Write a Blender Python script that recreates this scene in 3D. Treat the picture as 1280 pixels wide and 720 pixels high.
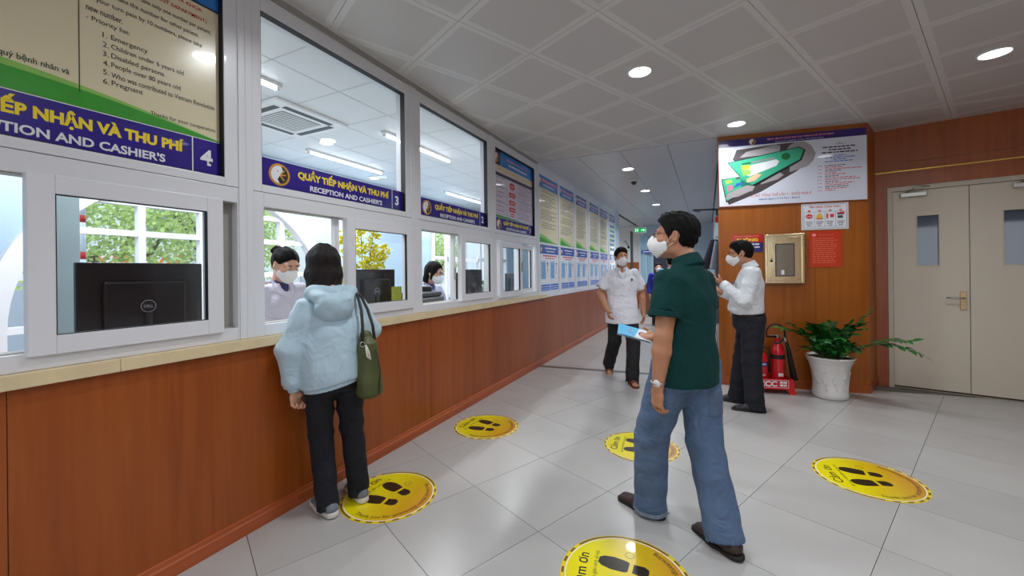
import bpy, bmesh, math, random
import numpy as np
from mathutils import Vector, Matrix

for o in list(bpy.data.objects):
    bpy.data.objects.remove(o, do_unlink=True)
SC = bpy.context.scene
COL = SC.collection
RNG = random.Random(7)

# ------------------------------------------------------------------ camera
# world: the counter wall is the plane x = 0, running along +Y; the hall lies at x > 0
CAM = (2.2564, 0.0, 1.40)
YAW, ROLL, FPX = 0.4531, 0.011, 502.95
cam_data = bpy.data.cameras.new('camera')
cam_data.sensor_fit = 'HORIZONTAL'
cam_data.sensor_width = 36.0
cam_data.lens = FPX / 1280 * 36.0
cam_data.shift_y = -20.2 / 1280
cam_data.clip_start = 0.05
cam_data.clip_end = 200
cam = bpy.data.objects.new('camera', cam_data)
COL.objects.link(cam)
_f = Vector((-math.sin(YAW), math.cos(YAW), 0))
_r = Vector((math.cos(YAW), math.sin(YAW), 0))
_u = Vector((0, 0, 1))
_r2 = _r * math.cos(ROLL) - _u * math.sin(ROLL)
_u2 = _u * math.cos(ROLL) + _r * math.sin(ROLL)
cam.matrix_world = Matrix(((_r2.x, _u2.x, -_f.x, CAM[0]), (_r2.y, _u2.y, -_f.y, CAM[1]),
                           (_r2.z, _u2.z, -_f.z, CAM[2]), (0, 0, 0, 1)))
SC.camera = cam

# ------------------------------------------------------------------ world and exposure
world = bpy.data.worlds.new('sky')
SC.world = world
world.use_nodes = True
_n = world.node_tree.nodes
_n['Background'].inputs['Color'].default_value = (0.86, 0.93, 1.0, 1)
_n['Background'].inputs['Strength'].default_value = 2.4
vs = SC.view_settings
vs.view_transform = 'Standard'
vs.look = 'None'
vs.exposure = 0.10
vs.gamma = 1.0
vs.use_curve_mapping = False
SC.cycles.use_denoising = True
SC.cycles.max_bounces = 8
SC.cycles.diffuse_bounces = 4
SC.cycles.glossy_bounces = 4
SC.cycles.transparent_max_bounces = 12
SC.cycles.sample_clamp_indirect = 6.0
SC.cycles.caustics_reflective = False
SC.cycles.caustics_refractive = False

CEIL = 3.02
LAMP_W = 11.5        # each ceiling downlight
TUBE_W = 30.0        # each fluorescent tube of the reception room

# ------------------------------------------------------------------ helpers: tags
def tag(o, label=None, cat=None, group=None, kind=None):
    if label: o['label'] = label
    if cat: o['category'] = cat
    if group: o['group'] = group
    if kind: o['kind'] = kind
    return o

def empty(name, loc=(0, 0, 0), rz=0.0, M=None):
    o = bpy.data.objects.new(name, None)
    o.empty_display_size = 0.1
    COL.objects.link(o)
    if M is not None:
        o.matrix_world = M
    else:
        o.location = loc
        o.rotation_euler = (0, 0, rz)
    return o

def thing(name, label, cat, loc=(0, 0, 0), rz=0.0, group=None, M=None):
    return tag(empty(name, loc, rz, M), label, cat, group)

def link_mesh(name, me, mats, parent=None, smooth=False):
    o = bpy.data.objects.new(name, me)
    COL.objects.link(o)
    if mats is not None:
        if not isinstance(mats, (list, tuple)): mats = [mats]
        if len(me.materials) == 0:
            for m in mats: me.materials.append(m)
    if parent is not None: o.parent = parent
    if smooth:
        me.polygons.foreach_set('use_smooth', [True] * len(me.polygons))
    return o

# ------------------------------------------------------------------ helpers: materials
def lin(c):
    return tuple(((v / 255) / 12.92 if v / 255 <= 0.04045 else ((v / 255 + 0.055) / 1.055) ** 2.4) for v in c)

MATS = {}
def mat(name, rgb, rough=0.5, metal=0.0, var=0.05, scale=8.0, bump=0.0, bscale=60.0, coat=0.0,
        spec=0.5, stretch=(1, 1, 1), emit=None, estr=0.0, sss=0.0, sheen=0.0, wrinkle=0.0, wscale=7.0):
    """procedural material: a base colour broken up by noise, with optional fine relief"""
    if name in MATS: return MATS[name]
    m = bpy.data.materials.new(name); m.use_nodes = True
    nt = m.node_tree; N = nt.nodes; L = nt.links
    b = N['Principled BSDF']
    c = lin(rgb)
    tc = N.new('ShaderNodeTexCoord'); mp = N.new('ShaderNodeMapping')
    mp.inputs['Scale'].default_value = stretch
    L.new(tc.outputs['Object'], mp.inputs['Vector'])
    no = N.new('ShaderNodeTexNoise'); no.inputs['Scale'].default_value = scale; no.inputs['Detail'].default_value = 4
    L.new(mp.outputs['Vector'], no.inputs['Vector'])
    mx = N.new('ShaderNodeMix'); mx.data_type = 'RGBA'
    mx.inputs[6].default_value = tuple(max(0, v * (1 - var)) for v in c) + (1,)
    mx.inputs[7].default_value = tuple(min(1, v * (1 + var)) for v in c) + (1,)
    L.new(no.outputs['Fac'], mx.inputs[0]); L.new(mx.outputs[2], b.inputs['Base Color'])
    b.inputs['Roughness'].default_value = rough
    b.inputs['Metallic'].default_value = metal
    b.inputs['Coat Weight'].default_value = coat
    b.inputs['Specular IOR Level'].default_value = spec
    if sss:
        b.inputs['Subsurface Weight'].default_value = sss
        b.inputs['Subsurface Radius'].default_value = (0.02, 0.008, 0.004)
        b.inputs['Subsurface Scale'].default_value = 0.5
    if sheen: b.inputs['Sheen Weight'].default_value = sheen
    if bump:
        n2 = N.new('ShaderNodeTexNoise'); n2.inputs['Scale'].default_value = bscale; n2.inputs['Detail'].default_value = 5
        L.new(mp.outputs['Vector'], n2.inputs['Vector'])
        bp = N.new('ShaderNodeBump'); bp.inputs['Strength'].default_value = bump; bp.inputs['Distance'].default_value = 0.01
        L.new(n2.outputs['Fac'], bp.inputs['Height']); L.new(bp.outputs['Normal'], b.inputs['Normal'])
    if wrinkle:
        n3 = N.new('ShaderNodeTexNoise'); n3.inputs['Scale'].default_value = wscale; n3.inputs['Detail'].default_value = 2.5; n3.inputs['Distortion'].default_value = 1.6
        L.new(tc.outputs['Object'], n3.inputs['Vector'])
        b2 = N.new('ShaderNodeBump'); b2.inputs['Strength'].default_value = wrinkle; b2.inputs['Distance'].default_value = 0.03
        L.new(n3.outputs['Fac'], b2.inputs['Height'])
        if bump: L.new(bp.outputs['Normal'], b2.inputs['Normal'])
        L.new(b2.outputs['Normal'], b.inputs['Normal'])
    if emit:
        b.inputs['Emission Color'].default_value = lin(emit) + (1,)
        b.inputs['Emission Strength'].default_value = estr
    MATS[name] = m
    return m

def wood_mat(name, dark, mid, light, rough=0.38, axis='Z', scale=1.0):
    if name in MATS: return MATS[name]
    m = bpy.data.materials.new(name); m.use_nodes = True
    nt = m.node_tree; N = nt.nodes; L = nt.links; b = N['Principled BSDF']
    tc = N.new('ShaderNodeTexCoord'); mp = N.new('ShaderNodeMapping')
    st = {'Z': (22, 22, 1.1), 'Y': (22, 1.1, 22), 'X': (1.1, 22, 22)}[axis]
    mp.inputs['Scale'].default_value = tuple(v * scale for v in st)
    L.new(tc.outputs['Object'], mp.inputs['Vector'])
    a = N.new('ShaderNodeTexNoise'); a.inputs['Scale'].default_value = 1.0; a.inputs['Detail'].default_value = 6; a.inputs['Distortion'].default_value = 0.7
    L.new(mp.outputs['Vector'], a.inputs['Vector'])
    mp2 = N.new('ShaderNodeMapping'); mp2.inputs['Scale'].default_value = tuple(v * 0.09 * scale for v in st)
    L.new(tc.outputs['Object'], mp2.inputs['Vector'])
    a2 = N.new('ShaderNodeTexNoise'); a2.inputs['Scale'].default_value = 1.0; a2.inputs['Detail'].default_value = 2
    L.new(mp2.outputs['Vector'], a2.inputs['Vector'])
    ad = N.new('ShaderNodeMath'); ad.operation = 'MULTIPLY_ADD'; ad.inputs[1].default_value = 0.55
    L.new(a.outputs['Fac'], ad.inputs[0])
    ml = N.new('ShaderNodeMath'); ml.operation = 'MULTIPLY'; ml.inputs[1].default_value = 0.45
    L.new(a2.outputs['Fac'], ml.inputs[0]); L.new(ml.outputs[0], ad.inputs[2])
    cr = N.new('ShaderNodeValToRGB')
    cr.color_ramp.elements[0].position = 0.30; cr.color_ramp.elements[0].color = lin(dark) + (1,)
    cr.color_ramp.elements[1].position = 0.72; cr.color_ramp.elements[1].color = lin(light) + (1,)
    e = cr.color_ramp.elements.new(0.5); e.color = lin(mid) + (1,)
    L.new(ad.outputs[0], cr.inputs['Fac']); L.new(cr.outputs['Color'], b.inputs['Base Color'])
    b.inputs['Roughness'].default_value = rough
    b.inputs['Coat Weight'].default_value = 0.15; b.inputs['Coat Roughness'].default_value = 0.25
    MATS[name] = m
    return m

def glass_mat(name, tint=(1, 1, 1), refl=1.0, rough=0.0):
    """a thin architectural pane: what lies behind it, plus a fresnel reflection"""
    if name in MATS: return MATS[name]
    m = bpy.data.materials.new(name); m.use_nodes = True
    nt = m.node_tree; N = nt.nodes; L = nt.links
    N.remove(N['Principled BSDF'])
    tr = N.new('ShaderNodeBsdfTransparent'); tr.inputs['Color'].default_value = tuple(tint) + (1,)
    gl = N.new('ShaderNodeBsdfGlossy'); gl.inputs['Roughness'].default_value = rough
    lw = N.new('ShaderNodeLayerWeight'); lw.inputs['Blend'].default_value = 0.5      # Schlick reflectance, same from both sides
    pw = N.new('ShaderNodeMath'); pw.operation = 'POWER'; pw.inputs[1].default_value = 5.0
    L.new(lw.outputs['Facing'], pw.inputs[0])
    mu = N.new('ShaderNodeMath'); mu.operation = 'MULTIPLY_ADD'; mu.inputs[1].default_value = 0.96 * refl; mu.inputs[2].default_value = 0.025 * refl
    L.new(pw.outputs[0], mu.inputs[0]); mu.use_clamp = True
    mx = N.new('ShaderNodeMixShader')
    L.new(mu.outputs[0], mx.inputs['Fac']); L.new(tr.outputs[0], mx.inputs[1]); L.new(gl.outputs[0], mx.inputs[2])
    L.new(mx.outputs[0], N['Material Output'].inputs['Surface'])
    MATS[name] = m
    return m

# ------------------------------------------------------------------ helpers: meshes
def bm_mesh(bm, name):
    me = bpy.data.meshes.new(name)
    bmesh.ops.recalc_face_normals(bm, faces=bm.faces[:])
    bm.to_mesh(me); bm.free()
    return me

def bm_box(bm, lo, hi, M=None):
    v = [bm.verts.new((x, y, z)) for x in (lo[0], hi[0]) for y in (lo[1], hi[1]) for z in (lo[2], hi[2])]
    for f in ((0, 1, 3, 2), (4, 6, 7, 5), (0, 4, 5, 1), (2, 3, 7, 6), (0, 2, 6, 4), (1, 5, 7, 3)):
        bm.faces.new([v[i] for i in f])
    if M is not None:
        for w in v: w.co = M @ w.co
    return v

def box(name, lo, hi, m, parent=None, bevel=0.0, seg=2):
    bm = bmesh.new(); bm_box(bm, lo, hi)
    if bevel:
        bmesh.ops.bevel(bm, geom=bm.edges[:], offset=bevel, segments=seg, affect='EDGES', profile=0.6)
    return link_mesh(name, bm_mesh(bm, name), m, parent, smooth=False)

def boxes(name, lst, m, parent=None):
    bm = bmesh.new()
    for lo, hi in lst: bm_box(bm, lo, hi)
    return link_mesh(name, bm_mesh(bm, name), m, parent)

def tube_bm(bm, pts, r, seg=10, caps=True, closed=False):
    pts = [Vector(p) for p in pts]; n = len(pts)
    rr = r if isinstance(r, (list, tuple)) else [r] * n
    rings = []; prev = None
    for i, p in enumerate(pts):
        if closed: t = pts[(i + 1) % n] - pts[i - 1]
        else: t = pts[min(i + 1, n - 1)] - pts[max(i - 1, 0)]
        t.normalize()
        if prev is None:
            a = Vector((0, 0, 1)) if abs(t.z) < 0.9 else Vector((1, 0, 0))
            e = t.cross(a).normalized()
        else:
            e = (prev - t * prev.dot(t)).normalized()
        prev = e; g = t.cross(e)
        rings.append([bm.verts.new(p + (e * math.cos(2 * math.pi * k / seg) + g * math.sin(2 * math.pi * k / seg)) * rr[i]) for k in range(seg)])
    for i in range(n if closed else n - 1):
        A, B = rings[i], rings[(i + 1) % n]
        for k in range(seg):
            bm.faces.new((A[k], A[(k + 1) % seg], B[(k + 1) % seg], B[k]))
    if caps and not closed:
        bm.faces.new(rings[0][::-1]); bm.faces.new(rings[-1])

def tube(name, pts, r, m, parent=None, seg=10, closed=False):
    bm = bmesh.new(); tube_bm(bm, pts, r, seg, True, closed)
    return link_mesh(name, bm_mesh(bm, name), m, parent, smooth=True)

def lathe(name, prof, m, parent=None, seg=32, loc=(0, 0, 0), smooth=True, M=None):
    bm = bmesh.new(); rings = []
    for (r, z) in prof:
        if r < 1e-5: rings.append([bm.verts.new((loc[0], loc[1], loc[2] + z))])
        else: rings.append([bm.verts.new((loc[0] + r * math.cos(2 * math.pi * k / seg), loc[1] + r * math.sin(2 * math.pi * k / seg), loc[2] + z)) for k in range(seg)])
    for A, B in zip(rings[:-1], rings[1:]):
        for k in range(seg):
            k2 = (k + 1) % seg
            if len(A) == 1 and len(B) == 1: continue
            if len(A) == 1: bm.faces.new((A[0], B[k], B[k2]))
            elif len(B) == 1: bm.faces.new((A[k], A[k2], B[0]))
            else: bm.faces.new((A[k], A[k2], B[k2], B[k]))
    if M is not None:
        for v in bm.verts: v.co = M @ v.co
    o = link_mesh(name, bm_mesh(bm, name), m, parent, smooth=smooth)
    return o

def prism_bm(bm, poly, z0, z1):
    lo = [bm.verts.new((p[0], p[1], z0)) for p in poly]
    hi = [bm.verts.new((p[0], p[1], z1)) for p in poly]
    n = len(poly)
    bm.faces.new(hi); bm.faces.new(lo[::-1])
    for i in range(n):
        bm.faces.new((lo[i], lo[(i + 1) % n], hi[(i + 1) % n], hi[i]))

def flat(name, polys, z0, z1, m, parent=None):
    """thin plates lying in the local XY plane, from z0 to z1"""
    bm = bmesh.new()
    for p in polys: prism_bm(bm, p, z0, z1)
    o = link_mesh(name, bm_mesh(bm, name), m, parent)
    if len(polys) > 2 and ('text' in name or 'print' in name): o['kind'] = 'stuff'      # strokes too small to pick apart
    return o

def rect(x0, y0, x1, y1): return [(x0, y0), (x1, y0), (x1, y1), (x0, y1)]
def ell2(cx, cy, rx, ry, n=28, a0=0.0): return [(cx + rx * math.cos(a0 + 2 * math.pi * k / n), cy + ry * math.sin(a0 + 2 * math.pi * k / n)) for k in range(n)]
def ring_polys(cx, cy, r0, r1, n=40, a0=0.0, a1=2 * math.pi):
    out = []
    for k in range(n):
        a, b = a0 + (a1 - a0) * k / n, a0 + (a1 - a0) * (k + 1) / n
        out.append([(cx + r0 * math.cos(a), cy + r0 * math.sin(a)), (cx + r1 * math.cos(a), cy + r1 * math.sin(a)),
                    (cx + r1 * math.cos(b), cy + r1 * math.sin(b)), (cx + r0 * math.cos(b), cy + r0 * math.sin(b))])
    return out

def text_mesh(body, bold=0.0, extrude=0.0):
    cu = bpy.data.curves.new('lettering', 'FONT')
    cu.body = body; cu.size = 1.0; cu.offset = bold; cu.extrude = extrude
    cu.resolution_u = 3; cu.align_x = 'LEFT'
    o = bpy.data.objects.new('lettering', cu); COL.objects.link(o)
    dg = bpy.context.evaluated_depsgraph_get(); dg.update()
    me = bpy.data.meshes.new_from_object(o.evaluated_get(dg))
    bpy.data.objects.remove(o, do_unlink=True); bpy.data.curves.remove(cu)
    co = np.empty(len(me.vertices) * 3); me.vertices.foreach_get('co', co)
    return me, co.reshape(-1, 3)

def text(name, body, x0, y0, w, h, z, m, parent, bold=0.0, shear=0.0, slant=0.0, bend=None):
    """flat lettering fitted into the box (x0,y0,w,h); w or h may be None. bend=(cx,cy,r,a_mid,sgn): on a circle"""
    me, co = text_mesh(body, bold)
    if len(co) == 0: return None
    mn, mxx = co.min(0), co.max(0); s = mxx - mn
    sx = (w / s[0]) if w else None; sy = (h / s[1]) if h else None
    if sx is None: sx = sy
    if sy is None: sy = sx
    x = (co[:, 0] - mn[0]) * sx; y = (co[:, 1] - mn[1]) * sy
    x = x + slant * y
    if bend:
        cx, cy, r, am, sg = bend
        W = s[0] * sx
        if sg > 0: a = am - (x - W / 2) / r; rr = r + y
        else: a = am + (x - W / 2) / r; rr = r - y
        X = cx + rr * np.cos(a); Y = cy + rr * np.sin(a)
    else:
        X = x0 + x; Y = y0 + y + shear * x
    out = np.stack([X, Y, np.full_like(X, z)], 1).astype(np.float32)
    me.vertices.foreach_set('co', out.ravel()); me.update()
    me.materials.clear()
    return link_mesh(name, me, m, parent)

def word_bars(x0, x1, y, h, rng, lo=0.012, hi=0.05, gap=0.008):
    """print too small to read: a line of word-length strokes"""
    out = []; x = x0
    while x < x1 - lo * 0.5:
        w = min(rng.uniform(lo, hi), x1 - x)
        out.append(rect(x, y, x + w, y + h)); x += w + gap
    return out

def clip_poly(poly, nx, ny, c):
    """keep nx*x + ny*y <= c"""
    out = []
    for i in range(len(poly)):
        a, b = poly[i], poly[(i + 1) % len(poly)]
        da, db = nx * a[0] + ny * a[1] - c, nx * b[0] + ny * b[1] - c
        if da <= 0: out.append(a)
        if (da < 0 < db) or (db < 0 < da):
            t = da / (da - db); out.append((a[0] + (b[0] - a[0]) * t, a[1] + (b[1] - a[1]) * t))
    return out

def poly_area(p):
    return 0.5 * sum(p[i][0] * p[(i + 1) % len(p)][1] - p[(i + 1) % len(p)][0] * p[i][1] for i in range(len(p)))

def copy_tree(o, parent=None):
    c = o.copy(); COL.objects.link(c); c.parent = parent
    for ch in list(o.children):
        copy_tree(ch, c)
    return c

def frame_M(O, U, V):
    U = Vector(U).normalized(); V = Vector(V).normalized(); W = U.cross(V)
    return Matrix(((U.x, V.x, W.x, O[0]), (U.y, V.y, W.y, O[1]), (U.z, V.z, W.z, O[2]), (0, 0, 0, 1)))
# ------------------------------------------------------------------ shared materials
M_WHITE = mat('white_aluminium', (226, 227, 232), rough=0.32, var=0.02, scale=3, coat=0.2)
M_WHITE2 = mat('white_sash', (230, 231, 236), rough=0.3, var=0.02, scale=3, coat=0.2)
M_TRACK = mat('grey_track', (160, 158, 152), rough=0.5)
M_SEAL = mat('black_seal', (22, 22, 26), rough=0.6)
M_WOOD = wood_mat('panel_wood', (130, 58, 12), (154, 74, 18), (168, 88, 26))
M_WOODC = wood_mat('column_wood', (136, 68, 8), (160, 86, 14), (174, 100, 22))
M_SKIRT = wood_mat('skirting_wood', (146, 64, 26), (172, 84, 40), (188, 102, 54), axis='Y')
M_SKIRTX = wood_mat('skirting_wood_x', (140, 64, 24), (162, 80, 34), (176, 96, 46), axis='X')
M_MARBLE = mat('cream_marble', (226, 206, 166), rough=0.3, var=0.16, scale=9, bump=0.02)
M_BLUEW = mat('pale_blue_paint', (172, 196, 216), rough=0.7, var=0.02)
M_GREYW = mat('grey_blue_paint', (190, 204, 218), rough=0.6, var=0.03)
M_WHITEW = mat('white_paint', (226, 224, 222), rough=0.7, var=0.02)
M_GLASS = glass_mat('window_glass', (0.97, 0.985, 0.99), 1.0)
M_GLASSB = glass_mat('outer_glass', (0.93, 0.975, 0.985), 0.6)
M_STRIP = mat('joint_strip', (92, 84, 82), rough=0.5)
M_GROUT = mat('grout', (112, 106, 104), rough=0.8)

def floor_tile_mat():
    m = bpy.data.materials.new('polished_tile'); m.use_nodes = True
    nt = m.node_tree; N = nt.nodes; L = nt.links; b = N['Principled BSDF']
    tc = N.new('ShaderNodeTexCoord')
    no = N.new('ShaderNodeTexNoise'); no.inputs['Scale'].default_value = 3.0; no.inputs['Detail'].default_value = 6
    L.new(tc.outputs['Object'], no.inputs['Vector'])
    oi = N.new('ShaderNodeObjectInfo')
    ad = N.new('ShaderNodeMath'); ad.operation = 'MULTIPLY_ADD'; ad.inputs[1].default_value = 0.35
    L.new(oi.outputs['Random'], ad.inputs[0])
    sc = N.new('ShaderNodeMath'); sc.operation = 'MULTIPLY'; sc.inputs[1].default_value = 0.65
    L.new(no.outputs['Fac'], sc.inputs[0]); L.new(sc.outputs[0], ad.inputs[2])
    cr = N.new('ShaderNodeValToRGB')
    cr.color_ramp.elements[0].position = 0.2; cr.color_ramp.elements[0].color = lin((173, 171, 169)) + (1,)
    cr.color_ramp.elements[1].position = 0.8; cr.color_ramp.elements[1].color = lin((185, 183, 181)) + (1,)
    L.new(ad.outputs[0], cr.inputs['Fac']); L.new(cr.outputs['Color'], b.inputs['Base Color'])
    b.inputs['Roughness'].default_value = 0.27
    b.inputs['Specular IOR Level'].default_value = 0.5
    return m
M_TILE = floor_tile_mat()

def perforated_mat():
    m = bpy.data.materials.new('perforated_metal'); m.use_nodes = True
    nt = m.node_tree; N = nt.nodes; L = nt.links; b = N['Principled BSDF']
    tc = N.new('ShaderNodeTexCoord')
    vo = N.new('ShaderNodeTexVoronoi'); vo.inputs['Scale'].default_value = 220; vo.inputs['Randomness'].default_value = 0.0
    L.new(tc.outputs['Object'], vo.inputs['Vector'])
    cr = N.new('ShaderNodeValToRGB')
    cr.color_ramp.elements[0].position = 0.22; cr.color_ramp.elements[0].color = lin((176, 173, 172)) + (1,)
    cr.color_ramp.elements[1].position = 0.30; cr.color_ramp.elements[1].color = lin((200, 197, 196)) + (1,)
    L.new(vo.outputs['Distance'], cr.inputs['Fac']); L.new(cr.outputs['Color'], b.inputs['Base Color'])
    b.inputs['Roughness'].default_value = 0.45
    return m
M_PERF = perforated_mat()
M_CEIL = mat('ceiling_metal', (214, 212, 211), rough=0.4, var=0.015)
M_CEILC = mat('corridor_ceiling_metal', (196, 196, 200), rough=0.34, var=0.02)
M_CEILR = mat('reception_ceiling', (226, 228, 230), rough=0.5, var=0.01)

def struct(o): o['kind'] = 'structure'; return o

# ------------------------------------------------------------------ floor
FA = 1.1459; FP = 0.6052; FU0, FV0 = 2.412, 0.1364
floor = struct(box('floor', (-3.6, -6.2, -0.2), (9.0, 17.0, -0.007), M_GROUT))
c_, s_ = math.cos(FA), math.sin(FA)
def grid_cells(a, p, u0, v0, x0, x1, y0, y1):
    c, s = math.cos(a), math.sin(a); n = int(18 / p)
    for i in range(-n, n):
        for j in range(-n, n):
            u, v = u0 + (i + .5) * p, v0 + (j + .5) * p
            x, y = c * u - s * v, s * u + c * v
            if x0 - p < x < x1 + p and y0 - p < y < y1 + p:
                yield x, y
def cell_poly(x, y, a, p, gap):
    h = p / 2 - gap; c, s = math.cos(a), math.sin(a)
    return [(x + c * du - s * dv, y + s * du + c * dv) for du, dv in ((-h, -h), (h, -h), (h, h), (-h, h))]

def inset_poly(poly, d):
    """convex polygon shrunk by d on every side"""
    q = list(poly); n = len(poly)
    for i in range(n):
        a, b = poly[i], poly[(i + 1) % n]; ex, ey = b[0] - a[0], b[1] - a[1]; L_ = math.hypot(ex, ey)
        if L_ < 1e-6: continue
        nx, ny = ey / L_, -ex / L_
        if len(q) >= 3: q = clip_poly(q, nx, ny, nx * a[0] + ny * a[1] - d)
    return q
def tile_mesh(poly, cx, cy, z0, z1, bev, mats, inset=None, down=False):
    bm = bmesh.new()
    pl = [(px - cx, py - cy) for px, py in poly]
    prism_bm(bm, pl, z0, z1)
    if inset:
        q = inset_poly(pl, inset)
        if len(q) >= 3 and poly_area(q) > .002:
            k = len(bm.faces); prism_bm(bm, q, z0 - .0008, z0)
            bm.faces.ensure_lookup_table()
            for f in bm.faces[k:]: f.material_index = 1
    me = bm_mesh(bm, 'tile')
    for m in mats: me.materials.append(m)
    return me

def tile_field(name, cells, a, p, gap, clips, z0, z1, mats, parent, inset=None, down=False, cap=290, keyfn=None):
    full_me = None; out = []
    for (x, y) in cells:
        poly = cell_poly(x, y, a, p, gap); A0 = poly_area(poly); q = poly
        for (nx, ny, cc) in clips:
            if len(q) >= 3: q = clip_poly(q, nx, ny, cc)
        if len(q) < 3 or poly_area(q) < 0.00002: continue
        out.append((x, y, q, poly_area(q) > A0 * 0.999))
    out.sort(key=lambda t: keyfn(t[0], t[1]) if keyfn else 0)
    rest = out[cap:]
    for (x, y, q, full) in out[:cap]:
        if full:
            if full_me is None:
                full_me = tile_mesh(cell_poly(0, 0, a, p, gap), 0, 0, z0, z1, 0, mats, inset, down)
            o = bpy.data.objects.new(name, full_me)
        else:
            o = bpy.data.objects.new(name, tile_mesh(q, x, y, z0, z1, 0, mats, inset, down))
        COL.objects.link(o); o.location = (x, y, 0); o.parent = parent
    if rest:
        bm = bmesh.new()
        for (x, y, q, full) in rest: prism_bm(bm, q, z0, z1)
        o = link_mesh(name + '_field', bm_mesh(bm, name), mats[0], parent); o['kind'] = 'stuff'

_cd = lambda x, y: (x - CAM[0]) ** 2 + (y - CAM[1]) ** 2 + (0 if (-_f.x * (CAM[0] - x) + _f.y * (y - CAM[1])) > -0.5 else 60)
def in_view(x, y):
    dx, dy = x - CAM[0], y - CAM[1]
    return dx * _f.x + dy * _f.y
_key = lambda x, y: (0 if in_view(x, y) > 0.2 else 100) + math.hypot(x - CAM[0], y - CAM[1])
# joint strip line: from the counter wall towards the column
JS0, JS1 = (0.0, 5.53), (2.38, 5.80)
_jn = Vector((-(JS1[1] - JS0[1]), JS1[0] - JS0[0])).normalized(); _jc = _jn.x * JS0[0] + _jn.y * JS0[1]
tile_field('tile', grid_cells(FA, FP, FU0, FV0, 0, 7.2, -4.4, 6.4), FA, FP, 0.0015,
           [(-1, 0, -0.0), (_jn.x, _jn.y, _jc - 0.045), (1, 0, 7.2), (0, -1, 4.4)], -0.007, 0.0, [M_TILE], floor, keyfn=_key)
_cor = [(0.3 + i * 0.6, 5.9 + j * 0.6) for i in range(4) for j in range(-1, 18)]
tile_field('corridor_tile', _cor, 0.0, 0.6, 0.0012, [(-_jn.x, -_jn.y, -_jc - 0.045), (1, 0, 2.42)], -0.007, 0.0, [M_TILE], floor)
flat('joint_strip', [[(JS0[0] + _jn.x * d, JS0[1] + _jn.y * d) for d in (-.042, .042)][::-1] +
                     [(JS1[0] + _jn.x * d, JS1[1] + _jn.y * d) for d in (-.042, .042)]], -0.007, 0.002, M_STRIP, floor)
box('reception_floor', (-3.5, -3.0, -0.007), (-0.16, 11.5, 0.0), mat('reception_floor', (196, 192, 188), rough=0.25), floor)

# ------------------------------------------------------------------ ceilings
CA = 1.1394; KC = (CEIL - 1.4) / 1.5577; CP = 0.6 * KC
_uc, _vc = math.cos(CA) * CAM[0], -math.sin(CA) * CAM[0]
CU0, CV0 = _uc + KC * (0.4797 - _uc), _vc + KC * (0.0776 - _vc)
ceiling = struct(box('ceiling', (-0.1, -6.2, CEIL + 0.012), (9.0, 17.0, CEIL + 0.15), mat('ceiling_void', (70, 70, 72), rough=0.9)))
YJ = 5.545
def ceil_cells():
    for x, y in grid_cells(CA, CP, CU0, CV0, 0, 7.2, -4.4, 6.6): yield x, y
# hall panels in front of the joint, and those right of the column's left end that run on behind it
tile_field('ceiling_panel', ceil_cells(), CA, CP, 0.0016, [(-1, 0, 0.0), (1, 0, 7.2), (0, -1, 4.4), (0, 1, YJ - 0.008)],
           CEIL, CEIL + 0.012, [M_CEIL, M_PERF], ceiling, inset=0.042, down=True, keyfn=_key)
tile_field('ceiling_panel', ceil_cells(), CA, CP, 0.0016, [(-1, 0, -2.42), (1, 0, 7.2), (0, -1, -(YJ - 0.005)), (0, 1, 6.6)],
           CEIL, CEIL + 0.012, [M_CEIL, M_PERF], ceiling, inset=0.042, down=True, keyfn=_key)
_cc = [(0.3 + i * 0.6, YJ + 0.3 + j * 0.6) for i in range(4) for j in range(0, 18)]
tile_field('corridor_ceiling_panel', _cc, 0.0, 0.6, 0.003, [(1, 0, 2.42)], CEIL - 0.004, CEIL + 0.012, [M_CEILC], ceiling, down=True)
box('reception_ceiling', (-3.5, -3.0, 2.985), (-0.1, 11.5, 3.1), M_CEILR, ceiling)
# faint panel joints of the reception ceiling
boxes('reception_ceiling_joint', [((-3.5, y - 0.006, 2.983), (-0.1, y + 0.006, 2.9855)) for y in [0.1 + .6 * k for k in range(19)]] +
      [((x - 0.006, -3.0, 2.983), (x + 0.006, 11.5, 2.9855)) for x in (-0.62, -1.24, -1.86, -2.48, -3.1)],
      mat('ceiling_joint', (206, 208, 210), rough=0.6), ceiling)

# ------------------------------------------------------------------ counter wall (left)
WALL_END = 11.53
wall_left = struct(box('wall_left', (-0.14, -3.0, 0.0), (-0.012, WALL_END, 0.985), M_WHITE))
px_ = [-3.0, -1.92, -0.72, 0.50, 1.72, 2.94, 4.16, 5.38, 6.60, 7.82, 9.04, 10.26, WALL_END]
for a, b in zip(px_[:-1], px_[1:]):
    box('wood_panel', (-0.012, a + 0.0012, 0.085), (0.0, b - 0.0012, 0.998), M_WOOD, wall_left, bevel=0.0012, seg=1)
base = struct(empty('baseboard_left'))
for a, b in zip((-3.0, -0.6, 1.8, 4.2, 6.6, 9.0), (-0.6, 1.8, 4.2, 6.6, 9.0, WALL_END)):
    bm = bmesh.new()
    prof = [(-0.012, 0.0), (0.015, 0.0), (0.015, 0.062), (0.010, 0.070), (0.008, 0.088), (0.0, 0.092), (-0.012, 0.092)]
    A = [bm.verts.new((x, a + .0005, z)) for x, z in prof]; B = [bm.verts.new((x, b - .0005, z)) for x, z in prof]
    bm.faces.new(A); bm.faces.new(B[::-1])
    for i in range(len(prof)): bm.faces.new((A[i], B[i], B[(i + 1) % len(prof)], A[(i + 1) % len(prof)]))
    link_mesh('skirting_length', bm_mesh(bm, 'skirting'), M_SKIRT, base)
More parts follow.
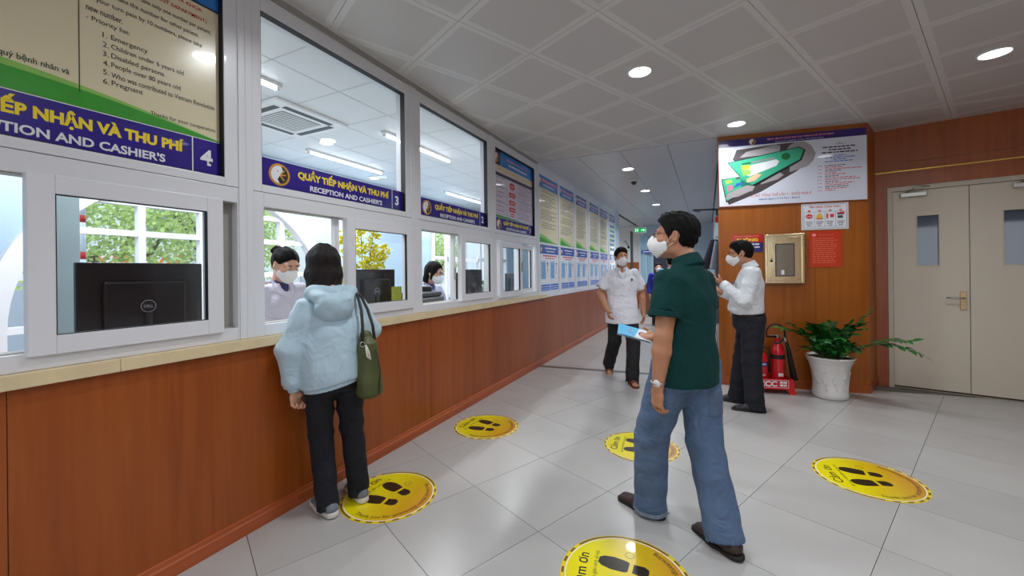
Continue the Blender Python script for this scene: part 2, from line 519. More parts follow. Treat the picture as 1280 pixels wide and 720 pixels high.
# marble sill: slabs butted end to end
sill = struct(empty('trim_1'))
for a, b in zip((-3.0, -1.6, -0.35, 0.80, 2.05, 3.45, 4.75), (-1.6, -0.35, 0.80, 2.05, 3.45, 4.75, 5.78)):
    box('marble_slab', (-0.30, a + 0.0006, 0.998), (0.032, b - 0.0006, 1.052), M_MARBLE, sill, bevel=0.003)

MUL = [-1.45, -0.06, 1.337, 2.735, 4.13, 5.52]
GX = -0.045      # glass plane
def bay(n, a, b, mode):
    """one glazed bay between mullion centres a and b: fixed upper light, lower hatch"""
    w = struct(empty('window_%d' % n, (0, a, 0)))
    B = b - a
    def bx(name, y0, z0, y1, z1, x0=-0.10, x1=0.0, m=M_WHITE, bev=0.003, par=w):
        return box(name, (x0, y0, z0), (x1, y1, z1), m, par, bevel=bev)
    # mullion halves
    for (y0, y1) in ((0.0, 0.037), (B - 0.037, B)):
        bx('mullion', y0, 1.053, y1, 3.0, x1=0.004)
    # upper frame
    U0, U1, ZB, ZT = 0.090, B - 0.105, 1.91, 2.895
    bx('upper_frame', 0.038, 1.868, U0, 2.985); bx('upper_frame', U1, 1.868, B - 0.038, 2.985)
    bx('upper_frame', U0, 1.868, U1, ZB); bx('upper_frame', U0, ZT, U1, 2.985)
    bx('head_trim', 0, 2.987, B, 3.02, x1=0.012, m=M_TRACK, bev=0)
    boxes('glazing_seal', [((GX - .004, U0, ZB), (-0.004, U0 + .003, ZT)), ((GX - .004, U1 - .003, ZB), (-0.004, U1, ZT)),
                           ((GX - .004, U0, ZT - .004), (-0.004, U1, ZT)), ((GX - .004, U0, ZB), (-0.004, U1, ZB + .003))], M_SEAL, w)
    if mode['upper'] == 'glass':
        bx('pane', U0 + .001, ZB + .001, U1 - .001, ZT - .001, GX - 0.003, GX + 0.003, M_GLASS, 0)
    else:
        bx('backing_board', U0 + .001, ZB + .001, U1 - .001, ZT - .001, GX - 0.012, GX - 0.004, M_WHITE2, 0)
    # lower frame: outer ring
    L0, L1, LB, LT = 0.098, B - 0.045, 1.118, 1.785
    bx('lower_frame', 0.038, 1.053, L0, 1.865); bx('lower_frame', L1, 1.053, B - 0.038, 1.865)
    bx('lower_frame', L0, LT, L1, 1.865); bx('lower_frame', L0, 1.053, L1, LB)
    mid = 0.5 * (L0 + L1)
    # inner rail where the sashes meet
    def sash(y0, y1, z0, z1, x0, x1, name='sash', gl=M_GLASS, sw=0.072):
        s = empty(name, (0, 0, 0)); s.parent = w
        box('stile', (x0, y0, z0), (x1, y0 + sw, z1), M_WHITE2, s, bevel=0.003)
        box('stile', (x0, y1 - sw, z0), (x1, y1, z1), M_WHITE2, s, bevel=0.003)
        box('rail', (x0, y0 + sw, z1 - sw), (x1, y1 - sw, z1), M_WHITE2, s, bevel=0.003)
        box('rail', (x0, y0 + sw, z0), (x1, y1 - sw, z0 + sw), M_WHITE2, s, bevel=0.003)
        xm = (x0 + x1) / 2
        box('pane', (xm - .003, y0 + sw, z0 + sw), (xm + .003, y1 - sw, z1 - sw), gl, s)
        t = 0.003
        boxes('seal', [((xm, y0 + sw, z0 + sw), (x1 - .002, y0 + sw + t, z1 - sw)), ((xm, y1 - sw - t, z0 + sw), (x1 - .002, y1 - sw, z1 - sw)),
                       ((xm, y0 + sw, z1 - sw - t), (x1 - .002, y1 - sw, z1 - sw)), ((xm, y0 + sw, z0 + sw), (x1 - .002, y1 - sw, z0 + sw + t))], M_SEAL, s)
        return s
    if mode['lower'] == 'open':
        f0, f1 = mode['sash']
        sash(f0 - a, f1 - a, 1.105, 1.79, -0.03, 0.018)
        # the second sash slid behind the first: only its leading stile shows
        st = mode['stile'] - a
        box('rear_stile', (-0.085, st, LB), (-0.045, st + 0.035, LT), M_WHITE2, w, bevel=0.002)
        box('latch', (-0.045, st + 0.010, 1.33), (-0.032, st + 0.026, 1.45), M_TRACK, w, bevel=0.003)
        boxes('track', [((-0.098, L0, LB), (-0.03, L1, LB + 0.004)), ((-0.098, L0, LT - 0.004), (-0.03, L1, LT))], M_TRACK, w)
        if f1 - a < L1:
            box('track_pocket', (-0.098, f1 - a, LB), (-0.05, L1, LT), M_TRACK, w)
    else:
        sash(4.275 - a, 4.925 - a, 1.085, 1.775, -0.03, 0.018)
        sash(4.87 - a, 5.42 - a, 1.105, 1.77, -0.085, -0.04, sw=0.062)
        box('latch', (-0.02, 4.885 - a, 1.40), (0.03, 4.905 - a, 1.52), M_TRACK, w, bevel=0.004)
    return w
bay(1, MUL[4], MUL[5], dict(upper='board', lower='closed'))
bay(2, MUL[3], MUL[4], dict(upper='glass', lower='open', sash=(3.435, 4.11), stile=3.385))
bay(3, MUL[2], MUL[3], dict(upper='glass', lower='open', sash=(2.005, 2.69), stile=1.955))
bay(4, MUL[1], MUL[2], dict(upper='board', lower='open', sash=(0.548, 1.212), stile=0.575))
bay(5, MUL[0], MUL[1], dict(upper='glass', lower='open', sash=(-0.80, -0.12), stile=-0.86))
box('wall_panel', (-0.14, -3.0, 0.985), (-0.012, MUL[0], 3.02), M_WHITE, wall_left)
# poster wall beyond the hatches: flat white panels with a grid of slim rails
box('poster_backing', (-0.14, 5.52, 0.985), (-0.012, WALL_END, 3.02), M_WHITE, wall_left)
PY_ = [(5.60, 6.42), (6.54, 7.32), (7.47, 8.22), (8.456, 9.21), (9.376, 10.12), (10.38, 11.0)]
edges = [5.557] + [(PY_[i][1] + PY_[i + 1][0]) / 2 for i in range(5)] + [11.10]
rails = [((-0.012, e - 0.022, 1.0), (0.006, e + 0.022, 3.02)) for e in edges]
for lo, hi in rails: box('post', lo, hi, M_WHITE2, wall_left, bevel=0.003)
box('rail', (-0.012, 5.58, 1.812), (0.004, 11.1, 1.842), M_WHITE2, wall_left, bevel=0.002)
box('rail', (-0.012, 5.58, 1.0), (0.004, 11.1, 1.062), M_WHITE2, wall_left, bevel=0.002)
box('rail', (-0.012, 5.58, 2.87), (0.004, 11.1, 3.02), M_WHITE2, wall_left, bevel=0.002)
box('corner_post', (-0.16, 11.12, 1.0), (0.012, WALL_END + 0.02, 3.02), M_GREYW, wall_left, bevel=0.004)

# ------------------------------------------------------------------ column with the notice boards (right)
CC = Vector((3.87, 5.77, 0)); CANG = math.radians(9.0); CW = 1.512
CU = Vector((math.cos(CANG), math.sin(CANG), 0)); CL = CC - CU * CW
CI = Vector((4.06, 6.22, 0))       # inner corner with the door wall
DANG = math.radians(-12.0); DU = Vector((math.cos(DANG), math.sin(DANG), 0))
def wall_prism(name, poly, z0, z1, m, parent=None):
    bm = bmesh.new(); prism_bm(bm, poly, z0, z1)
    return link_mesh(name, bm_mesh(bm, name), m, parent)
def wall_run(A, B, thick, z0, z1, m, name, parent=None):
    d = (B - A).normalized(); n = Vector((-d.y, d.x, 0))
    return wall_prism(name, [(A.x, A.y), (B.x, B.y), (B.x + n.x * thick, B.y + n.y * thick), (A.x + n.x * thick, A.y + n.y * thick)], z0, z1, m, parent)
wall_col = struct(wall_prism('wall_column', [(CL.x + .006, CL.y + .012), (CC.x - .004, CC.y + .012), (CI.x - .012, CI.y), (CI.x + .05, CI.y + .3), (CL.x + .02, CL.y + .3)], 0, CEIL, M_GREYW))
# facing panels of veneered board
seams = [0.0, 0.50, 1.0, CW]
for a, b in zip(seams[:-1], seams[1:]):
    wall_run(CL + CU * (a + .0012), CL + CU * (b - .0012), 0.012, 0.09, CEIL - 0.001, M_WOODC, 'wood_panel', wall_col)
wall_run(CC, CI, 0.012, 0.09, CEIL - 0.001, M_WOODC, 'wood_panel', wall_col)
bcol = struct(empty('baseboard_column'))
def skirt_run(A, B, parent, out=0.012):
    d = (B - A).normalized(); n = Vector((d.y, -d.x, 0)) * out
    wall_prism('skirting_length', [(A.x + n.x, A.y + n.y), (B.x + n.x, B.y + n.y), (B.x - n.x * .5, B.y - n.y * .5), (A.x - n.x * .5, A.y - n.y * .5)], 0, 0.095, M_SKIRTX, parent)
skirt_run(CL, CC + CU * 0.010, bcol); skirt_run(CC, CI, bcol)
# ------------------------------------------------------------------ door wall (right)
DO = 0.105; DLW = 0.605; DH = 2.285       # frame start along the wall, leaf width, head height
D0 = CI; D1 = CI + DU * 3.2
wall_r = struct(empty('wall_right'))
def dwall(name, u0, u1, z0, z1, m, t0=0.0, t1=0.10, parent=None, bev=0.0):
    """piece of the door wall; t = depth behind the face"""
    n = Vector((-DU.y, DU.x, 0))
    A = CI + DU * u0; B = CI + DU * u1
    p = [A + n * t0, B + n * t0, B + n * t1, A + n * t1]
    return wall_prism(name, [(q.x, q.y) for q in p], z0, z1, m, parent)
dwall('wood_panel', -0.03, DO - 0.002, 0.0, CEIL, M_WOOD, parent=wall_r)
dwall('wood_panel', DO - .002, DO + 1.3015, DH + 0.052, 2.62, M_WOOD, parent=wall_r)
dwall('wood_panel', DO - .002, DO + 1.3015, 2.6235, CEIL, M_WOOD, parent=wall_r)
dwall('wood_panel', DO + 1.302, 3.2, 0.0, CEIL, M_WOOD, parent=wall_r)
skirt_run(CI, CI + DU * (DO - .002), bcol)
M_BRASS = mat('brass_strip', (222, 176, 84), rough=0.2, metal=0.9, var=0.05)
tr2 = dwall('trim_2', -0.0, 2.4, 2.508, 2.522, M_BRASS, t0=-0.012, t1=0.0); struct(tr2)
M_DOOR = mat('cream_door', (208, 198, 180), rough=0.42, var=0.025, scale=4)
M_DFRAME = mat('door_frame', (196, 186, 168), rough=0.42, var=0.02)
door = struct(empty('door_1', M=frame_M(CI, DU, (0, 0, 1)) ))
# door local frame: x along the wall, y up, z towards the hall
def dbox(name, x0, y0, z0, x1, y1, z1, m, par=door, bev=0.0): return box(name, (x0, y0, z0), (x1, y1, z1), m, par, bevel=bev)
dbox('frame_jamb', DO, 0, -0.09, DO + 0.045, DH + 0.05, 0.008, M_DFRAME, bev=.002)
dbox('frame_jamb', DO + 0.045 + 2 * DLW, 0, -0.09, DO + 0.09 + 2 * DLW, DH + 0.05, 0.008, M_DFRAME, bev=.002)
dbox('frame_head', DO + .045, DH, -0.09, DO + 0.045 + 2 * DLW, DH + 0.05, 0.008, M_DFRAME, bev=.002)
dbox('threshold', DO + .045, 0, -0.09, DO + .045 + 2 * DLW, 0.012, -0.002, mat('threshold', (150, 140, 128), rough=0.4))
M_DGLASS = mat('vision_glass', (74, 86, 106), rough=.05, var=.05, coat=.6)
M_STEEL = mat('brushed_steel', (190, 188, 184), rough=0.28, metal=0.9, var=0.05)
M_SHADE = mat('gap_shade', (24, 20, 18), rough=0.9)  # shade behind the door leaves, put into a near-black colour
dbox('door_gap_shade', DO + .045, 0.012, -0.095, DO + .045 + 2 * DLW, DH, -0.075, M_SHADE)
for i in range(2):
    x0 = DO + 0.045 + i * DLW + 0.004; x1 = x0 + DLW - 0.006
    leaf = empty('leaf'); leaf.parent = door
    wx0, wx1 = (x0 + .20, x0 + .37) if i == 0 else (x1 - .36, x1 - .19)
    wy0, wy1 = 1.42, 1.985
    for (a, b, c, d) in ((x0, 0.028, wx0, DH - .004), (wx1, 0.028, x1, DH - .004), (wx0, 0.028, wx1, wy0), (wx0, wy1, wx1, DH - .004)):
        dbox('leaf_board', a, b, -0.055, c, d, -0.012, M_DOOR, leaf)
    dbox('vision_pane', wx0, wy0, -0.040, wx1, wy1, -0.034, M_DGLASS, leaf)
    for (a, b, c, d) in ((wx0 - .008, wy0 - .008, wx0, wy1 + .008), (wx1, wy0 - .008, wx1 + .008, wy1 + .008), (wx0, wy0 - .008, wx1, wy0), (wx0, wy1, wx1, wy1 + .008)):
        dbox('vision_bead', a, b, -0.014, c, d, -0.008, M_DFRAME, leaf)
    cx = (x0 + .06 if i == 0 else x1 - .30)
    cl = dbox('door_closer', cx, DH - .075, -0.012, cx + .22, DH - .03, 0.03, M_STEEL, leaf, bev=.006)
    tube('closer_arm', [(cx + .05, DH - .028, .012), (cx + .14, DH + .03, .09), (cx + .24, DH + .028, .012)], 0.007, M_STEEL, leaf)
    for hz in (0.25, 0.75, 1.15, 1.65, 2.05):
        hx = x0 - .006 if i == 0 else x1 - .002
        tube('hinge', [(hx, hz, -0.006), (hx, hz + .10, -0.006)], 0.006, M_STEEL, leaf)
dbox('room_shade_sheet', DO + .05, 0.0, -0.10, DO + .04 + 2 * DLW, DH, -0.096, M_SHADE)  # near-black sheet standing for the unlit room behind the leaves
hp = dbox('handle_plate', DO + .045 + DLW - .075, 0.93, -0.012, DO + .045 + DLW - .025, 1.13, -0.004, mat('nickel_plate', (190, 160, 120), rough=0.3, metal=0.8), bev=.004)
tube('lever_handle', [(DO + DLW - .005, 1.06, -0.006), (DO + DLW - .005, 1.06, .045), (DO + DLW - .02, 1.06, .055), (DO + DLW - .14, 1.065, .055)], 0.009, M_STEEL, door)

# ------------------------------------------------------------------ corridor
wall_c = struct(empty('wall_corridor'))
CRX = 2.42
box('wall_face', (CRX, CL.y + 0.10, 0.0), (CRX + .12, 9.2, CEIL), M_GREYW, wall_c)
box('wall_face', (CRX, 10.2, 0.0), (CRX + .12, 15.6, CEIL), M_GREYW, wall_c)
box('wall_face', (CRX, 9.2, 2.15), (CRX + .12, 10.2, CEIL), M_GREYW, wall_c)
box('door_recess', (CRX + .08, 9.2, 0.0), (CRX + .12, 10.2, 2.15), M_BLUEW, wall_c)
box('wood_dado', (CRX - .012, 7.2, 0.0), (CRX, 9.15, 1.05), M_WOOD, wall_c)
box('edge_trim', (CRX - .03, CL.y + .03, 0), (CRX - .001, CL.y + .10, CEIL), M_GREYW, wall_c)
# end of the corridor
wall_f = struct(empty('wall_far'))
YF = 15.2
box('wall_face', (-2.4, YF, 1.70), (0.02, YF + .12, CEIL), M_WHITEW, wall_f)
box('wood_dado', (-2.4, YF - .01, 0.0), (0.02, YF + .12, 1.70), M_WOODC, wall_f)
box('pilaster', (0.02, YF - .10, 0.0), (0.16, YF + .12, CEIL), M_WHITEW, wall_f)
box('wall_face', (1.02, YF, 0.0), (2.6, YF + .12, CEIL), M_GREYW, wall_f)
box('lintel', (0.16, YF, 2.35), (1.02, YF + .12, CEIL), M_GREYW, wall_f)
box('doorway_shade', (0.16, YF + 1.6, 0.0), (1.02, YF + 1.7, 2.4), mat('dim_room_shade', (60, 62, 70), rough=0.9), wall_f)  # dark-coloured panel standing for the dimness inside the doorway
box('side_face', (-2.5, WALL_END, 0.0), (-2.4, YF, 0.8), M_WHITEW, wall_f)
box('side_face', (-2.5, WALL_END, 2.75), (-2.4, YF, CEIL), M_WHITEW, wall_f)
for k in range(3): box('side_pier', (-2.5, WALL_END + k * 1.735, 0.8), (-2.4, WALL_END + k * 1.735 + .2, 2.75), M_WHITEW, wall_f)
box('side_ceiling', (-2.5, WALL_END, CEIL), (-0.1, YF + .1, CEIL + .1), M_CEILC, wall_f)
box('lobby_back', (-2.4, WALL_END + .02, 0.0), (-0.16, WALL_END + .1, CEIL), M_WHITEW, wall_f)
box('dark_board', (1.15, YF - .03, 1.25), (1.62, YF - .005, 1.55), mat('dark_board', (44, 58, 66), rough=0.4), wall_f)
struct(box('door_2', (0.11, 12.8, 0.0), (0.14, 13.1, 2.62), mat('dark_door_edge', (52, 46, 48), rough=0.5)))
# glazed partition at the end of the corridor
part_ = struct(empty('window_6'))
for k in range(3):
    box('partition_frame', (0.17 + k * .20, YF - 0.9, 0.0), (0.20 + k * .20, YF - .86, 2.6), M_GREYW, part_)
box('partition_rail', (0.17, YF - .9, 2.57), (0.60, YF - .86, 2.62), M_GREYW, part_)
box('partition_board', (0.17, YF - .9, 0.0), (0.60, YF - .87, 0.95), M_WOODC, part_)
for k in range(2):
    box('pane', (0.20 + k * .20, YF - .884, 0.95), (0.37 + k * .20, YF - .878, 2.57), mat('frosted_blue', (150, 186, 204), rough=0.3), part_)
# hall behind the camera: side wall and glazed front
wall_b = struct(empty('wall_back'))
box('wall_face', (7.2, -4.4, 0), (7.3, 6.6, CEIL), M_WOOD, wall_b)
box('wall_face', (-0.14, -4.5, 0), (7.3, -4.4, 0.9), M_WHITEW, wall_b)
box('wall_face', (-0.14, -4.5, 2.6), (7.3, -4.4, CEIL), M_WHITEW, wall_b)
for k in range(6):
    box('pier', (-0.14 + k * 1.44, -4.5, 0.9), (0.42 + k * 1.44, -4.4, 2.6), M_WHITEW, wall_b)
box('wall_face', (-0.14, -4.4, 0), (-0.04, -3.0, CEIL), M_WHITEW, wall_b)
# ------------------------------------------------------------------ lamps
M_RIM = mat('lamp_rim', (236, 236, 236), rough=0.4)
M_EMIT = mat('lamp_diffuser', (255, 255, 255), rough=0.5, emit=(250, 252, 255), estr=9.0)
M_TUBE = mat('tube_glow', (255, 255, 255), rough=0.5, emit=(244, 249, 255), estr=9.0)
LAMPS = 0
def downlight(x, y, z, label, group=None, power=LAMP_W, r=0.088):
    t = thing('downlight', label, 'ceiling light', (x, y, z), group=group)
    lathe('rim', [(r + .012, 0.0), (r + .012, -.006), (r, -.008), (r - .004, -.004), (r - .004, 0.0)], M_RIM, t, seg=28)
    lathe('diffuser', [(r - .004, -.003), (r * .5, -.0045), (0, -.005)], M_EMIT, t, seg=28)
    ld = bpy.data.lights.new('downlight_glow', 'AREA'); ld.shape = 'DISK'; ld.size = r * 1.9; ld.energy = power
    ld.color = (0.93, 0.97, 1.0); ld.spread = math.radians(150)
    lo = bpy.data.objects.new('downlight_glow', ld); COL.objects.link(lo); lo.parent = t; lo.location = (0, 0, -.012)
    return t
_a = math.radians(65.4); _U = Vector((math.cos(_a), math.sin(_a))) * 1.885; _V = Vector((math.sin(_a), -math.cos(_a))) * 1.84
_d1 = Vector((1.774, 3.413))
_named = {(0, 0): 'round ceiling downlight nearest the counter windows, alone above the green shirt man',
          (1, 0): 'round ceiling downlight just above the white map board',
          (1, 1): 'round ceiling downlight at the right edge above the double door'}
for i in range(-5, 2):
    for j in range(-1, 4):
        p = _d1 + _U * i + _V * j
        if not (0.35 < p.x < 4.8 and -4.1 < p.y < 5.4): continue
        if (i, j) in _named: downlight(p.x, p.y, CEIL, _named[(i, j)], 'hall downlights')
        else: downlight(p.x, p.y, CEIL, 'round ceiling downlight out of frame behind the viewer', 'hall downlights behind the viewer')
for k, (y, lb) in enumerate(zip((6.57, 8.53, 10.45, 12.55), ('nearest round downlight of the corridor row, in front of the dome camera',
        'second round downlight of the corridor row, behind the dome camera', 'third round downlight along the corridor ceiling',
        'farthest round downlight of the corridor row, by the green exit sign'))):
    downlight(1.13, y, CEIL - .004, lb, 'corridor downlights', power=LAMP_W * (1.3 if k < 2 else 1.9))

downlight(-1.1, 13.4, CEIL, 'added unseen ceiling downlight around the corner, brightening the corridor end', 'corridor downlights', power=LAMP_W * 3)  # unseen lamp added to brighten the wall at the corridor end
def tube_light(x, y0, y1, label):
    t = thing('tube_light', label, 'ceiling light', (x, (y0 + y1) / 2, 2.985), group='reception tube lights')
    h = (y1 - y0) / 2
    box('batten', (-0.03, -h - .03, -0.028), (0.03, h + .03, 0.0), M_RIM, t, bevel=.004)
    tube('tube', [(0, -h, -0.042), (0, h, -0.042)], 0.014, M_TUBE, t, seg=12)
    for s in (-1, 1): box('lamp_holder', (-0.016, s * h - .012, -0.06), (0.016, s * h + .012, -0.02), M_RIM, t)
    ld = bpy.data.lights.new('tube_glow', 'AREA'); ld.shape = 'RECTANGLE'; ld.size = 0.06; ld.size_y = 2 * h; ld.energy = TUBE_W
    ld.color = (0.95, 0.98, 1.0)
    lo = bpy.data.objects.new('tube_glow', ld); COL.objects.link(lo); lo.parent = t; lo.location = (0, 0, -.062)
tube_light(-0.95, 0.93, 2.16, 'bright tube light cut by the left edge of window three')
tube_light(-0.97, 3.42, 4.67, 'bright tube light seen across the mullion between windows three and two')
tube_light(-2.27, 3.46, 4.72, 'long bright tube light above the number three sign')
tube_light(-2.30, 6.45, 7.80, 'dim tube light low behind window two')
tube_light(-2.27, 0.6, 1.85, 'tube light of the reception ceiling hidden behind the number four board')
tube_light(-0.97, 6.2, 7.45, 'tube light of the reception ceiling hidden behind the process poster')
# ------------------------------------------------------------------ print colours
P_BLUE = mat('sign_indigo', (48, 32, 138), rough=0.25, var=0.03, coat=0.3)
P_YEL = mat('print_yellow', (250, 222, 40), rough=0.4, var=0.0)
P_WHITE = mat('print_white', (240, 240, 246), rough=0.35, var=0.0)
P_BLACK = mat('print_black', (40, 38, 40), rough=0.5, var=0.0)
P_GREY = mat('print_grey', (110, 106, 108), rough=0.5, var=0.0)
P_RED = mat('print_red', (206, 44, 44), rough=0.4, var=0.0)
P_GOLD = mat('print_gold', (206, 150, 50), rough=0.35, var=0.0)
P_CREAM = mat('poster_cream', (232, 222, 188), rough=0.22, var=0.02, coat=0.4)
P_LILAC = mat('poster_lilac', (226, 214, 232), rough=0.22, var=0.02, coat=0.4)
P_PAPER = mat('poster_white', (236, 238, 246), rough=0.22, var=0.015, coat=0.4)
P_HEAD = mat('header_blue', (16, 120, 206), rough=0.25, var=0.03, coat=0.4)
P_HEAD2 = mat('header_indigo', (58, 72, 160), rough=0.25, var=0.03, coat=0.4)
P_HEAD3 = mat('header_navy', (34, 66, 168), rough=0.25, var=0.03, coat=0.4)
P_PINK = mat('print_pink', (250, 150, 170), rough=0.4, var=0.0)
P_LBLUE = mat('print_light_blue', (150, 196, 226), rough=0.35, var=0.06, scale=40)
P_MBLUE = mat('print_mid_blue', (38, 104, 204), rough=0.35, var=0.1, scale=30)
P_GREEN = mat('print_green', (60, 160, 50), rough=0.3, var=0.15, scale=12)
P_LGREEN = mat('print_light_green', (146, 200, 96), rough=0.3, var=0.1, scale=12)
P_GUTTER = mat('print_dark', (40, 30, 70), rough=0.4, var=0.0)

def emblem(cx, cy, r, z, parent):
    """round crest: gold ring, light bird shape left, dark right with gold strokes"""
    e = flat('emblem', [ell2(cx, cy, r, r)], z, z + .0006, P_GOLD, parent)
    flat('crest_white', [ell2(cx, cy, r * .80, r * .80)], z + .0006, z + .001, P_WHITE, e)
    half = [(cx + r * .8 * math.cos(a), cy + r * .8 * math.sin(a)) for a in [math.radians(80 - k * 10) for k in range(17)]]
    sw = [(cx + .02 * r, cy - .8 * r * .98), (cx - .2 * r, cy - .45 * r), (cx + .0 * r, cy - .1 * r), (cx + .28 * r, cy + .2 * r), (cx + .3 * r, cy + .5 * r)]
    flat('crest_dark', [half + sw], z + .001, z + .0013, P_BLACK, e)
    flat('crest_stroke', [[(cx + .1 * r, cy + .05 * r), (cx + .6 * r, cy + .12 * r), (cx + .6 * r, cy + .0 * r), (cx + .1 * r, cy - .1 * r)],
                          [(cx + .1 * r, cy + .0 * r), (cx + .5 * r, cy - .45 * r), (cx + .38 * r, cy - .52 * r), (cx - .02 * r, cy - .1 * r)],
                          [(cx + .16 * r, cy + .05 * r), (cx + .55 * r, cy + .42 * r), (cx + .46 * r, cy + .5 * r), (cx + .04 * r, cy + .08 * r)],
                          ell2(cx - .18 * r, cy + .3 * r, .07 * r, .07 * r, 10)], z + .0013, z + .0016, P_GOLD, e)
    return e

def counter_band(root, w, h, num, y0=0.0, emb=True, numw=0.15):
    """indigo band with the two lines of lettering, divider and window number"""
    flat('band', [rect(0, y0, w, y0 + h)], 0.0, 0.003, P_BLUE, root)
    z = 0.0034
    if emb: emblem(0.105 * w, y0 + h * .5, h * .40, 0.003, root)
    x0 = w * (0.205 if emb else 0.02); x1 = w * 0.865
    text('lettering', 'QUẦY TIẾP NHẬN VÀ THU PHÍ', x0, y0 + h * .44, x1 - x0, h * .49, z, P_YEL, root, bold=0.05)
    text('lettering', "RECEPTION AND CASHIER'S", x0 + w * .07, y0 + h * .12, (x1 - x0) * .80, h * .22, z, P_WHITE, root, bold=0.03)
    flat('divider', [rect(w * .895, y0, w * .899, y0 + h)], .003, .0036, P_WHITE, root)
    text('number', num, w * .925, y0 + h * .27, None, h * .46, z, P_WHITE, root, bold=0.035)
    flat('edge_line', [rect(0, y0 - .003, w, y0), rect(0, y0 + h, w, y0 + h + .003)], 0.0, .0032, P_WHITE, root)

SX = GX + 0.006
for num, y0, y1, lab in (('3', 1.428, 2.630, 'wider indigo counter sign, number 3, above the woman in the hoodie'),
                         ('2', 2.830, 4.022, 'indigo counter sign, number 2, above the clerk with glasses')):
    s = thing('counter_sign', lab, 'sign', group='numbered counter signs', M=frame_M((SX, y0, 1.912), (0, 1, 0), (0, 0, 1)))
    counter_band(s, y1 - y0, 0.165, num)

def wave(x0, x1, yb, h, n=16, ph=0.0, tail=0.0):
    top = [(x0 + (x1 - x0) * k / n, yb + h * (0.55 + 0.45 * math.cos(math.pi * k / n + ph)) + tail * k / n) for k in range(n + 1)]
    return [(x0, yb), (x1, yb)] + top[::-1]

# big information board over window four, with its counter band
y0, w = 0.032, 1.195
s = thing('information_board', 'large cream information board with priority list above counter band number 4', 'sign',
          group='numbered counter signs', M=frame_M((SX, y0, 1.912), (0, 1, 0), (0, 0, 1)))
counter_band(s, w, 0.175, '4', emb=True)
flat('cream_field', [rect(0, 0.178, w, 0.975)], 0.0, 0.0026, P_CREAM, s)
flat('top_header', [rect(0, 0.862, w, 0.975)], 0.0026, .0034, P_HEAD, s)
flat('header_edge', [rect(0, 0.852, w, 0.862)], 0.0026, .0034, P_GUTTER, s)
# the green wave sweeping along the bottom of the field
def wv(f0, f1, d):
    n = 24; lo = [(w * k / n, f0(k / n)) for k in range(n + 1)]; hi = [(w * k / n, f1(k / n)) for k in range(n + 1)]
    return lo + hi[::-1]
flat('green_wave', [wv(lambda t: .179, lambda t: .179 + .052 + .080 * (1 - t) ** 1.3 + .02 * math.sin(3.2 * t) - .045 * t ** 3, 0)], .0026, .0031, P_LGREEN, s)
flat('green_wave', [wv(lambda t: .179, lambda t: .179 + .030 + .055 * (1 - t) ** 1.2 + .028 * math.sin(3.0 * t) - .03 * t ** 3, 0)], .0031, .0034, P_GREEN, s)
flat('column_rule', [rect(.672, .24, .675, .852)], .0028, .0036, P_BLACK, s)
zt = .0036
text('lettering', 'QUY ĐỊNH KHOA KHÁM BỆNH ĐA KHOA', .66, .815, .46, .028, zt, P_RED, s, bold=.03)
text('lettering', '(REGULATIONS OF OUTPATIENT DEPARTMENT)', .64, .770, .50, .022, zt, P_RED, s, bold=.015)
_ls = ['- You are allowed to take only one number per patient,', 'please not take the number for other patient.',
       '- If your turn pass by 10 numbers, please take', 'new number.', '- Priority list:']
_w = [.50, .44, .455, .125, .15]
for k, (t_, ww) in enumerate(zip(_ls, _w)):
    text('lettering', t_, .695, .722 - k * .044, ww * .93, .026, zt, P_BLACK, s, bold=.006)
_li = ['Emergency', 'Children under 6 years old', 'Disabled persons', 'People over 80 years old', 'Who was contributed to Vietnam Revolution', 'Pregnant']
_w2 = [.135, .285, .20, .27, .43, .115]
for k, (t_, ww) in enumerate(zip(_li, _w2)):
    text('lettering', '%d.' % (k + 1), .745, .500 - k * .039, None, .022, zt, P_BLACK, s)
    text('lettering', t_, .772, .496 - k * .039, ww * .93, .028 if ('g' in t_ or 'p' in t_ or 'y' in t_) else .023, zt, P_BLACK, s, bold=.006)
text('lettering', 'Thanks for your cooperation.', .905, .222, .275, .024, zt, P_BLACK, s, bold=.004)
text('lettering', 'Cảm ơn quý bệnh nhân và', .37, .290, .275, .032, zt, mat('print_dark_green', (36, 72, 40), rough=.5, var=0), s, bold=.012)
for k in range(9):
    r_ = random.Random(k)
    flat('text_line', word_bars(.05, .43 - .1 * r_.random(), .78 - k * .05, .020, r_, .02, .07, .012), .0028, .0034, P_GREY, s)

# process board over window one
y0, w = 4.238, 1.178
s = thing('process_board', 'tall lilac process board with red flow steps above counter band number 1', 'sign',
          group='numbered counter signs', M=frame_M((SX, y0, 1.912), (0, 1, 0), (0, 0, 1)))
counter_band(s, w, 0.155, '1')
flat('lilac_field', [rect(0, .158, w, .72)], 0, .0026, P_LILAC, s)
flat('cream_strip', [rect(0, .72, w, .80)], 0, .0026, P_CREAM, s)
flat('header', [rect(.17, .80, w, .975)], 0, .003, P_HEAD, s)
flat('header_corner', [rect(0, .80, .17, .975)], 0, .003, P_GUTTER, s)
emblem(.085, .888, .06, .003, s)
text('lettering', 'BỆNH VIỆN ĐA KHOA THÀNH PHỐ', .36, .895, .62, .040, .0034, P_PINK, s, bold=.02)
flat('text_line', word_bars(.40, .98, .848, .018, random.Random(3), .02, .06), .003, .0034, P_WHITE, s)
text('lettering', 'QUY TRÌNH KHÁM BỆNH NGOẠI TRÚ', .12, .742, .95, .034, .0031, P_GOLD, s, bold=.01)
flat('table_head', [rect(.04, .668, w - .02, .71)], .0026, .003, P_GUTTER, s)
flat('table_rule', [rect(.345, .17, .349, .668), rect(.66, .17, .664, .668)] + [rect(.04, y, w - .02, y + .003) for y in (.54, .44, .34, .27, .205)], .0026, .003, P_GREY, s)
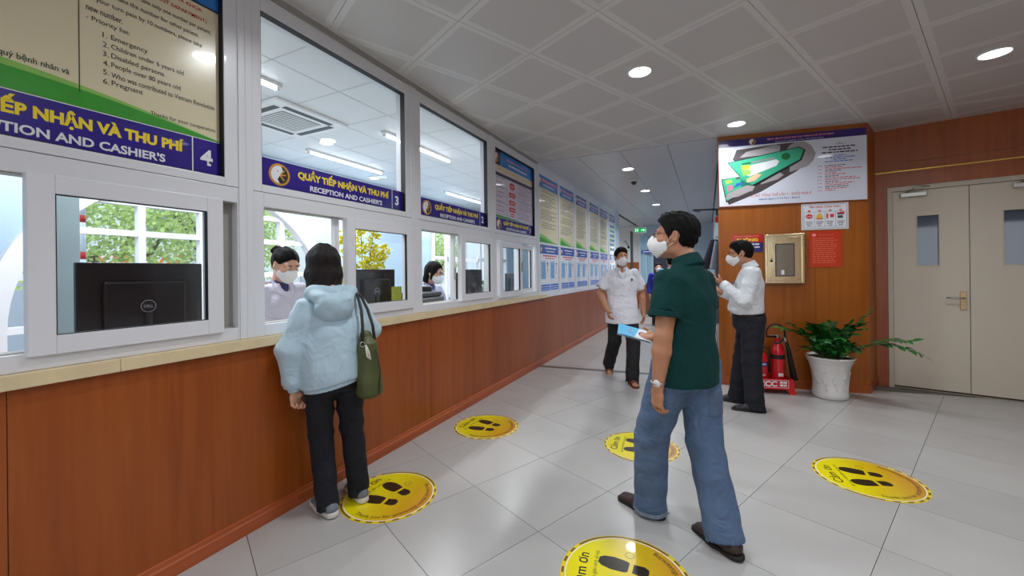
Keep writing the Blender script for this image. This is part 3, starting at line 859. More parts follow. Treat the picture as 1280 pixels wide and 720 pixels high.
for k, yy in enumerate((.60, .485, .385, .295, .225)):
    r_ = random.Random(k + 20)
    pol = ell2(.505, yy, .085, .045, 20) if k in (0, 4) else rect(.41, yy - .03, .60, yy + .03)
    if k == 4: pol = ell2(.505, yy, .06, .022, 20)
    flat('flow_step', [pol], .0026, .0032, P_RED, s)
    flat('flow_step_print', word_bars(.445, .565, yy - .006, .010, r_, .02, .04), .0032, .0036, P_PAPER, s)
for k in range(16):
    r_ = random.Random(k + 50); yy = .645 - k * .029
    flat('text_line', word_bars(.70, 1.12 - .15 * r_.random(), yy, .010, r_, .015, .05), .0026, .003, mat('print_mauve', (150, 120, 160), rough=.5, var=0), s)
    if k % 2 == 0: flat('text_line', word_bars(.07, .30 - .08 * r_.random(), yy, .010, r_, .015, .05), .0026, .003, P_GREY, s)
flat('foot_wave', [wave(0, w, .158, .03)], .0026, .003, P_GREEN, s)

# posters along the corridor wall
PX = -0.0115
_ord = ('first', 'second', 'third', 'fourth', 'fifth', 'last')
for i, (a, b) in enumerate(PY_):
    w, h = b - a, 1.03
    lab = ('%s cream rules poster from the counter, upper row, %s header' % (_ord[i], 'bright blue' if i < 2 else 'indigo')) if i < 5 else 'last upper row poster, white with a blue box diagram'
    s = thing('wall_poster', lab, 'poster', group='posters of the upper row', M=frame_M((PX, a, 1.842), (0, 1, 0), (0, 0, 1)))
    flat('sheet', [rect(0, 0, w, h)], 0, .004, P_CREAM if i < 5 else P_PAPER, s)
    flat('header', [rect(0, h - .19, w, h)], .004, .005, P_HEAD if i < 2 else P_HEAD2, s)
    emblem(.06, h - .085, .045, .005, s)
    flat('header_print', word_bars(.14, w - .05, h - .09, .04, random.Random(i), .03, .08, .015), .005, .0054, P_PINK if i < 2 else P_LILAC, s)
    flat('header_print', word_bars(.18, w - .12, h - .145, .02, random.Random(i + 9), .03, .08, .015), .005, .0054, P_PAPER, s)
    if i < 5:
        r_ = random.Random(100 + i)
        flat('title_print', word_bars(.15, w - .15, h - .25, .022, r_, .04, .09, .014), .004, .0046, P_GOLD, s)
        ls = []
        for k in range(17 + i):
            if r_.random() < .08: continue
            ls += word_bars(.05 + (.06 if r_.random() < .25 else 0), w - .05 - .3 * r_.random() ** 3, h - .30 - k * (.56 / (17 + i)), .012, r_, .015, .06, .010)
        flat('text_lines', ls, .004, .0046, P_GREY, s)
        flat('green_wave', [wave(0, w, 0, .13)], .004, .0046, P_LGREEN, s)
        flat('green_wave', [wave(0, w, 0, .09, ph=.5)], .0046, .005, P_GREEN, s)
    else:
        r_ = random.Random(5)
        for k in range(6):
            for q in range(2):
                flat('diagram_box', [rect(.08 + q * .27, .08 + k * .12, .08 + q * .27 + .20, .08 + k * .12 + .07)], .004, .0046, P_MBLUE if (k + q) % 2 else P_GREEN, s)
        flat('diagram_lines', [rect(.17, .15 + k * .12, .18, .20 + k * .12) for k in range(5)] + [rect(.28, .11 + k * .12, .35, .12 + k * .12) for k in range(6)], .004, .0045, P_GREY, s)
    frame = [rect(-.006, -.006, w + .006, 0), rect(-.006, h, w + .006, h + .006), rect(-.006, 0, 0, h), rect(w, 0, w + .006, h)]
    flat('edge_strip', frame, 0, .006, M_WHITE2, s)
P_SKIN = mat('print_skin', (206, 140, 110), rough=.4, var=.1)
P_COAT = mat('print_coat', (232, 232, 244), rough=.4, var=.03)
for i, (a, b) in enumerate(PY_):
    w, h = b - a - .02, .72
    s = thing('staff_poster', '%s blue and white staff poster from the counter in the lower row' % _ord[i], 'poster', group='posters of the lower row',
              M=frame_M((PX, a + .03, 1.083), (0, 1, 0), (0, 0, 1)))
    flat('sheet', [rect(0, 0, w, h)], 0, .004, P_PAPER, s)
    flat('header', [rect(0, h - .13, w, h)], .004, .005, P_HEAD3, s)
    emblem(.055, h - .065, .04, .005, s)
    flat('header_print', word_bars(.20, w - .10, h - .05, .020, random.Random(i), .03, .07, .012) + word_bars(.25, w - .16, h - .095, .014, random.Random(i + 3), .03, .07, .012), .005, .0054, P_PAPER, s)
    flat('title_print', word_bars(.10, w - .08, h - .17, .022, random.Random(i + 5), .03, .08, .010) + word_bars(.20, w - .18, h - .205, .015, random.Random(i + 7), .03, .08, .010), .004, .0046, P_RED, s)
    for q in range(2):
        x = .03 + q * (w * .5)
        cw = w * .24
        flat('text_column', [rect(x, .20, x + cw, h - .24)], .004, .0044, P_LBLUE, s)
        ls = []
        for k in range(11): ls += word_bars(x + .01, x + cw - .01, .215 + k * .022, .008, random.Random(k + q * 20 + i), .015, .05, .008)
        flat('text_lines', ls, .0044, .0047, P_MBLUE, s)
        # the small photograph: a standing figure in a pale coat
        fx = x + cw + w * .10
        flat('figure_coat', [[(fx - .045, .10), (fx + .045, .10), (fx + .035, .33), (fx + .022, .38), (fx - .022, .38), (fx - .035, .33)]], .004, .0046, P_COAT, s)
        flat('figure_face', [ell2(fx, .42, .022, .03, 14)], .004, .0046, P_SKIN, s)
        flat('figure_hair', [ell2(fx, .445, .024, .014, 14)], .0046, .005, P_BLACK, s)
        flat('figure_tie', [[(fx - .008, .375), (fx + .008, .375), (fx + .006, .29), (fx, .27), (fx - .006, .29)]], .0046, .005, P_RED if i < 2 else P_BLACK, s)
        flat('footer_box', [rect(x, .02, x + w * .45, .115)], .004, .0048, P_MBLUE, s)
        flat('footer_print', word_bars(x + .02, x + w * .42, .075, .014, random.Random(i + q), .02, .05, .008) + word_bars(x + .03, x + w * .40, .04, .012, random.Random(i + q + 4), .02, .05, .008), .0048, .0052, P_PAPER, s)

# ------------------------------------------------------------------ column: map board and notices
CV = Vector((0, 0, 1)); CN = CU.cross(CV)
def on_col(u, z, off=0.0): return CL + CU * u + Vector((0, 0, z)) + CN * off
# u measured from the column's left edge; board 0.02..1.50 wide, 2.19..2.95 high
bw, bh = 1.485, 0.80
s = thing('map_board', 'wide white floor map board with indigo header under the ceiling', 'sign', M=frame_M(on_col(.012, 2.165, .002), CU, CV))
flat('panel', [rect(0, 0, bw, bh)], 0, .012, mat('board_white', (226, 230, 244), rough=.16, var=.01, coat=.6), s)
flat('header', [rect(0, bh - .085, bw, bh)], .012, .0135, mat('header_violet', (52, 34, 110), rough=.25, coat=.4), s)
flat('edge_strip', [rect(-.008, -.008, bw + .008, 0), rect(-.008, bh, bw + .008, bh + .008), rect(-.008, 0, 0, bh), rect(bw, 0, bw + .008, bh)], 0, .014, mat('board_edge', (150, 84, 40), rough=.4), s)
emblem(.36, bh - .045, .036, .0135, s)
text('lettering', 'BỆNH VIỆN ĐA KHOA KHU VỰC THÀNH PHỐ HỒ CHÍ MINH', .52, bh - .048, .66, .034, .0140, P_PINK, s, bold=.02)
text('lettering', 'General hospital of Ho Chi Minh City', .60, bh - .078, .48, .018, .0140, P_LILAC, s)
A_ = lambda pts: [(x * bw, y * bh) for x, y in pts]
zb = .012
C_ASPH = mat('map_asphalt', (74, 66, 68), rough=.4, var=0); C_PAVE = mat('map_pavement', (168, 162, 166), rough=.4, var=0)
C_TEAL = mat('map_teal', (64, 178, 140), rough=.4, var=.03); C_LINE = mat('map_line', (24, 26, 34), rough=.4, var=0)
road = A_([(.045, .055), (.07, .005), (.60, .53), (.64, .60), (.68, .72), (.66, .83), (.62, .885), (.55, .885), (.46, .87), (.14, .83), (.07, .80), (.055, .86), (.20, .74), (.20, .66), (.10, .40)])
flat('map_road', [A_([(.04, .15), (.07, .02), (.30, .19), (.54, .45), (.63, .58), (.60, .72), (.30, .55), (.05, .20)]),
                  A_([(.10, .70), (.13, .84), (.20, .85), (.48, .88), (.58, .88), (.50, .72), (.12, .66)])], zb, zb + .0006, C_ASPH, s)
flat('map_pavement', [A_([(.47, .75), (.50, .84), (.55, .885), (.60, .88), (.645, .82), (.675, .70), (.66, .60), (.62, .52), (.50, .45), (.50, .60)]),
                      A_([(.15, .72), (.20, .80), (.40, .865), (.44, .85), (.43, .74)]), A_([(.14, .20), (.24, .21), (.26, .28), (.22, .33), (.10, .22)]),
                      A_([(.30, .30), (.42, .36), (.46, .42), (.43, .46), (.30, .38)])], zb + .0006, zb + .001, C_PAVE, s)
green = A_([(.062, .655), (.56, .80), (.60, .76), (.575, .62), (.05, .065), (.02, .41), (.155, .445)])
flat('map_line', [A_([(.058, .66), (.565, .812), (.608, .76), (.582, .612), (.05, .055), (.015, .415), (.148, .44)])], zb + .001, zb + .0012, C_LINE, s)
flat('map_building', [A_([(.066, .652), (.56, .798), (.596, .76), (.570, .628), (.16, .22), (.153, .448)]), A_([(.022, .405), (.155, .445), (.24, .30), (.055, .075)])], zb + .0012, zb + .0016, C_TEAL, s)
flat('map_courtyard', [A_([(.20, .56), (.24, .60), (.41, .655), (.43, .62), (.41, .56), (.22, .43), (.19, .46)])], zb + .0016, zb + .002, P_PAPER, s)
flat('map_pavement', [A_([(.04, .10), (.14, .14), (.24, .22), (.26, .28), (.20, .30), (.06, .19)])], zb + .0016, zb + .0020, C_PAVE, s)
for nm, c, pts in (('yellow', (232, 224, 60), [(.165, .53), (.225, .545), (.222, .60), (.165, .60)]), ('lime', (150, 210, 90), [(.175, .44), (.23, .47), (.225, .53), (.165, .53)]),
                   ('olive_block', (160, 206, 80), [(.05, .33), (.10, .36), (.09, .40), (.045, .40)]), ('blue_block', (40, 100, 190), [(.10, .27), (.16, .31), (.175, .35), (.13, .34)]),
                   ('pink_block', (226, 120, 150), [(.06, .22), (.10, .25), (.095, .32), (.06, .31)]), ('peach_block', (236, 190, 150), [(.20, .34), (.26, .36), (.31, .45), (.27, .46), (.20, .39)]),
                   ('dark_green_block', (20, 110, 70), [(.165, .61), (.23, .62), (.23, .645), (.165, .63)]), ('grey_block', (150, 150, 156), [(.24, .62), (.40, .66), (.40, .69), (.24, .65)]),
                   ('maroon_block', (110, 40, 60), [(.12, .40), (.155, .41), (.15, .43), (.12, .42)])):
    flat('map_block', [A_(pts)], zb + .0020, zb + .0024, mat('map_' + nm, c, rough=.4, var=0), s)
flat('map_tree', [ell2(.475 * bw, .685 * bh, .030 * bw, .05 * bh, 20)], zb + .0020, zb + .0024, mat('map_tree_green', (24, 112, 50), rough=.4, var=0), s)
text('lettering', 'SƠ ĐỒ TỔNG THỂ LẦU 1 - KHỐI NHÀ E', .335, .095, .62, .045, zb + .0006, P_RED, s, bold=.005)
text('lettering', 'General diagram of 1st Floor - Block E', .42, .048, .42, .028, zb + .0006, P_HEAD3, s, slant=.2, bold=.01)
text('lettering', 'LẦU 1', 1.20, .640, .09, .026, zb + .0006, P_BLACK, s, bold=.02)
for k, (x0_, x1_) in enumerate(((1.07, 1.39), (1.13, 1.34), (1.06, 1.40))):
    flat('text_line', word_bars(x0_, x1_, .605 - k * .030, .014, random.Random(k), .02, .05), zb, zb + .0006, P_BLACK, s)
for k, (x0_, x1_) in enumerate(((1.18, 1.29), (1.09, 1.38), (1.17, 1.30), (1.09, 1.37))):
    flat('text_line', word_bars(x0_, x1_, .51 - k * .022, .009, random.Random(k + 8), .02, .05), zb, zb + .0006, P_MBLUE, s)
for k in range(15):
    r_ = random.Random(k + 70)
    col_ = P_RED if (k * 7) % 3 else P_BLACK
    flat('text_line', word_bars(1.02, 1.06, .40 - k * .020, .007, r_, .01, .02) if k % 2 == 0 else [], zb, zb + .0006, col_, s) if k % 2 == 0 else None
    flat('text_line', word_bars(1.09, 1.18 + .26 * r_.random(), .40 - k * .020, .008, r_, .015, .05), zb, zb + .0006, col_, s)

def col_poster(name, label, u0, z0, u1, z1, m, off=.002):
    t = thing(name, label, 'poster', M=frame_M(on_col(u0, z0, off), CU, CV))
    flat('sheet', [rect(0, 0, u1 - u0, z1 - z0)], 0, .004, m, t)
    return t
# fire drill notice with four pictograms
t = col_poster('fire_drill_notice', 'white fire drill notice with four numbered pictures below the map', 0.87, 1.845, 1.325, 2.145, P_PAPER)
w, h = .455, .30
text('lettering', 'TIÊU LỆNH CHỮA CHÁY', .075, h - .055, .31, .030, .0046, P_RED, t, bold=.03)
flat('border_line', [rect(.012, .012, w - .012, .015), rect(.012, h - .015, w - .012, h - .012), rect(.012, .012, .015, h - .012), rect(w - .015, .012, w - .012, h - .012)] +
     [rect(.025 + k * .102, .03, .027 + k * .102, h - .095) for k in range(5)] + [rect(.025, .03, w - .025, .032), rect(.025, h - .097, w - .025, h - .095)], .004, .0046, P_BLACK, t)
_cols = [(214, 50, 50), (232, 190, 70), (222, 70, 70), (70, 66, 80)]
for k in range(4):
    cx = .076 + k * .102
    flat('step_badge', [ell2(cx, h - .085, .014, .012, 14)], .0046, .0052, P_RED, t)
    text('number', '%d' % (k + 1), cx - .005, h - .092, None, .014, .0056, P_PAPER, t, bold=.03)
    mm_ = mat('picto_%d' % k, _cols[k], rough=.4, var=.1, scale=40)
    if k == 0:
        pts = [(cx + (.042 if q % 2 else .030) * math.cos(q * math.pi / 9), h - .145 + (.034 if q % 2 else .022) * math.sin(q * math.pi / 9)) for q in range(18)]
        flat('pictogram', [pts], .0046, .005, mm_, t); text('lettering', 'CHÁY', cx - .025, h - .152, .05, .014, .0054, P_PAPER, t, bold=.03)
    elif k == 1:
        flat('pictogram', [rect(cx - .03, h - .175, cx + .03, h - .135), [(cx - .02, h - .135), (cx + .012, h - .135), (cx + .02, h - .112), (cx - .012, h - .112)]], .0046, .005, mm_, t)
        flat('pictogram', [rect(cx - .034, h - .182, cx + .034, h - .172)], .005, .0054, P_RED, t)
    elif k == 2:
        flat('pictogram', [rect(cx - .036, h - .175, cx - .018, h - .118), [(cx + .002, h - .165), (cx + .034, h - .165), (cx + .040, h - .125), (cx - .004, h - .125)]], .0046, .005, mm_, t)
    else:
        flat('pictogram', [rect(cx - .034, h - .135, cx + .03, h - .112), rect(cx - .03, h - .175, cx + .02, h - .145)], .0046, .005, mm_, t)
        flat('pictogram', [rect(cx - .01, h - .125, cx + .034, h - .105)], .005, .0054, P_RED, t)
    flat('text_line', word_bars(cx - .035, cx + .036, .085, .008, random.Random(k), .01, .03, .004) + word_bars(cx - .03, cx + .03, .065, .008, random.Random(k + 3), .01, .03, .004) + word_bars(cx - .02, cx + .02, .045, .008, random.Random(k + 6), .01, .03, .004), .004, .0046, P_BLACK, t)
# red regulation plate with faint white print
t = col_poster('red_regulation_plate', 'glossy red regulation plate right of the gold cabinet', 0.945, 1.415, 1.260, 1.828, mat('red_plate', (206, 62, 36), rough=.14, var=.05, coat=.7))
flat('plate_mark', [rect(.03, .355, .065, .385)], .004, .0046, P_PINK, t)
text('lettering', 'NỘI QUY PCCC', .085, .358, .15, .022, .0046, mat('print_salmon', (236, 130, 96), rough=.4, var=0), t)
ls = []
for k in range(13): ls += word_bars(.03, .28 - .05 * random.Random(k).random(), .325 - k * .023, .006, random.Random(k), .02, .05)
flat('text_lines', ls, .004, .0045, MATS['print_salmon'], t)
# red and blue plate behind the head of the man with the phone
t = col_poster('red_blue_plate', 'small red and blue plate with yellow lettering behind the phone man', .150, 1.605, .475, 1.815, mat('plate_red', (200, 26, 34), rough=.3, coat=.4))
flat('lower_field', [rect(0, 0, .325, .115)], .004, .005, mat('plate_blue', (36, 34, 110), rough=.3, coat=.4), t)
text('lettering', 'KHU VỰC CẤM HÚT THUỐC', .03, .185, .26, .014, .0046, P_YEL, t)
text('lettering', 'KHÔNG', .05, .130, .225, .042, .0046, P_YEL, t, bold=.04)
flat('text_line', word_bars(.03, .29, .085, .016, random.Random(1), .03, .06) + word_bars(.03, .29, .05, .016, random.Random(2), .03, .06), .005, .0056, P_PAPER, t)

# gold fire cabinet
t = thing('fire_cabinet', 'gold mirror-finish fire hose cabinet with a dark glass door on the column', 'cabinet', M=frame_M(on_col(.488, 1.232, .0), CU, CV))
M_GOLD = mat('gold_mirror', (246, 232, 188), rough=.20, metal=1.0, var=.06, bump=.12, bscale=9)
w, h = .40, .575
box('body', (0, 0, .001), (w, h, .03), M_GOLD, t)
for (a, b, c, d) in ((0, 0, .028, h), (w - .028, 0, w, h), (.028, 0, w - .028, .028), (.028, h - .028, w - .028, h)):
    box('frame_strip', (a, b, .030), (c, d, .042), M_GOLD, t, bevel=.004)
dr = box('door', (.032, .032, .030), (w - .032, h - .032, .036), M_GOLD, t, bevel=.002)
gx0, gx1, gy0, gy1 = .105, .30, .08, .462
for (a, b, c, d) in ((gx0, gy0, gx0 + .008, gy1), (gx1 - .008, gy0, gx1, gy1), (gx0, gy0, gx1, gy0 + .008), (gx0, gy1 - .008, gx1, gy1)):
    box('gasket', (a, b, .036), (c, d, .040), M_SEAL, dr)
box('pane', (gx0 + .008, gy0 + .008, .0365), (gx1 - .008, gy1 - .008, .0375), mat('dark_mirror', (170, 172, 160), rough=.06, metal=.85, var=.25, scale=14, bump=.05, bscale=20), dr)
box('notice', (.165, .10, .0376), (.195, .155, .0380), P_PAPER, dr)
lathe('lock', [(0, .048), (.012, .048), (.014, .036), (.014, .03)], M_STEEL, t, seg=16, loc=(.066, .285, 0))
lathe('lock', [(0, .048), (.012, .048), (.014, .036), (.014, .03)], M_SEAL, t, seg=16, loc=(.066, .262, 0))

# exit sign hanging in the corridor
t = thing('exit_sign', 'green illuminated running man exit sign hanging in the corridor', 'sign', (0.36, 13.1, 2.58))
box('housing', (-.18, -.02, 0), (.18, .02, .16), M_WHITE2, t, bevel=.006)
box('face', (-.165, -.0225, .015), (.165, -.02, .145), mat('exit_green', (6, 140, 70), rough=.4, emit=(10, 170, 84), estr=.6), t)
P_EX = mat('exit_mint', (190, 255, 214), rough=.4, emit=(190, 255, 214), estr=1.0)
fm = frame_M((0, -.0226, .08), (1, 0, 0), (0, 0, 1)); fe = empty('pictogram', M=fm); fe.parent = t
flat('running_figure', [ell2(-.075, .038, .012, .012, 12), [(-.10, -.005), (-.075, .022), (-.05, .022), (-.045, .010), (-.068, -.012), (-.055, -.04), (-.07, -.045), (-.085, -.02), (-.115, -.03), (-.12, -.02)]], 0, .001, P_EX, fe)
flat('door_shape', [rect(-.145, -.05, -.125, .05), rect(-.145, .043, -.10, .05)], 0, .001, P_EX, fe)
flat('arrow', [[(.03, -.012), (.10, -.012), (.10, -.035), (.145, 0), (.10, .035), (.10, .012), (.03, .012)]], 0, .001, P_EX, fe)
for s_ in (-.12, .12): tube('hanger', [(s_, 0, .16), (s_, 0, .44)], .005, M_STEEL, t, seg=6)
# room sign on the partition
t = thing('room_sign', 'small dark blue room sign on the glazed partition at the corridor end', 'sign', M=frame_M((.24, YF - .95, 1.98), (1, 0, 0), (0, 0, 1)))
flat('plate', [rect(0, 0, .36, .10)], 0, .02, P_HEAD3, t); flat('plate_print', word_bars(.04, .32, .035, .03, random.Random(2), .05, .09), .02, .021, P_PAPER, t)

# ------------------------------------------------------------------ floor stickers
ST_Y = mat('sticker_yellow', (236, 208, 16), rough=.28, var=.06, scale=3, coat=.3)
ST_B = mat('sticker_brown', (120, 92, 30), rough=.3, var=.05)
ST_K = mat('sticker_black', (36, 28, 12), rough=.3, var=.05, coat=.2)
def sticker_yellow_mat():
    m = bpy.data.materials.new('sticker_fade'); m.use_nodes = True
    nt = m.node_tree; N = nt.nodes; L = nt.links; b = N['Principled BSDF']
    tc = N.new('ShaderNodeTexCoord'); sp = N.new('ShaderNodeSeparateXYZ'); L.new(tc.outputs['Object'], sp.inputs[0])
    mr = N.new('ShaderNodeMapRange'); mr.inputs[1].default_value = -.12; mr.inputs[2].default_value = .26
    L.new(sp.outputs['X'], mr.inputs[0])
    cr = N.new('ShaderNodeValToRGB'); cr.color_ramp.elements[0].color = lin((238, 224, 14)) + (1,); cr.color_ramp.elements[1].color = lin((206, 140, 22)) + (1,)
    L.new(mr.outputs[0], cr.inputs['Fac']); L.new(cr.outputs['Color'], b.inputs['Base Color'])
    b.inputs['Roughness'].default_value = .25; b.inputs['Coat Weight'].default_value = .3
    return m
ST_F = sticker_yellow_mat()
def shoe_print(cx, cy, s=1.0):
    """sole print pointing to +x: forefoot pad and heel pad"""
    sole = [(-.105, -.020), (-.085, -.036), (-.04, -.045), (.02, -.040), (.035, -.030), (.035, .030), (.02, .038), (-.04, .044), (-.085, .034), (-.105, .018)]
    heel = [(.055, -.030), (.105, -.034), (.125, -.020), (.128, .0), (.125, .020), (.105, .033), (.055, .030)]
    return [[(cx + x * s, cy + y * s) for x, y in sole], [(cx + x * s, cy + y * s) for x, y in heel]]
def sticker(x, y, rot, label, R=.293):
    """local -x side carries the Vietnamese heading, +x the heel end"""
    t = thing('floor_sticker', label, 'floor sticker', (x, y, 0), rot, group='yellow distancing stickers')
    flat('backing', [ell2(0, 0, R, R, 56)], 0.0003, .0012, ST_Y, t)
    flat('white_ring', ring_polys(0, 0, R * .915, R * .93, 56), .0012, .0014, P_WHITE, t)
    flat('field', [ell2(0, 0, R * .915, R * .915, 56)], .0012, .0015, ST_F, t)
    dash = []
    for k in range(24):
        a = k * math.pi / 12
        if 2 < k < 9 or 14 < k < 17: dash += ring_polys(0, 0, R * .945, R * .985, 3, a, a + .26)
        else: dash += ring_polys(0, 0, R * .945, R * .985, 2, a, a + .13)
    flat('border_dash', dash, .0012, .0016, ST_B, t)['kind'] = 'stuff'
    for sg in (1, -1):
        pr = []
        for pl in shoe_print(0, 0, 1.0):
            a = -sg * math.radians(10); ca, sa = math.cos(a), math.sin(a)
            pr.append([(-.02 + ca * x - sa * y * sg, sg * .076 + sa * x + ca * y * sg) for x, y in (pl if sg > 0 else pl[::-1])])
        flat('shoe_print', [pr[0]], .0015, .0018, ST_K, t); flat('heel_print', [pr[1]], .0015, .0018, ST_K, t)
    text('lettering', 'Cảm ơn', 0, 0, .24, .058, .0018, ST_K, t, bold=.012, bend=(1.2, 0, 1.375, math.pi, 1)) 
    text('lettering', 'Đã thực hiện giãn cách xã hội', 0, 0, .30, .026, .0018, ST_K, t, bend=(1.2, 0, 1.325, math.pi, 1))
    text('lettering', 'Thank you for practicing social distancing', 0, 0, .70, .036, .0018, ST_K, t, bold=.006, bend=(0, 0, R * .87, math.radians(-22), -1))
    flat('maker_mark', ring_polys(.02, .155, .020, .0225, 16), .0015, .0018, ST_K, t)
    return t

sticker(.434, 1.940, math.radians(1), 'yellow floor sticker half covered by the foot of the woman in the hoodie')
sticker(.431, 3.181, 0.0, 'yellow floor sticker farther along the counter, fully uncovered')
sticker(1.765, 3.322, math.radians(5), 'yellow floor sticker partly hidden behind the leg of the green shirt man', R=.29)
sticker(3.200, 3.445, math.radians(8), 'yellow floor sticker alone on the right in front of the door', R=.30)
sticker(1.905, 1.865, math.radians(10), 'yellow floor sticker cut by the bottom edge of the picture', R=.295)
# ------------------------------------------------------------------ reception room behind the hatches
BX = -3.0
ARC = (2.65, 0.95, 1.50, 1.64)     # centre y, centre z, inner and outer radius of the arched window
wall_rb = struct(empty('wall_reception'))
def wall_with_holes():
    """rear wall in the (y, z) plane: an arched window and a tall rectangular one cut out of it"""
    bm = bmesh.new()
    cy, cz, r = ARC[0], ARC[1], ARC[3] - .05
    n = 24
    arc = [(cy + r * math.cos(math.pi * k / n), cz + r * math.sin(math.pi * k / n)) for k in range(n + 1)]   # right to left over the top
    polys = [rect(-3.0, 0, cy - r, CEIL), rect(cy + r, 0, 6.9, CEIL), rect(6.9, 2.35, 10.4, CEIL), rect(6.9, 0, 10.4, 0.85), rect(10.4, 0, 11.5, CEIL)]
    for (ya, za), (yb, zb_) in zip(arc[:-1], arc[1:]): polys.append([(yb, zb_), (ya, za), (ya, CEIL), (yb, CEIL)])
    for p in polys:
        f = bm.faces.new([bm.verts.new((BX, y, z)) for y, z in p])
    bmesh.ops.triangulate(bm, faces=bm.faces[:])
    r_ = bmesh.ops.extrude_face_region(bm, geom=bm.faces[:])
    bmesh.ops.translate(bm, verts=[v for v in r_['geom'] if isinstance(v, bmesh.types.BMVert)], vec=(-.15, 0, 0))
    link_mesh('wall_face', bm_mesh(bm, 'wall'), M_BLUEW, wall_rb)
wall_with_holes()
box('end_face', (-3.1, 11.40, 0), (-0.14, 11.50, CEIL), M_BLUEW, wall_rb)
box('end_face', (-3.1, -3.1, 0), (-0.04, -3.0, CEIL), M_BLUEW, wall_rb)
box('pillar', (-1.56, 1.03, 0), (-1.45, 1.135, 2.985), mat('grey_pillar', (150, 166, 170), rough=.5), wall_rb)
# the arched window
aw = struct(empty('window_7'))
bm = bmesh.new(); n = 40
for (x0, x1, r0, r1) in ((BX - .02, BX + .10, ARC[2], ARC[3]),):
    rings = []
    for k in range(n + 1):
        a = math.pi * k / n; c, s = math.cos(a), math.sin(a)
        rings.append([bm.verts.new((x, ARC[0] + r * c, ARC[1] + r * s)) for x, r in ((x0, r0), (x1, r0), (x1, r1), (x0, r1))])
    for A, B in zip(rings[:-1], rings[1:]):
        for k in range(4): bm.faces.new((A[k], A[(k + 1) % 4], B[(k + 1) % 4], B[k]))
    bm.faces.new(rings[0]); bm.faces.new(rings[-1][::-1])
link_mesh('arch_frame', bm_mesh(bm, 'arch_frame'), M_WHITE2, aw)
for sg in (-1, 1):
    yy = ARC[0] + sg * (ARC[2] + ARC[3]) / 2
    box('arch_leg', (BX - .02, yy - .07, 0), (BX + .10, yy + .07, ARC[1]), M_WHITE2, aw)
def half_h(y, r=ARC[2]): return ARC[1] + math.sqrt(max(0, r * r - (y - ARC[0]) ** 2))
for y, wd in ((1.47, .20), (2.05, .06), (2.60, .06), (3.08, .06), (3.56, .06)):
    box('mullion', (BX - .03, y - wd / 2, .2), (BX + .05, y + wd / 2, half_h(y)), M_WHITE2, aw)
for z in (.95, 1.40, 1.83, 2.14):
    hw = math.sqrt(ARC[2] ** 2 - max(0, z - ARC[1]) ** 2)
    box('transom', (BX - .03, ARC[0] - hw, z - .03), (BX + .048, ARC[0] + hw, z + .03), M_WHITE2, aw)
bm = bmesh.new(); prism_bm(bm, [(ARC[0] - ARC[2], 0), (ARC[0] + ARC[2], 0)] + [(ARC[0] + ARC[2] * math.cos(math.pi * k / 30), ARC[1] + ARC[2] * math.sin(math.pi * k / 30)) for k in range(31)], -.003, .003)
for v in bm.verts: v.co = Vector((BX - .02 + v.co.z, v.co.x, v.co.y))
link_mesh('pane', bm_mesh(bm, 'pane'), M_GLASSB, aw)
# the tall window further along
tw = struct(empty('window_8'))
for y in (6.93, 7.55, 8.2, 8.9, 9.6, 10.36): box('mullion', (BX - .03, y - .04, .85), (BX + .05, y + .04, 2.35), M_WHITE2, tw)
for z in (.88, 1.72, 2.32): box('transom', (BX - .03, 6.9, z - .035), (BX + .045, 10.4, z + .035), M_WHITE2, tw)
box('pane', (BX - .005, 6.9, .85), (BX, 10.4, 2.35), M_GLASSB, tw)
# glass screen inside the room, behind window two
scr = struct(empty('window_9'))
for y in (6.0, 7.1): box('screen_post', (-2.0, y - .025, 0), (-1.95, y + .025, 2.5), M_WHITE2, scr)
box('screen_rail', (-2.0, 6.0, 2.46), (-1.95, 7.1, 2.52), M_WHITE2, scr); box('screen_rail', (-2.0, 6.0, 1.60), (-1.95, 7.1, 1.68), M_WHITE2, scr)
box('pane', (-1.978, 6.02, .1), (-1.972, 7.08, 2.46), M_GLASS, scr)

# air conditioner cassette
t = thing('ceiling_air_conditioner', 'white square air conditioner cassette with grey grille in the reception ceiling', 'air conditioner', (-1.57, 2.70, 2.985))
box('panel', (-.40, -.40, -.03), (.40, .40, 0), M_RIM, t, bevel=.012)
box('grille', (-.21, -.21, -.034), (.21, .21, -.029), mat('ac_grille', (150, 152, 152), rough=.6), t)
for k in range(14): box('grille_bar', (-.20, -.20 + k * .03, -.037), (.20, -.19 + k * .03, -.034), M_RIM, t)
for (a, b, c, d) in ((-.26, .27, .26, .33), (-.26, -.33, .26, -.27), (.27, -.26, .33, .26), (-.33, -.26, -.27, .26)):
    box('air_slot', (a, b, -.033), (c, d, -.029), mat('slot_dark', (70, 74, 78), rough=.6), t)
for (x, y, lb) in ((-1.875, 3.40, 'small round light between the air conditioner and the long tube'), (-2.72, 5.02, 'small round light low above the number three sign end')):
    downlight(x, y, 2.985, lb, 'reception downlights', power=10, r=.075)
t = thing('smoke_detector', 'small white round smoke detector on the reception ceiling', 'detector', (-1.75, 4.55, 2.985))
lathe('base', [(0, 0), (.055, 0), (.055, -.012), (.04, -.03), (0, -.034)], M_RIM, t, seg=20)

# inner desk
M_DESK = mat('desk_laminate', (206, 204, 200), rough=.35)
M_DESKW = mat('desk_dark', (96, 62, 42), rough=.4)
t = thing('reception_desk', 'long pale reception desk running behind the counter windows', 'desk', (0, 0, 0))
box('desk_top', (-.50, -2.6, .74), (-.15, 11.0, .78), M_DESK, t, bevel=.004)
for y in (-2.5, 0.05, 1.40, 2.78, 4.2, 5.6, 8.0, 10.9): box('desk_panel', (-.48, y - .02, 0), (-.16, y + .02, .74), M_DESK, t)
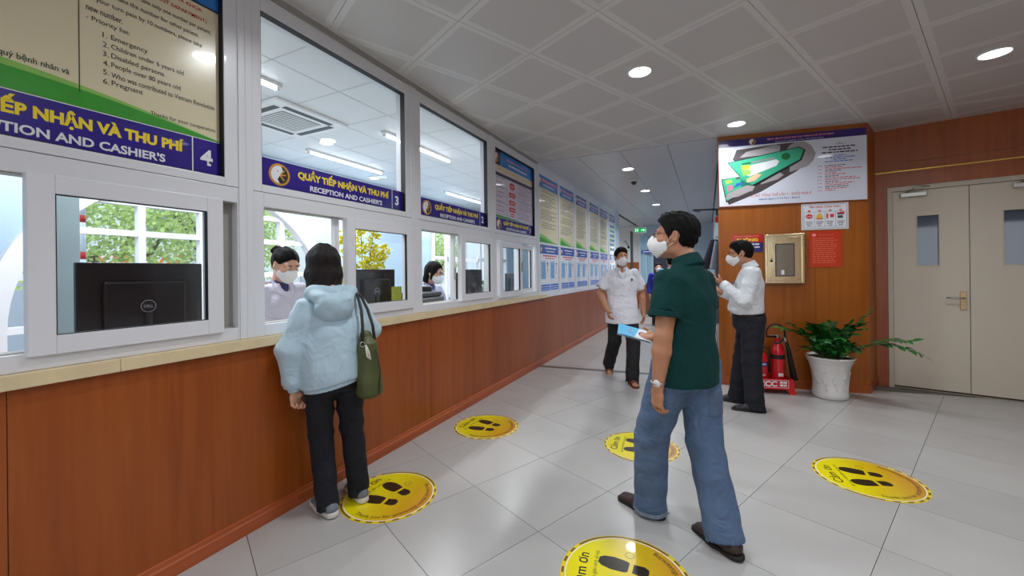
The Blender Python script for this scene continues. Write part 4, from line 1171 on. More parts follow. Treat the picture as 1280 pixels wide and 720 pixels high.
# monitors (backs towards the hall)
M_MON = mat('monitor_plastic', (30, 32, 36), rough=.32, var=.05)
M_LOGO = mat('logo_silver', (170, 176, 182), rough=.3, var=0)
def monitor(x, y, rz, label, w=.52, h=.33, zc=1.19, logo=True, stand=True):
    """faces -x locally (its back shows towards +x, the hall)"""
    t = thing('monitor', label, 'monitor', (x, y, .78), math.radians(rz), group='monitors behind the windows')
    z0 = zc - .78 - h / 2
    box('casing', (-.020, -w / 2, z0), (.012, w / 2, z0 + h), M_MON, t, bevel=.006)
    box('back_bulge', (.012, -w * .33, z0 + h * .12), (.034, w * .33, z0 + h * .80), M_MON, t, bevel=.012)
    box('screen', (-.0215, -w / 2 + .012, z0 + .018), (-.0205, w / 2 - .012, z0 + h - .012), mat('screen_glow', (150, 180, 210), rough=.3, emit=(160, 190, 220), estr=.5), t)
    tube('stand_neck', [(.03, 0, .02), (.03, 0, z0 + h * .45)], .022, M_MON, t, seg=10)
    box('stand_foot', (-.09, -.12, 0), (.10, .12, .015), M_MON, t, bevel=.005)
    if logo:
        le = empty('logo', M=frame_M((.0345, 0, z0 + h * .52), (0, 1, 0), (0, 0, 1))); le.parent = t
        flat('logo_ring', ring_polys(0, 0, .028, .031, 28), 0, .0008, M_LOGO, le)
        text('logo_lettering', 'DELL', -.019, -.007, .038, .014, .0008, M_LOGO, le, bold=.02)
    return t
monitor(-.30, 1.015, 0, 'wide dark monitor back filling window four, with a round silver logo', w=.50, h=.45, zc=1.24)
monitor(-.36, 2.63, -3, 'dark monitor back with yellow blossom above it, behind window three', w=.46, h=.40, zc=1.235)
monitor(-.36, 4.24, -4, 'dark monitor back beside a green plant behind window two', w=.42, h=.40, zc=1.235, logo=True)
monitor(-.36, 5.42, -6, 'dark blue monitor back behind the closed window one', w=.42, h=.36, zc=1.20, logo=False)
monitor(-.27, 3.78, 32, 'monitor seen edge on next to the masked clerk at window two', w=.34, h=.32, zc=1.24, logo=False)
# printer in front of the clerk of window two
t = thing('label_printer', 'grey desktop printer in the lower corner of window two', 'printer', (-.32, 3.22, .78), math.radians(6))
M_PRN = mat('printer_grey', (88, 90, 96), rough=.45)
box('body', (-.14, -.22, 0), (.14, .22, .38), M_PRN, t, bevel=.03, seg=3)
box('lid', (-.13, -.20, .38), (.12, .20, .43), mat('printer_dark', (58, 60, 66), rough=.45), t, bevel=.02, seg=3)
box('paper_slot', (.139, -.12, .22), (.143, .12, .25), M_SEAL, t)
t = thing('barcode_scanner', 'small dark scanner lying on the grey printer', 'scanner', (-.30, 3.27, 1.213), math.radians(20))
box('head', (-.05, -.03, .0), (.06, .03, .05), M_MON, t, bevel=.014, seg=3); tube('grip', [(-.03, 0, .02), (-.13, 0, .012)], [.022, .018], M_MON, t)

# yellow blossom in a vase behind window three
t = thing('blossom_vase', 'tall branches of yellow blossom in a vase behind window three', 'flowers', (-.72, 2.86, .78))
lathe('vase', [(0, 0), (.05, 0), (.065, .04), (.07, .14), (.045, .24), (.035, .30), (.045, .34), (.04, .335), (.03, .30), (0, .28)], mat('vase_glaze', (120, 140, 150), rough=.2, coat=.5), t, seg=24)
M_TWIG = mat('twig', (84, 60, 40), rough=.7); M_BLOS = mat('yellow_petal', (244, 234, 36), rough=.45, var=.1, scale=60)
rb = random.Random(11)
pb = bmesh.new()
def petal_cluster(bm, c, s):
    for k in range(5):
        a = 2 * math.pi * k / 5 + rb.random(); d = Vector((math.cos(a), math.sin(a), rb.uniform(-.4, .6))).normalized()
        n = Vector((rb.uniform(-1, 1), rb.uniform(-1, 1), rb.uniform(-1, 1))).normalized(); sd = d.cross(n).normalized()
        q = [c, c + d * s * .6 + sd * s * .45, c + d * s * 1.05, c + d * s * .6 - sd * s * .45]
        bm.faces.new([bm.verts.new(p) for p in q])
for bi, (dx, dy, L_, cv) in enumerate(((.05, -.20, .74, -.25), (.02, .10, .80, .10), (-.02, .24, .66, .18), (.06, -.36, .56, -.35), (.0, -.04, .88, -.02))):
    pts = []
    for k in range(9):
        u = k / 8; pts.append(Vector((dx * u * .6, dy * u + cv * u * u * .25, .30 + L_ * (u - .22 * u * u * abs(cv) * 3))))
    tube('branch', pts, [.006 - .0005 * k for k in range(9)], M_TWIG, t, seg=6)
    for k in range(3, 9):
        for q in range(11 if k > 3 else 4):
            petal_cluster(pb, pts[k] + Vector((rb.gauss(0, .026), rb.gauss(0, .036), rb.gauss(0, .034))), rb.uniform(.028, .046))
ob = link_mesh('blossom', bm_mesh(pb, 'blossom'), M_BLOS, t); ob['kind'] = 'stuff'
# little yellow-green box next to the monitor
t = thing('desk_calendar', 'small yellow green desk card beside the monitor in window three', 'card', (-.24, 2.78, .78), math.radians(4))
box('card', (-.01, -.065, .33), (.0, .065, .50), mat('card_olive', (150, 160, 60), rough=.5, var=.2, scale=30), t)
box('easel', (-.06, -.02, 0), (-.012, .02, .36), M_MON, t)
# foliage plant behind window two
def leaf_mesh(L_, W_, m, fold=.15, name='leaf'):
    n = 6; vs_ = []; fs = []
    for k in range(n + 1):
        u = k / n; w_ = W_ * math.sin(math.pi * min(1, u ** .8 * .98 + .01)) * .5; z = -.22 * L_ * u * u
        vs_ += [(u * L_, -w_, z + fold * w_), (u * L_, 0, z), (u * L_, w_, z + fold * w_)]
    for k in range(n):
        a = k * 3; fs += [(a, a + 3, a + 4, a + 1), (a + 1, a + 4, a + 5, a + 2)]
    me = bpy.data.meshes.new(name); me.from_pydata(vs_, [], fs); me.materials.append(m); me.update()
    me.polygons.foreach_set('use_smooth', [True] * len(me.polygons))
    return me
M_LEAF = mat('leaf_green', (40, 112, 44), rough=.3, var=.3, scale=20, coat=.25)
M_LEAF2 = mat('leaf_dark', (26, 78, 36), rough=.3, var=.3, scale=20, coat=.25)
lm_small = leaf_mesh(.09, .035, M_LEAF)
t = thing('desk_plant', 'small leafy green plant behind window two, right of the monitor', 'plant', (-.50, 4.68, .78))
lathe('pot', [(0, 0), (.05, 0), (.07, .12), (.075, .13), (.06, .125), (0, .115)], M_WHITE2, t, seg=20)
for k in range(34):
    o = bpy.data.objects.new('leaf', lm_small); COL.objects.link(o); o.parent = t
    a = rb.uniform(0, 6.28); o.location = (rb.gauss(0, .035), rb.gauss(0, .05), rb.uniform(.16, .48))
    o.rotation_euler = (rb.uniform(-.4, .4), rb.uniform(-1.2, .3), a)
for k in range(6): tube('stem', [(0, 0, .12), (rb.gauss(0, .04), rb.gauss(0, .04), .46)], .003, M_LEAF2, t, seg=5)

# ------------------------------------------------------------------ outside the reception windows
M_ASPH = mat('street', (150, 148, 146), rough=.9)
struct(box('ground', (-40, -25, -1.2), (-3.2, 40, -1.0), M_ASPH))
M_TRUNK = mat('bark', (92, 78, 62), rough=.9, var=.3, scale=20, bump=.3)
M_FOL = mat('street_foliage', (186, 204, 128), rough=.6, var=.45, scale=3)
def street_tree(x, y, h, r, label, seed):
    rt = random.Random(seed); t = thing('street_tree', label, 'tree', (x, y, -1.0), group='street trees outside')
    tube('trunk', [(0, 0, 0), (.05, .05, h * .35), (0, -.05, h * .6)], [.16, .12, .07], M_TRUNK, t, seg=8)
    for k in range(5):
        a = rt.uniform(0, 6.28); tube('branch', [(0, 0, h * .4), (.5 * r * math.cos(a), .5 * r * math.sin(a), h * .62), (.8 * r * math.cos(a), .8 * r * math.sin(a), h * .8)], [.06, .04, .02], M_TRUNK, t, seg=6)
    bm = bmesh.new()
    for k in range(5200):
        d = Vector((rt.gauss(0, 1), rt.gauss(0, 1), rt.gauss(0, .8))).normalized() * r * rt.uniform(.1, 1) ** .5
        c = d + Vector((0, 0, h * .72)); s = rt.uniform(.03, .065)
        u = Vector((rt.uniform(-1, 1), rt.uniform(-1, 1), rt.uniform(-1, 1))).normalized(); v = u.orthogonal().normalized()
        bm.faces.new([bm.verts.new(c + p) for p in (u * s, v * s * .6, -u * s, -v * s * .6)])
    o = link_mesh('crown', bm_mesh(bm, 'crown'), M_FOL, t); o['kind'] = 'stuff'
street_tree(-7.5, 3.2, 4.6, 1.5, 'leafy street tree outside, behind the monitor of window four', 3)
street_tree(-9.2, 6.4, 5.0, 1.6, 'street tree outside, right half of the window four view', 5)
street_tree(-8.0, 13.0, 4.4, 1.5, 'street tree outside beyond window two', 7)
street_tree(-9.0, 10.4, 4.8, 1.4, 'street tree outside beyond the clerk of window three', 9)
# building fronts and hoarding across the street
t = thing('street_building', 'pale building front with a banner across the street', 'building', (-13, 5, -1.0))
box('facade', (-.3, -14, 0), (0, 22, 7.0), mat('far_facade', (214, 216, 220), rough=.8), t)
for k in range(12):
    box('window', (0, -12 + k * 2.6, 3.6), (.05, -10.8 + k * 2.6, 5.2), mat('far_window', (120, 136, 150), rough=.3), t)
    box('shutter', (0, -12 + k * 2.6, .2), (.05, -10.2 + k * 2.6, 2.4), mat('far_shutter_%d' % (k % 3), ((190, 150, 150), (170, 176, 190), (200, 190, 180))[k % 3], rough=.6), t)
t = thing('street_banner', 'white street banner with orange lettering outside window four', 'banner', M=frame_M((-11.5, 4.3, 1.15), (0, 1, 0), (0, 0, 1)))
flat('cloth', [rect(0, 0, 5.0, 1.0)], -.02, .0, P_PAPER, t)
text('lettering', 'KHU VỰC TRUNG', .2, .42, 3.9, .42, .004, mat('banner_orange', (240, 130, 60), rough=.5, var=0), t, bold=.03)
flat('text_line', word_bars(.3, 4.4, .16, .10, random.Random(3), .2, .5, .1), 0, .004, P_HEAD, t)
for s_ in (0, 5.0): tube('banner_pole', [(s_, 1.0, -.03), (s_, -2.15, -.03)], .04, M_STEEL, t)
t = thing('barrier_pole', 'red and white striped pole outside window four', 'pole', (-4.6, 2.12, -1.0))
for z0_, z1_, c_ in [q for k in range(9) for q in ((k * .45, k * .45 + .36, P_WHITE), (k * .45 + .36, k * .45 + .449, P_RED))]: tube('stripe', [(0, 0, z0_), (0, 0, z1_)], .032, c_, t, seg=12)
# ------------------------------------------------------------------ plant in the white pot
t = thing('potted_plant', 'leafy green plant with arching stems in a tall white pot', 'plant', (3.44, 5.455, 0))
M_POT = mat('white_ceramic', (228, 226, 224), rough=.22, var=.03, coat=.5)
pot = lathe('pot', [(0, .0), (.150, .0), (.163, .012), (.166, .05), (.157, .10), (.157, .18), (.168, .28), (.188, .36), (.214, .425), (.224, .435), (.225, .445), (.214, .450), (.196, .43), (.180, .40), (0, .395)], M_POT, t, seg=48)
tube('rim_line', [(.208 * math.cos(a), .208 * math.sin(a), .40) for a in [2 * math.pi * k / 40 for k in range(40)]], .003, M_POT, pot, seg=6, closed=True)
# raised relief on the pot: sprigs
rp = random.Random(4)
def pot_r(z):
    pr = [(.163, .012), (.166, .05), (.157, .10), (.157, .18), (.168, .28), (.188, .36), (.205, .41)]
    for (r0, z0), (r1, z1) in zip(pr[:-1], pr[1:]):
        if z0 <= z <= z1: return r0 + (r1 - r0) * (z - z0) / (z1 - z0)
    return .16
for k in range(7):
    a0 = -2.6 + k * .55; z0 = rp.uniform(.08, .14); pts = []
    for q in range(7):
        z = z0 + q * .032; a = a0 + .12 * math.sin(q * .8 + k); pts.append(((pot_r(z) + .001) * math.cos(a), (pot_r(z) + .001) * math.sin(a), z))
    tube('relief_sprig', pts, .0045, M_POT, pot, seg=6)
    for q in range(2, 7, 2):
        z = pts[q][2]; a = a0 + .12 * math.sin(q * .8 + k) + (.12 if q % 4 else -.12)
        tube('relief_leaf', [pts[q], ((pot_r(z + .02) + .002) * math.cos(a), (pot_r(z + .02) + .002) * math.sin(a), z + .022)], [.008, .002], M_POT, pot, seg=6)
lathe('soil', [(0, .432), (.194, .428), (.19, .41)], mat('soil', (58, 44, 34), rough=.95, var=.4, scale=60, bump=.4), t, seg=32)
M_STEM = mat('plant_stem', (72, 104, 48), rough=.5)
lmA = leaf_mesh(.088, .046, M_LEAF); lmB = leaf_mesh(.10, .05, M_LEAF2)
def frond(base, tip, lift, n, seed, first=.25):
    rf = random.Random(seed); base = Vector(base); tip = Vector(tip); pts = []
    for k in range(13):
        u = k / 12; p = base.lerp(tip, u); p.z += lift * math.sin(math.pi * u) ; pts.append(p)
    st = tube('stem', pts, [.006 - .0003 * k for k in range(13)], M_STEM, t, seg=6)
    for k in range(n):
        u = first + (1 - first) * k / max(1, n - 1); i = min(11, int(u * 12)); f_ = u * 12 - i
        p = pts[i].lerp(pts[i + 1], f_); d = (pts[i + 1] - pts[i]).normalized()
        up = Vector((0, 0, 1)); sd = d.cross(up).normalized(); nn = sd.cross(d)
        for sg in ((-1, 1) if k < n - 1 else (0,)):
            x = (d * .55 + sd * sg * .9 + nn * rf.uniform(-.1, .35)).normalized()
            z = (nn + sd * rf.uniform(-.5, .5) + d * rf.uniform(-.3, .3)).normalized(); y = z.cross(x).normalized(); z = x.cross(y)
            s = rf.uniform(.8, 1.15) * (1.0 - .25 * abs(u - .55))
            o = bpy.data.objects.new('leaf', lmA if rf.random() < .6 else lmB); COL.objects.link(o); o.parent = t
            o.matrix_local = Matrix(((x.x * s, y.x * s, z.x * s, p.x), (x.y * s, y.y * s, z.y * s, p.y), (x.z * s, y.z * s, z.z * s, p.z), (0, 0, 0, 1)))
frond((.04, .0, .40), (.34, -.04, .945), .07, 9, 1, .45)
frond((.06, -.02, .40), (.66, -.30, .56), .14, 11, 2, .35)
frond((.05, -.05, .40), (.60, -.22, .68), .09, 9, 3, .45)
frond((-.06, -.02, .40), (-.46, -.10, .74), .10, 10, 4, .3)
frond((-.05, .0, .40), (-.40, -.05, .80), .08, 10, 5, .35)
frond((-.02, -.06, .40), (-.22, -.22, .66), .12, 9, 6)
for k in range(34):
    a = -math.pi * (.0 + 1.0 * (k % 17) / 16) + rp.uniform(-.1, .1); L_ = rp.uniform(.16, .30)
    frond((.06 * math.cos(a), .06 * math.sin(a), .40), (L_ * math.cos(a), L_ * math.sin(a) * .8 - .02, rp.uniform(.50, .82)), rp.uniform(.05, .12), 8, 20 + k, .25)

# ------------------------------------------------------------------ fire extinguishers on their red stand

EO = Vector((2.84, 5.42, 0)); ER = math.radians(14)
t = thing('extinguisher_stand', 'low red extinguisher stand with white PCCC lettering', 'stand', EO, ER)
M_RED = mat('red_paint', (206, 22, 34), rough=.28, var=.05, coat=.4)
M_REDS = mat('red_stand', (214, 26, 40), rough=.35, var=.04)
bm = bmesh.new()
prism_bm(bm, [(-.26, .0), (-.20, .0), (-.17, .055), (.17, .055), (.20, .0), (.26, .0), (.235, .17), (-.235, .17)], -.006, .006)
for v in bm.verts: v.co = Vector((v.co.x, -.11 - v.co.z, v.co.y))
link_mesh('front_plate', bm_mesh(bm, 'front_plate'), M_REDS, t)
bm = bmesh.new()
prism_bm(bm, [(-.26, .0), (-.20, .0), (-.17, .055), (.17, .055), (.20, .0), (.26, .0), (.235, .17), (-.235, .17)], -.006, .006)
for v in bm.verts: v.co = Vector((v.co.x, .11 - v.co.z, v.co.y))
link_mesh('rear_plate', bm_mesh(bm, 'rear_plate'), M_REDS, t)
box('tray', (-.235, -.11, .058), (.235, .11, .07), M_REDS, t)
for s_ in (-1, 1): box('side_plate', (s_ * .23 - .006, -.11, .058), (s_ * .23 + .006, .11, .17), M_REDS, t)
pe = empty('lettering_panel', M=frame_M((0, -.1165, .085), (1, 0, 0), (0, 0, 1))); pe.parent = t
text('lettering', 'PCCC', -.16, .0, .235, .062, .0006, P_WHITE, pe, bold=.045)
flat('lettering_box', [rect(-.18, -.012, .19, -.008), rect(-.18, .07, .19, .074), rect(-.18, -.012, -.176, .074), rect(.186, -.012, .19, .074)] + word_bars(.10, .17, .038, .022, random.Random(1), .03, .035, .005) + word_bars(.10, .17, .006, .022, random.Random(2), .03, .035, .005), 0, .0005, P_WHITE, pe)
def local(o, x, y, z):
    c, s = math.cos(ER), math.sin(ER); return (EO.x + c * x - s * y, EO.y + s * x + c * y, z)
# powder bottle
t = thing('fire_extinguisher', 'red powder fire extinguisher with a blue label, behind the phone man', 'fire extinguisher', local(0, -.055, 0, .0705), ER, group='extinguishers on the stand')
lathe('cylinder', [(0, 0), (.068, 0), (.074, .008), (.075, .02), (.075, .30), (.072, .325), (.055, .36), (.03, .38), (.026, .40), (0, .40)], M_RED, t, seg=28)
lb = lathe('label_band', [(.0755, .225), (.0755, .275)], mat('label_blue', (30, 40, 130), rough=.3), t, seg=28)
text('label_lettering', 'POWDER', 0, 0, .09, .022, 0, P_WHITE, lb, bold=.03)
_me = lb.children[0].data
for v in _me.vertices:
    a = -math.pi / 2 + (v.co.x - .045) / .076; v.co = (.0762 * math.cos(a), .0762 * math.sin(a), .240 + v.co.y)
for k in range(3): lathe('pictogram_spot', [(0, .0), (.008, .0)], P_WHITE, t, seg=10, M=frame_M((.0756 * math.cos(-1.9 + k * .3), .0756 * math.sin(-1.9 + k * .3), .13), (-math.sin(-1.9 + k * .3), math.cos(-1.9 + k * .3), 0), (0, 0, 1)))
tube('valve', [(0, 0, .40), (0, 0, .435)], .016, M_STEEL, t); box('lever', (-.10, -.012, .435), (.02, .012, .443), M_SEAL, t); box('lever', (-.09, -.010, .455), (.02, .010, .462), M_RED, t)
lathe('gauge', [(0, .0), (.016, .0), (.016, .012), (0, .012)], M_STEEL, t, seg=16, M=frame_M((0, -.03, .42), (1, 0, 0), (0, 0, 1)))
tube('hose', [(.015, 0, .425), (.06, -.01, .44), (.09, -.02, .40), (.092, -.02, .28), (.090, -.01, .15)], .009, M_SEAL, t)
# carbon dioxide bottle with the horn
t = thing('fire_extinguisher', 'slim red gas fire extinguisher with a black horn beside the pot', 'fire extinguisher', local(0, .125, 0, .0705), ER, group='extinguishers on the stand')
lathe('cylinder', [(0, 0), (.062, 0), (.068, .008), (.069, .02), (.069, .38), (.064, .42), (.045, .47), (.026, .495), (.024, .53), (0, .53)], M_RED, t, seg=28)
lathe('label_band', [(.0695, .31), (.0695, .36)], M_SEAL, t, seg=28)
flat('label_print', [rect(-.02, 0, .03, .035)], 0, .0006, P_WHITE, t)
_lp = t.children[-1]; _lp.matrix_local = frame_M((0, -.0697, .12), (1, 0, 0), (0, 0, 1))
tube('valve', [(0, 0, .53), (0, 0, .57)], .018, M_STEEL, t); box('lever', (-.09, -.012, .57), (.02, .012, .578), M_STEEL, t)
lathe('collar', [(.026, .525), (.034, .53), (.034, .545), (.026, .55)], M_RED, t, seg=20)
hp_ = [Vector((-.015, -.01, .56))]
for k in range(15):
    a = math.radians(200 - k * 21); hp_.append(Vector((-.03 + .095 * math.cos(a), -.03, .595 + .11 * math.sin(a))))
tube('hose', hp_, .010, M_SEAL, t)
tube('horn', [(.075, -.03, .52), (.10, -.035, .40), (.150, -.04, .08)], [.014, .022, .036], M_SEAL, t, seg=16)
tube('handle_grip', [(.06, -.03, .56), (.078, -.03, .50)], .016, M_STEEL, t)

# ------------------------------------------------------------------ corridor odds and ends
t = thing('dome_camera', 'small white dome security camera with black eye on the corridor ceiling', 'camera', (1.09, 7.38, CEIL - .004))
lathe('base', [(0, 0), (.062, 0), (.062, -.02), (.055, -.035), (.05, -.04), (0, -.04)], M_RIM, t, seg=28)
lathe('dome', [(.05, -.04), (.048, -.06), (.036, -.085), (.02, -.095), (0, -.098)], mat('dome_black', (18, 18, 20), rough=.1, coat=.8), t, seg=28)
M_DARKM = mat('dark_metal', (58, 60, 66), rough=.4, metal=.3)
t = thing('door_closer_arm', 'thin dark closer arm jutting from the corridor wall top', 'door closer', (CRX, 6.15, 2.20))
box('closer_body', (-.06, -.10, -.06), (-.0, .10, 0), M_DARKM, t, bevel=.006); tube('arm', [(-.03, -.06, .012), (-.34, -.10, .018)], .012, M_DARKM, t); tube('arm', [(-.34, -.10, .018), (-.26, .14, .018)], .010, M_DARKM, t)
t = thing('fire_alarm', 'small red alarm unit high on the corridor wall', 'alarm', (CRX, 6.7, 2.14))
box('housing', (-.06, -.04, -.045), (0, .04, .045), M_RED, t, bevel=.012, seg=3); lathe('lens', [(0, .0), (.016, 0), (.013, .014), (0, .018)], P_WHITE, t, seg=14, loc=(-.03, 0, .045))
def garment(y, z, w, h, d, m, label, seed):
    t = thing('hanging_coat', label, 'coat', (CRX - .012, y, z), group='coats hanging on the corridor wall')
    rg = random.Random(seed); bm = bmesh.new(); n = 14; rows = 8; V = []
    for j in range(rows + 1):
        u = j / rows; row = []
        for k in range(n):
            a = 2 * math.pi * k / n
            ww = w * (.30 + .70 * min(1, u * 3.0)) * .5; dd = d * (.35 + .65 * min(1, u * 2.2)) * .5
            f_ = 1 + .16 * math.sin(3 * a + seed + u)
            row.append(bm.verts.new((-dd - .01 + dd * .95 * math.cos(a) * f_, ww * math.sin(a) * f_, -h * u)))
        V.append(row)
    for j in range(rows):
        for k in range(n): bm.faces.new((V[j][k], V[j][(k + 1) % n], V[j + 1][(k + 1) % n], V[j + 1][k]))
    bm.faces.new(V[0]); bm.faces.new(V[-1][::-1])
    link_mesh('cloth', bm_mesh(bm, 'cloth'), m, t, smooth=True)
    tube('hook', [(0, 0, .05), (-.05, 0, .04), (-.06, 0, .0)], .006, M_STEEL, t, seg=6)
garment(6.35, 1.80, .34, 1.15, .16, mat('grey_cloth', (150, 150, 162), rough=.9), 'grey coat hanging nearest on the corridor wall', 1)
garment(6.95, 1.86, .40, 1.25, .30, mat('dark_cloth', (42, 42, 50), rough=.9), 'dark coat hanging deeper on the corridor wall', 2)
garment(7.6, 1.75, .36, 1.0, .30, mat('mauve_cloth', (140, 126, 134), rough=.9), 'mauve coat hanging farthest on the corridor wall', 3)
t = thing('corridor_bracket', 'small dark wall bracket by the white corridor wall', 'bracket', (-.10, 12.6, 2.05))
tube('arm', [(-.05, .55, .30), (.0, .55, .28), (.10, .5, .12)], .012, M_SEAL, t); box('lamp_head', (.07, .46, .05), (.13, .54, .12), M_SEAL, t, bevel=.01)
t = thing('corridor_trolley', 'brown low cabinet at the far end of the corridor', 'cabinet', (.52, 13.6, 0))
box('carcass', (-.22, -.22, .06), (.22, .22, .80), mat('cabinet_brown', (110, 74, 62), rough=.5), t, bevel=.006)
for q in range(2): box('cabinet_door', (-.21 + q * .212, -.232, .08), (-.002 + q * .212, -.22, .78), mat('cabinet_brown2', (126, 86, 70), rough=.5), t, bevel=.003)
for sx in (-1, 1):
    for sy in (-1, 1): box('foot', (sx * .19 - .02, sy * .19 - .02, 0), (sx * .19 + .02, sy * .19 + .02, .06), M_SEAL, t)
# ------------------------------------------------------------------ people: smooth implicit surfaces meshed on a grid
def V3(p): return np.array(p, dtype=np.float32)
def _unit(v): v = np.array(v, float); return v / max(1e-9, np.linalg.norm(v))

def econe(a, b, ra, rb, side=(1, 0, 0), k=.02, op='u', cap=1.0, cap2=None):
    """tapered limb piece from a to b; ra, rb = (radius along side, radius across) at the two ends"""
    a, b = np.array(a, float), np.array(b, float)
    ra = (ra, ra) if np.isscalar(ra) else ra; rb = (rb, rb) if np.isscalar(rb) else rb
    L = max(1e-6, np.linalg.norm(b - a)); ax = (b - a) / L
    s = np.array(side, float); s = s - ax * s.dot(ax)
    if np.linalg.norm(s) < 1e-4: s = np.cross(ax, (0, 1, 0.3))
    s = _unit(s); t = np.cross(ax, s)
    cap2 = cap if cap2 is None else cap2
    m = max(max(ra), max(rb)); ext = m * 1.05
    lo = np.minimum(a, b) - ext; hi = np.maximum(a, b) + ext
    def fn(X, Y, Z):
        qx, qy, qz = X - a[0], Y - a[1], Z - a[2]
        w = qx * ax[0] + qy * ax[1] + qz * ax[2]
        u = qx * s[0] + qy * s[1] + qz * s[2]
        v = qx * t[0] + qy * t[1] + qz * t[2]
        tt = np.clip(w / L, 0, 1)
        ru = ra[0] + (rb[0] - ra[0]) * tt; rv = ra[1] + (rb[1] - ra[1]) * tt
        ww = w - tt * L; rw = (ru + rv) * .5 * np.where(ww < 0, cap, cap2)
        k0 = np.sqrt((u / ru) ** 2 + (v / rv) ** 2 + (ww / rw) ** 2) + 1e-6
        k1 = np.sqrt((u / ru ** 2) ** 2 + (v / rv ** 2) ** 2 + (ww / rw ** 2) ** 2) + 1e-6
        return k0 * (k0 - 1) / k1
    return (fn, lo, hi, k, op)

def ball(c, r, R=None, k=.015, op='u'):
    """ellipsoid with half axes r in the frame R (3x3, columns = axes)"""
    c = np.array(c, float); r = (r, r, r) if np.isscalar(r) else r
    R = np.eye(3) if R is None else np.array(R, float)
    e = np.abs(R) @ np.array(r) * 1.05
    def fn(X, Y, Z):
        qx, qy, qz = X - c[0], Y - c[1], Z - c[2]
        u = qx * R[0, 0] + qy * R[1, 0] + qz * R[2, 0]
        v = qx * R[0, 1] + qy * R[1, 1] + qz * R[2, 1]
        w = qx * R[0, 2] + qy * R[1, 2] + qz * R[2, 2]
        k0 = np.sqrt((u / r[0]) ** 2 + (v / r[1]) ** 2 + (w / r[2]) ** 2) + 1e-6
        k1 = np.sqrt((u / r[0] ** 2) ** 2 + (v / r[1] ** 2) ** 2 + (w / r[2] ** 2) ** 2) + 1e-6
        return k0 * (k0 - 1) / k1
    return (fn, c - e, c + e, k, op)

def plane_cut(c, n, k=.004, box_=None):
    """keep the side opposite to n (inside the given box only)"""
    c = np.array(c, float); n = _unit(n)
    def fn(X, Y, Z): return (X - c[0]) * n[0] + (Y - c[1]) * n[1] + (Z - c[2]) * n[2]
    lo, hi = box_ if box_ else ((-9, -9, -9), (9, 9, 9))
    return (fn, np.array(lo, float), np.array(hi, float), k, 'i')

def chain(st, side=(1, 0, 0), k=.02, cap=.6, op='u', cap_end=None):
    """st: list of (centre, ru, rv)"""
    out = []
    for i in range(len(st) - 1):
        (a, au, av), (b, bu, bv) = st[i], st[i + 1]
        out.append(econe(a, b, (au, av), (bu, bv), side, k if i == 0 else .012, op,
                         cap if i == 0 else .3, (cap_end if cap_end is not None else cap) if i == len(st) - 2 else .3))
    return out

def loft(st, k=.04, round_=.012, op='u', pw=2.0):
    """torso-like solid: ellipses (centre, half width x, half depth y) stacked in z, joined by a smooth curve, flat ends"""
    st = sorted(st, key=lambda t: t[0][2])
    z = np.array([t[0][2] for t in st]); A = np.array([(t[0][0], t[0][1], t[1], t[2]) for t in st])
    D = np.zeros_like(A)
    sl = (A[1:] - A[:-1]) / (z[1:] - z[:-1])[:, None]
    for i in range(len(z)):
        if i == 0: D[i] = sl[0]
        elif i == len(z) - 1: D[i] = sl[-1]
        else:
            m = sl[i - 1] * sl[i] > 0
            D[i] = np.where(m, 2 * sl[i - 1] * sl[i] / np.where(m, sl[i - 1] + sl[i], 1), 0)
    def at(Z):
        i = np.clip(np.searchsorted(z, Z) - 1, 0, len(z) - 2); h_ = z[i + 1] - z[i]
        t = np.clip((Z - z[i]) / h_, 0, 1)
        o = []
        for c in range(4):
            a, b, da, db = A[i, c], A[i + 1, c], D[i, c] * h_, D[i + 1, c] * h_
            o.append((2 * t ** 3 - 3 * t ** 2 + 1) * a + (t ** 3 - 2 * t ** 2 + t) * da + (-2 * t ** 3 + 3 * t ** 2) * b + (t ** 3 - t ** 2) * db)
        return o
    lo = np.array([(A[:, 0] - A[:, 2]).min(), (A[:, 1] - A[:, 3]).min(), z[0]]) - .01; hi = np.array([(A[:, 0] + A[:, 2]).max(), (A[:, 1] + A[:, 3]).max(), z[-1]]) + .01
    def fn(X, Y, Z):
        cx, cy, ru, rv = at(Z)
        u, v = (X - cx), (Y - cy)
        k0 = (np.abs(u / ru) ** pw + np.abs(v / rv) ** pw) ** (1 / pw) + 1e-6; k1 = np.sqrt((u / ru ** 2) ** 2 + (v / rv ** 2) ** 2) + 1e-6
        d = np.minimum(k0 * (k0 - 1) / k1, .3)
        e = np.maximum(z[0] - Z, Z - z[-1]) + 0 * d
        return np.minimum(np.maximum(d + round_, e + round_), 0) + np.sqrt(np.maximum(d + round_, 0) ** 2 + np.maximum(e + round_, 0) ** 2) - round_
    return [(fn, lo, hi, k, op)]

def box_keep(c, hf, k=.003):
    """intersect with an upright box"""
    def fn(X, Y, Z): return np.maximum(np.maximum(np.abs(X - c[0]) - hf[0], np.abs(Y - c[1]) - hf[1]), np.abs(Z - c[2]) - hf[2])
    return (fn, np.array((-9., -9, -9)), np.array((9., 9, 9)), k, 'i')

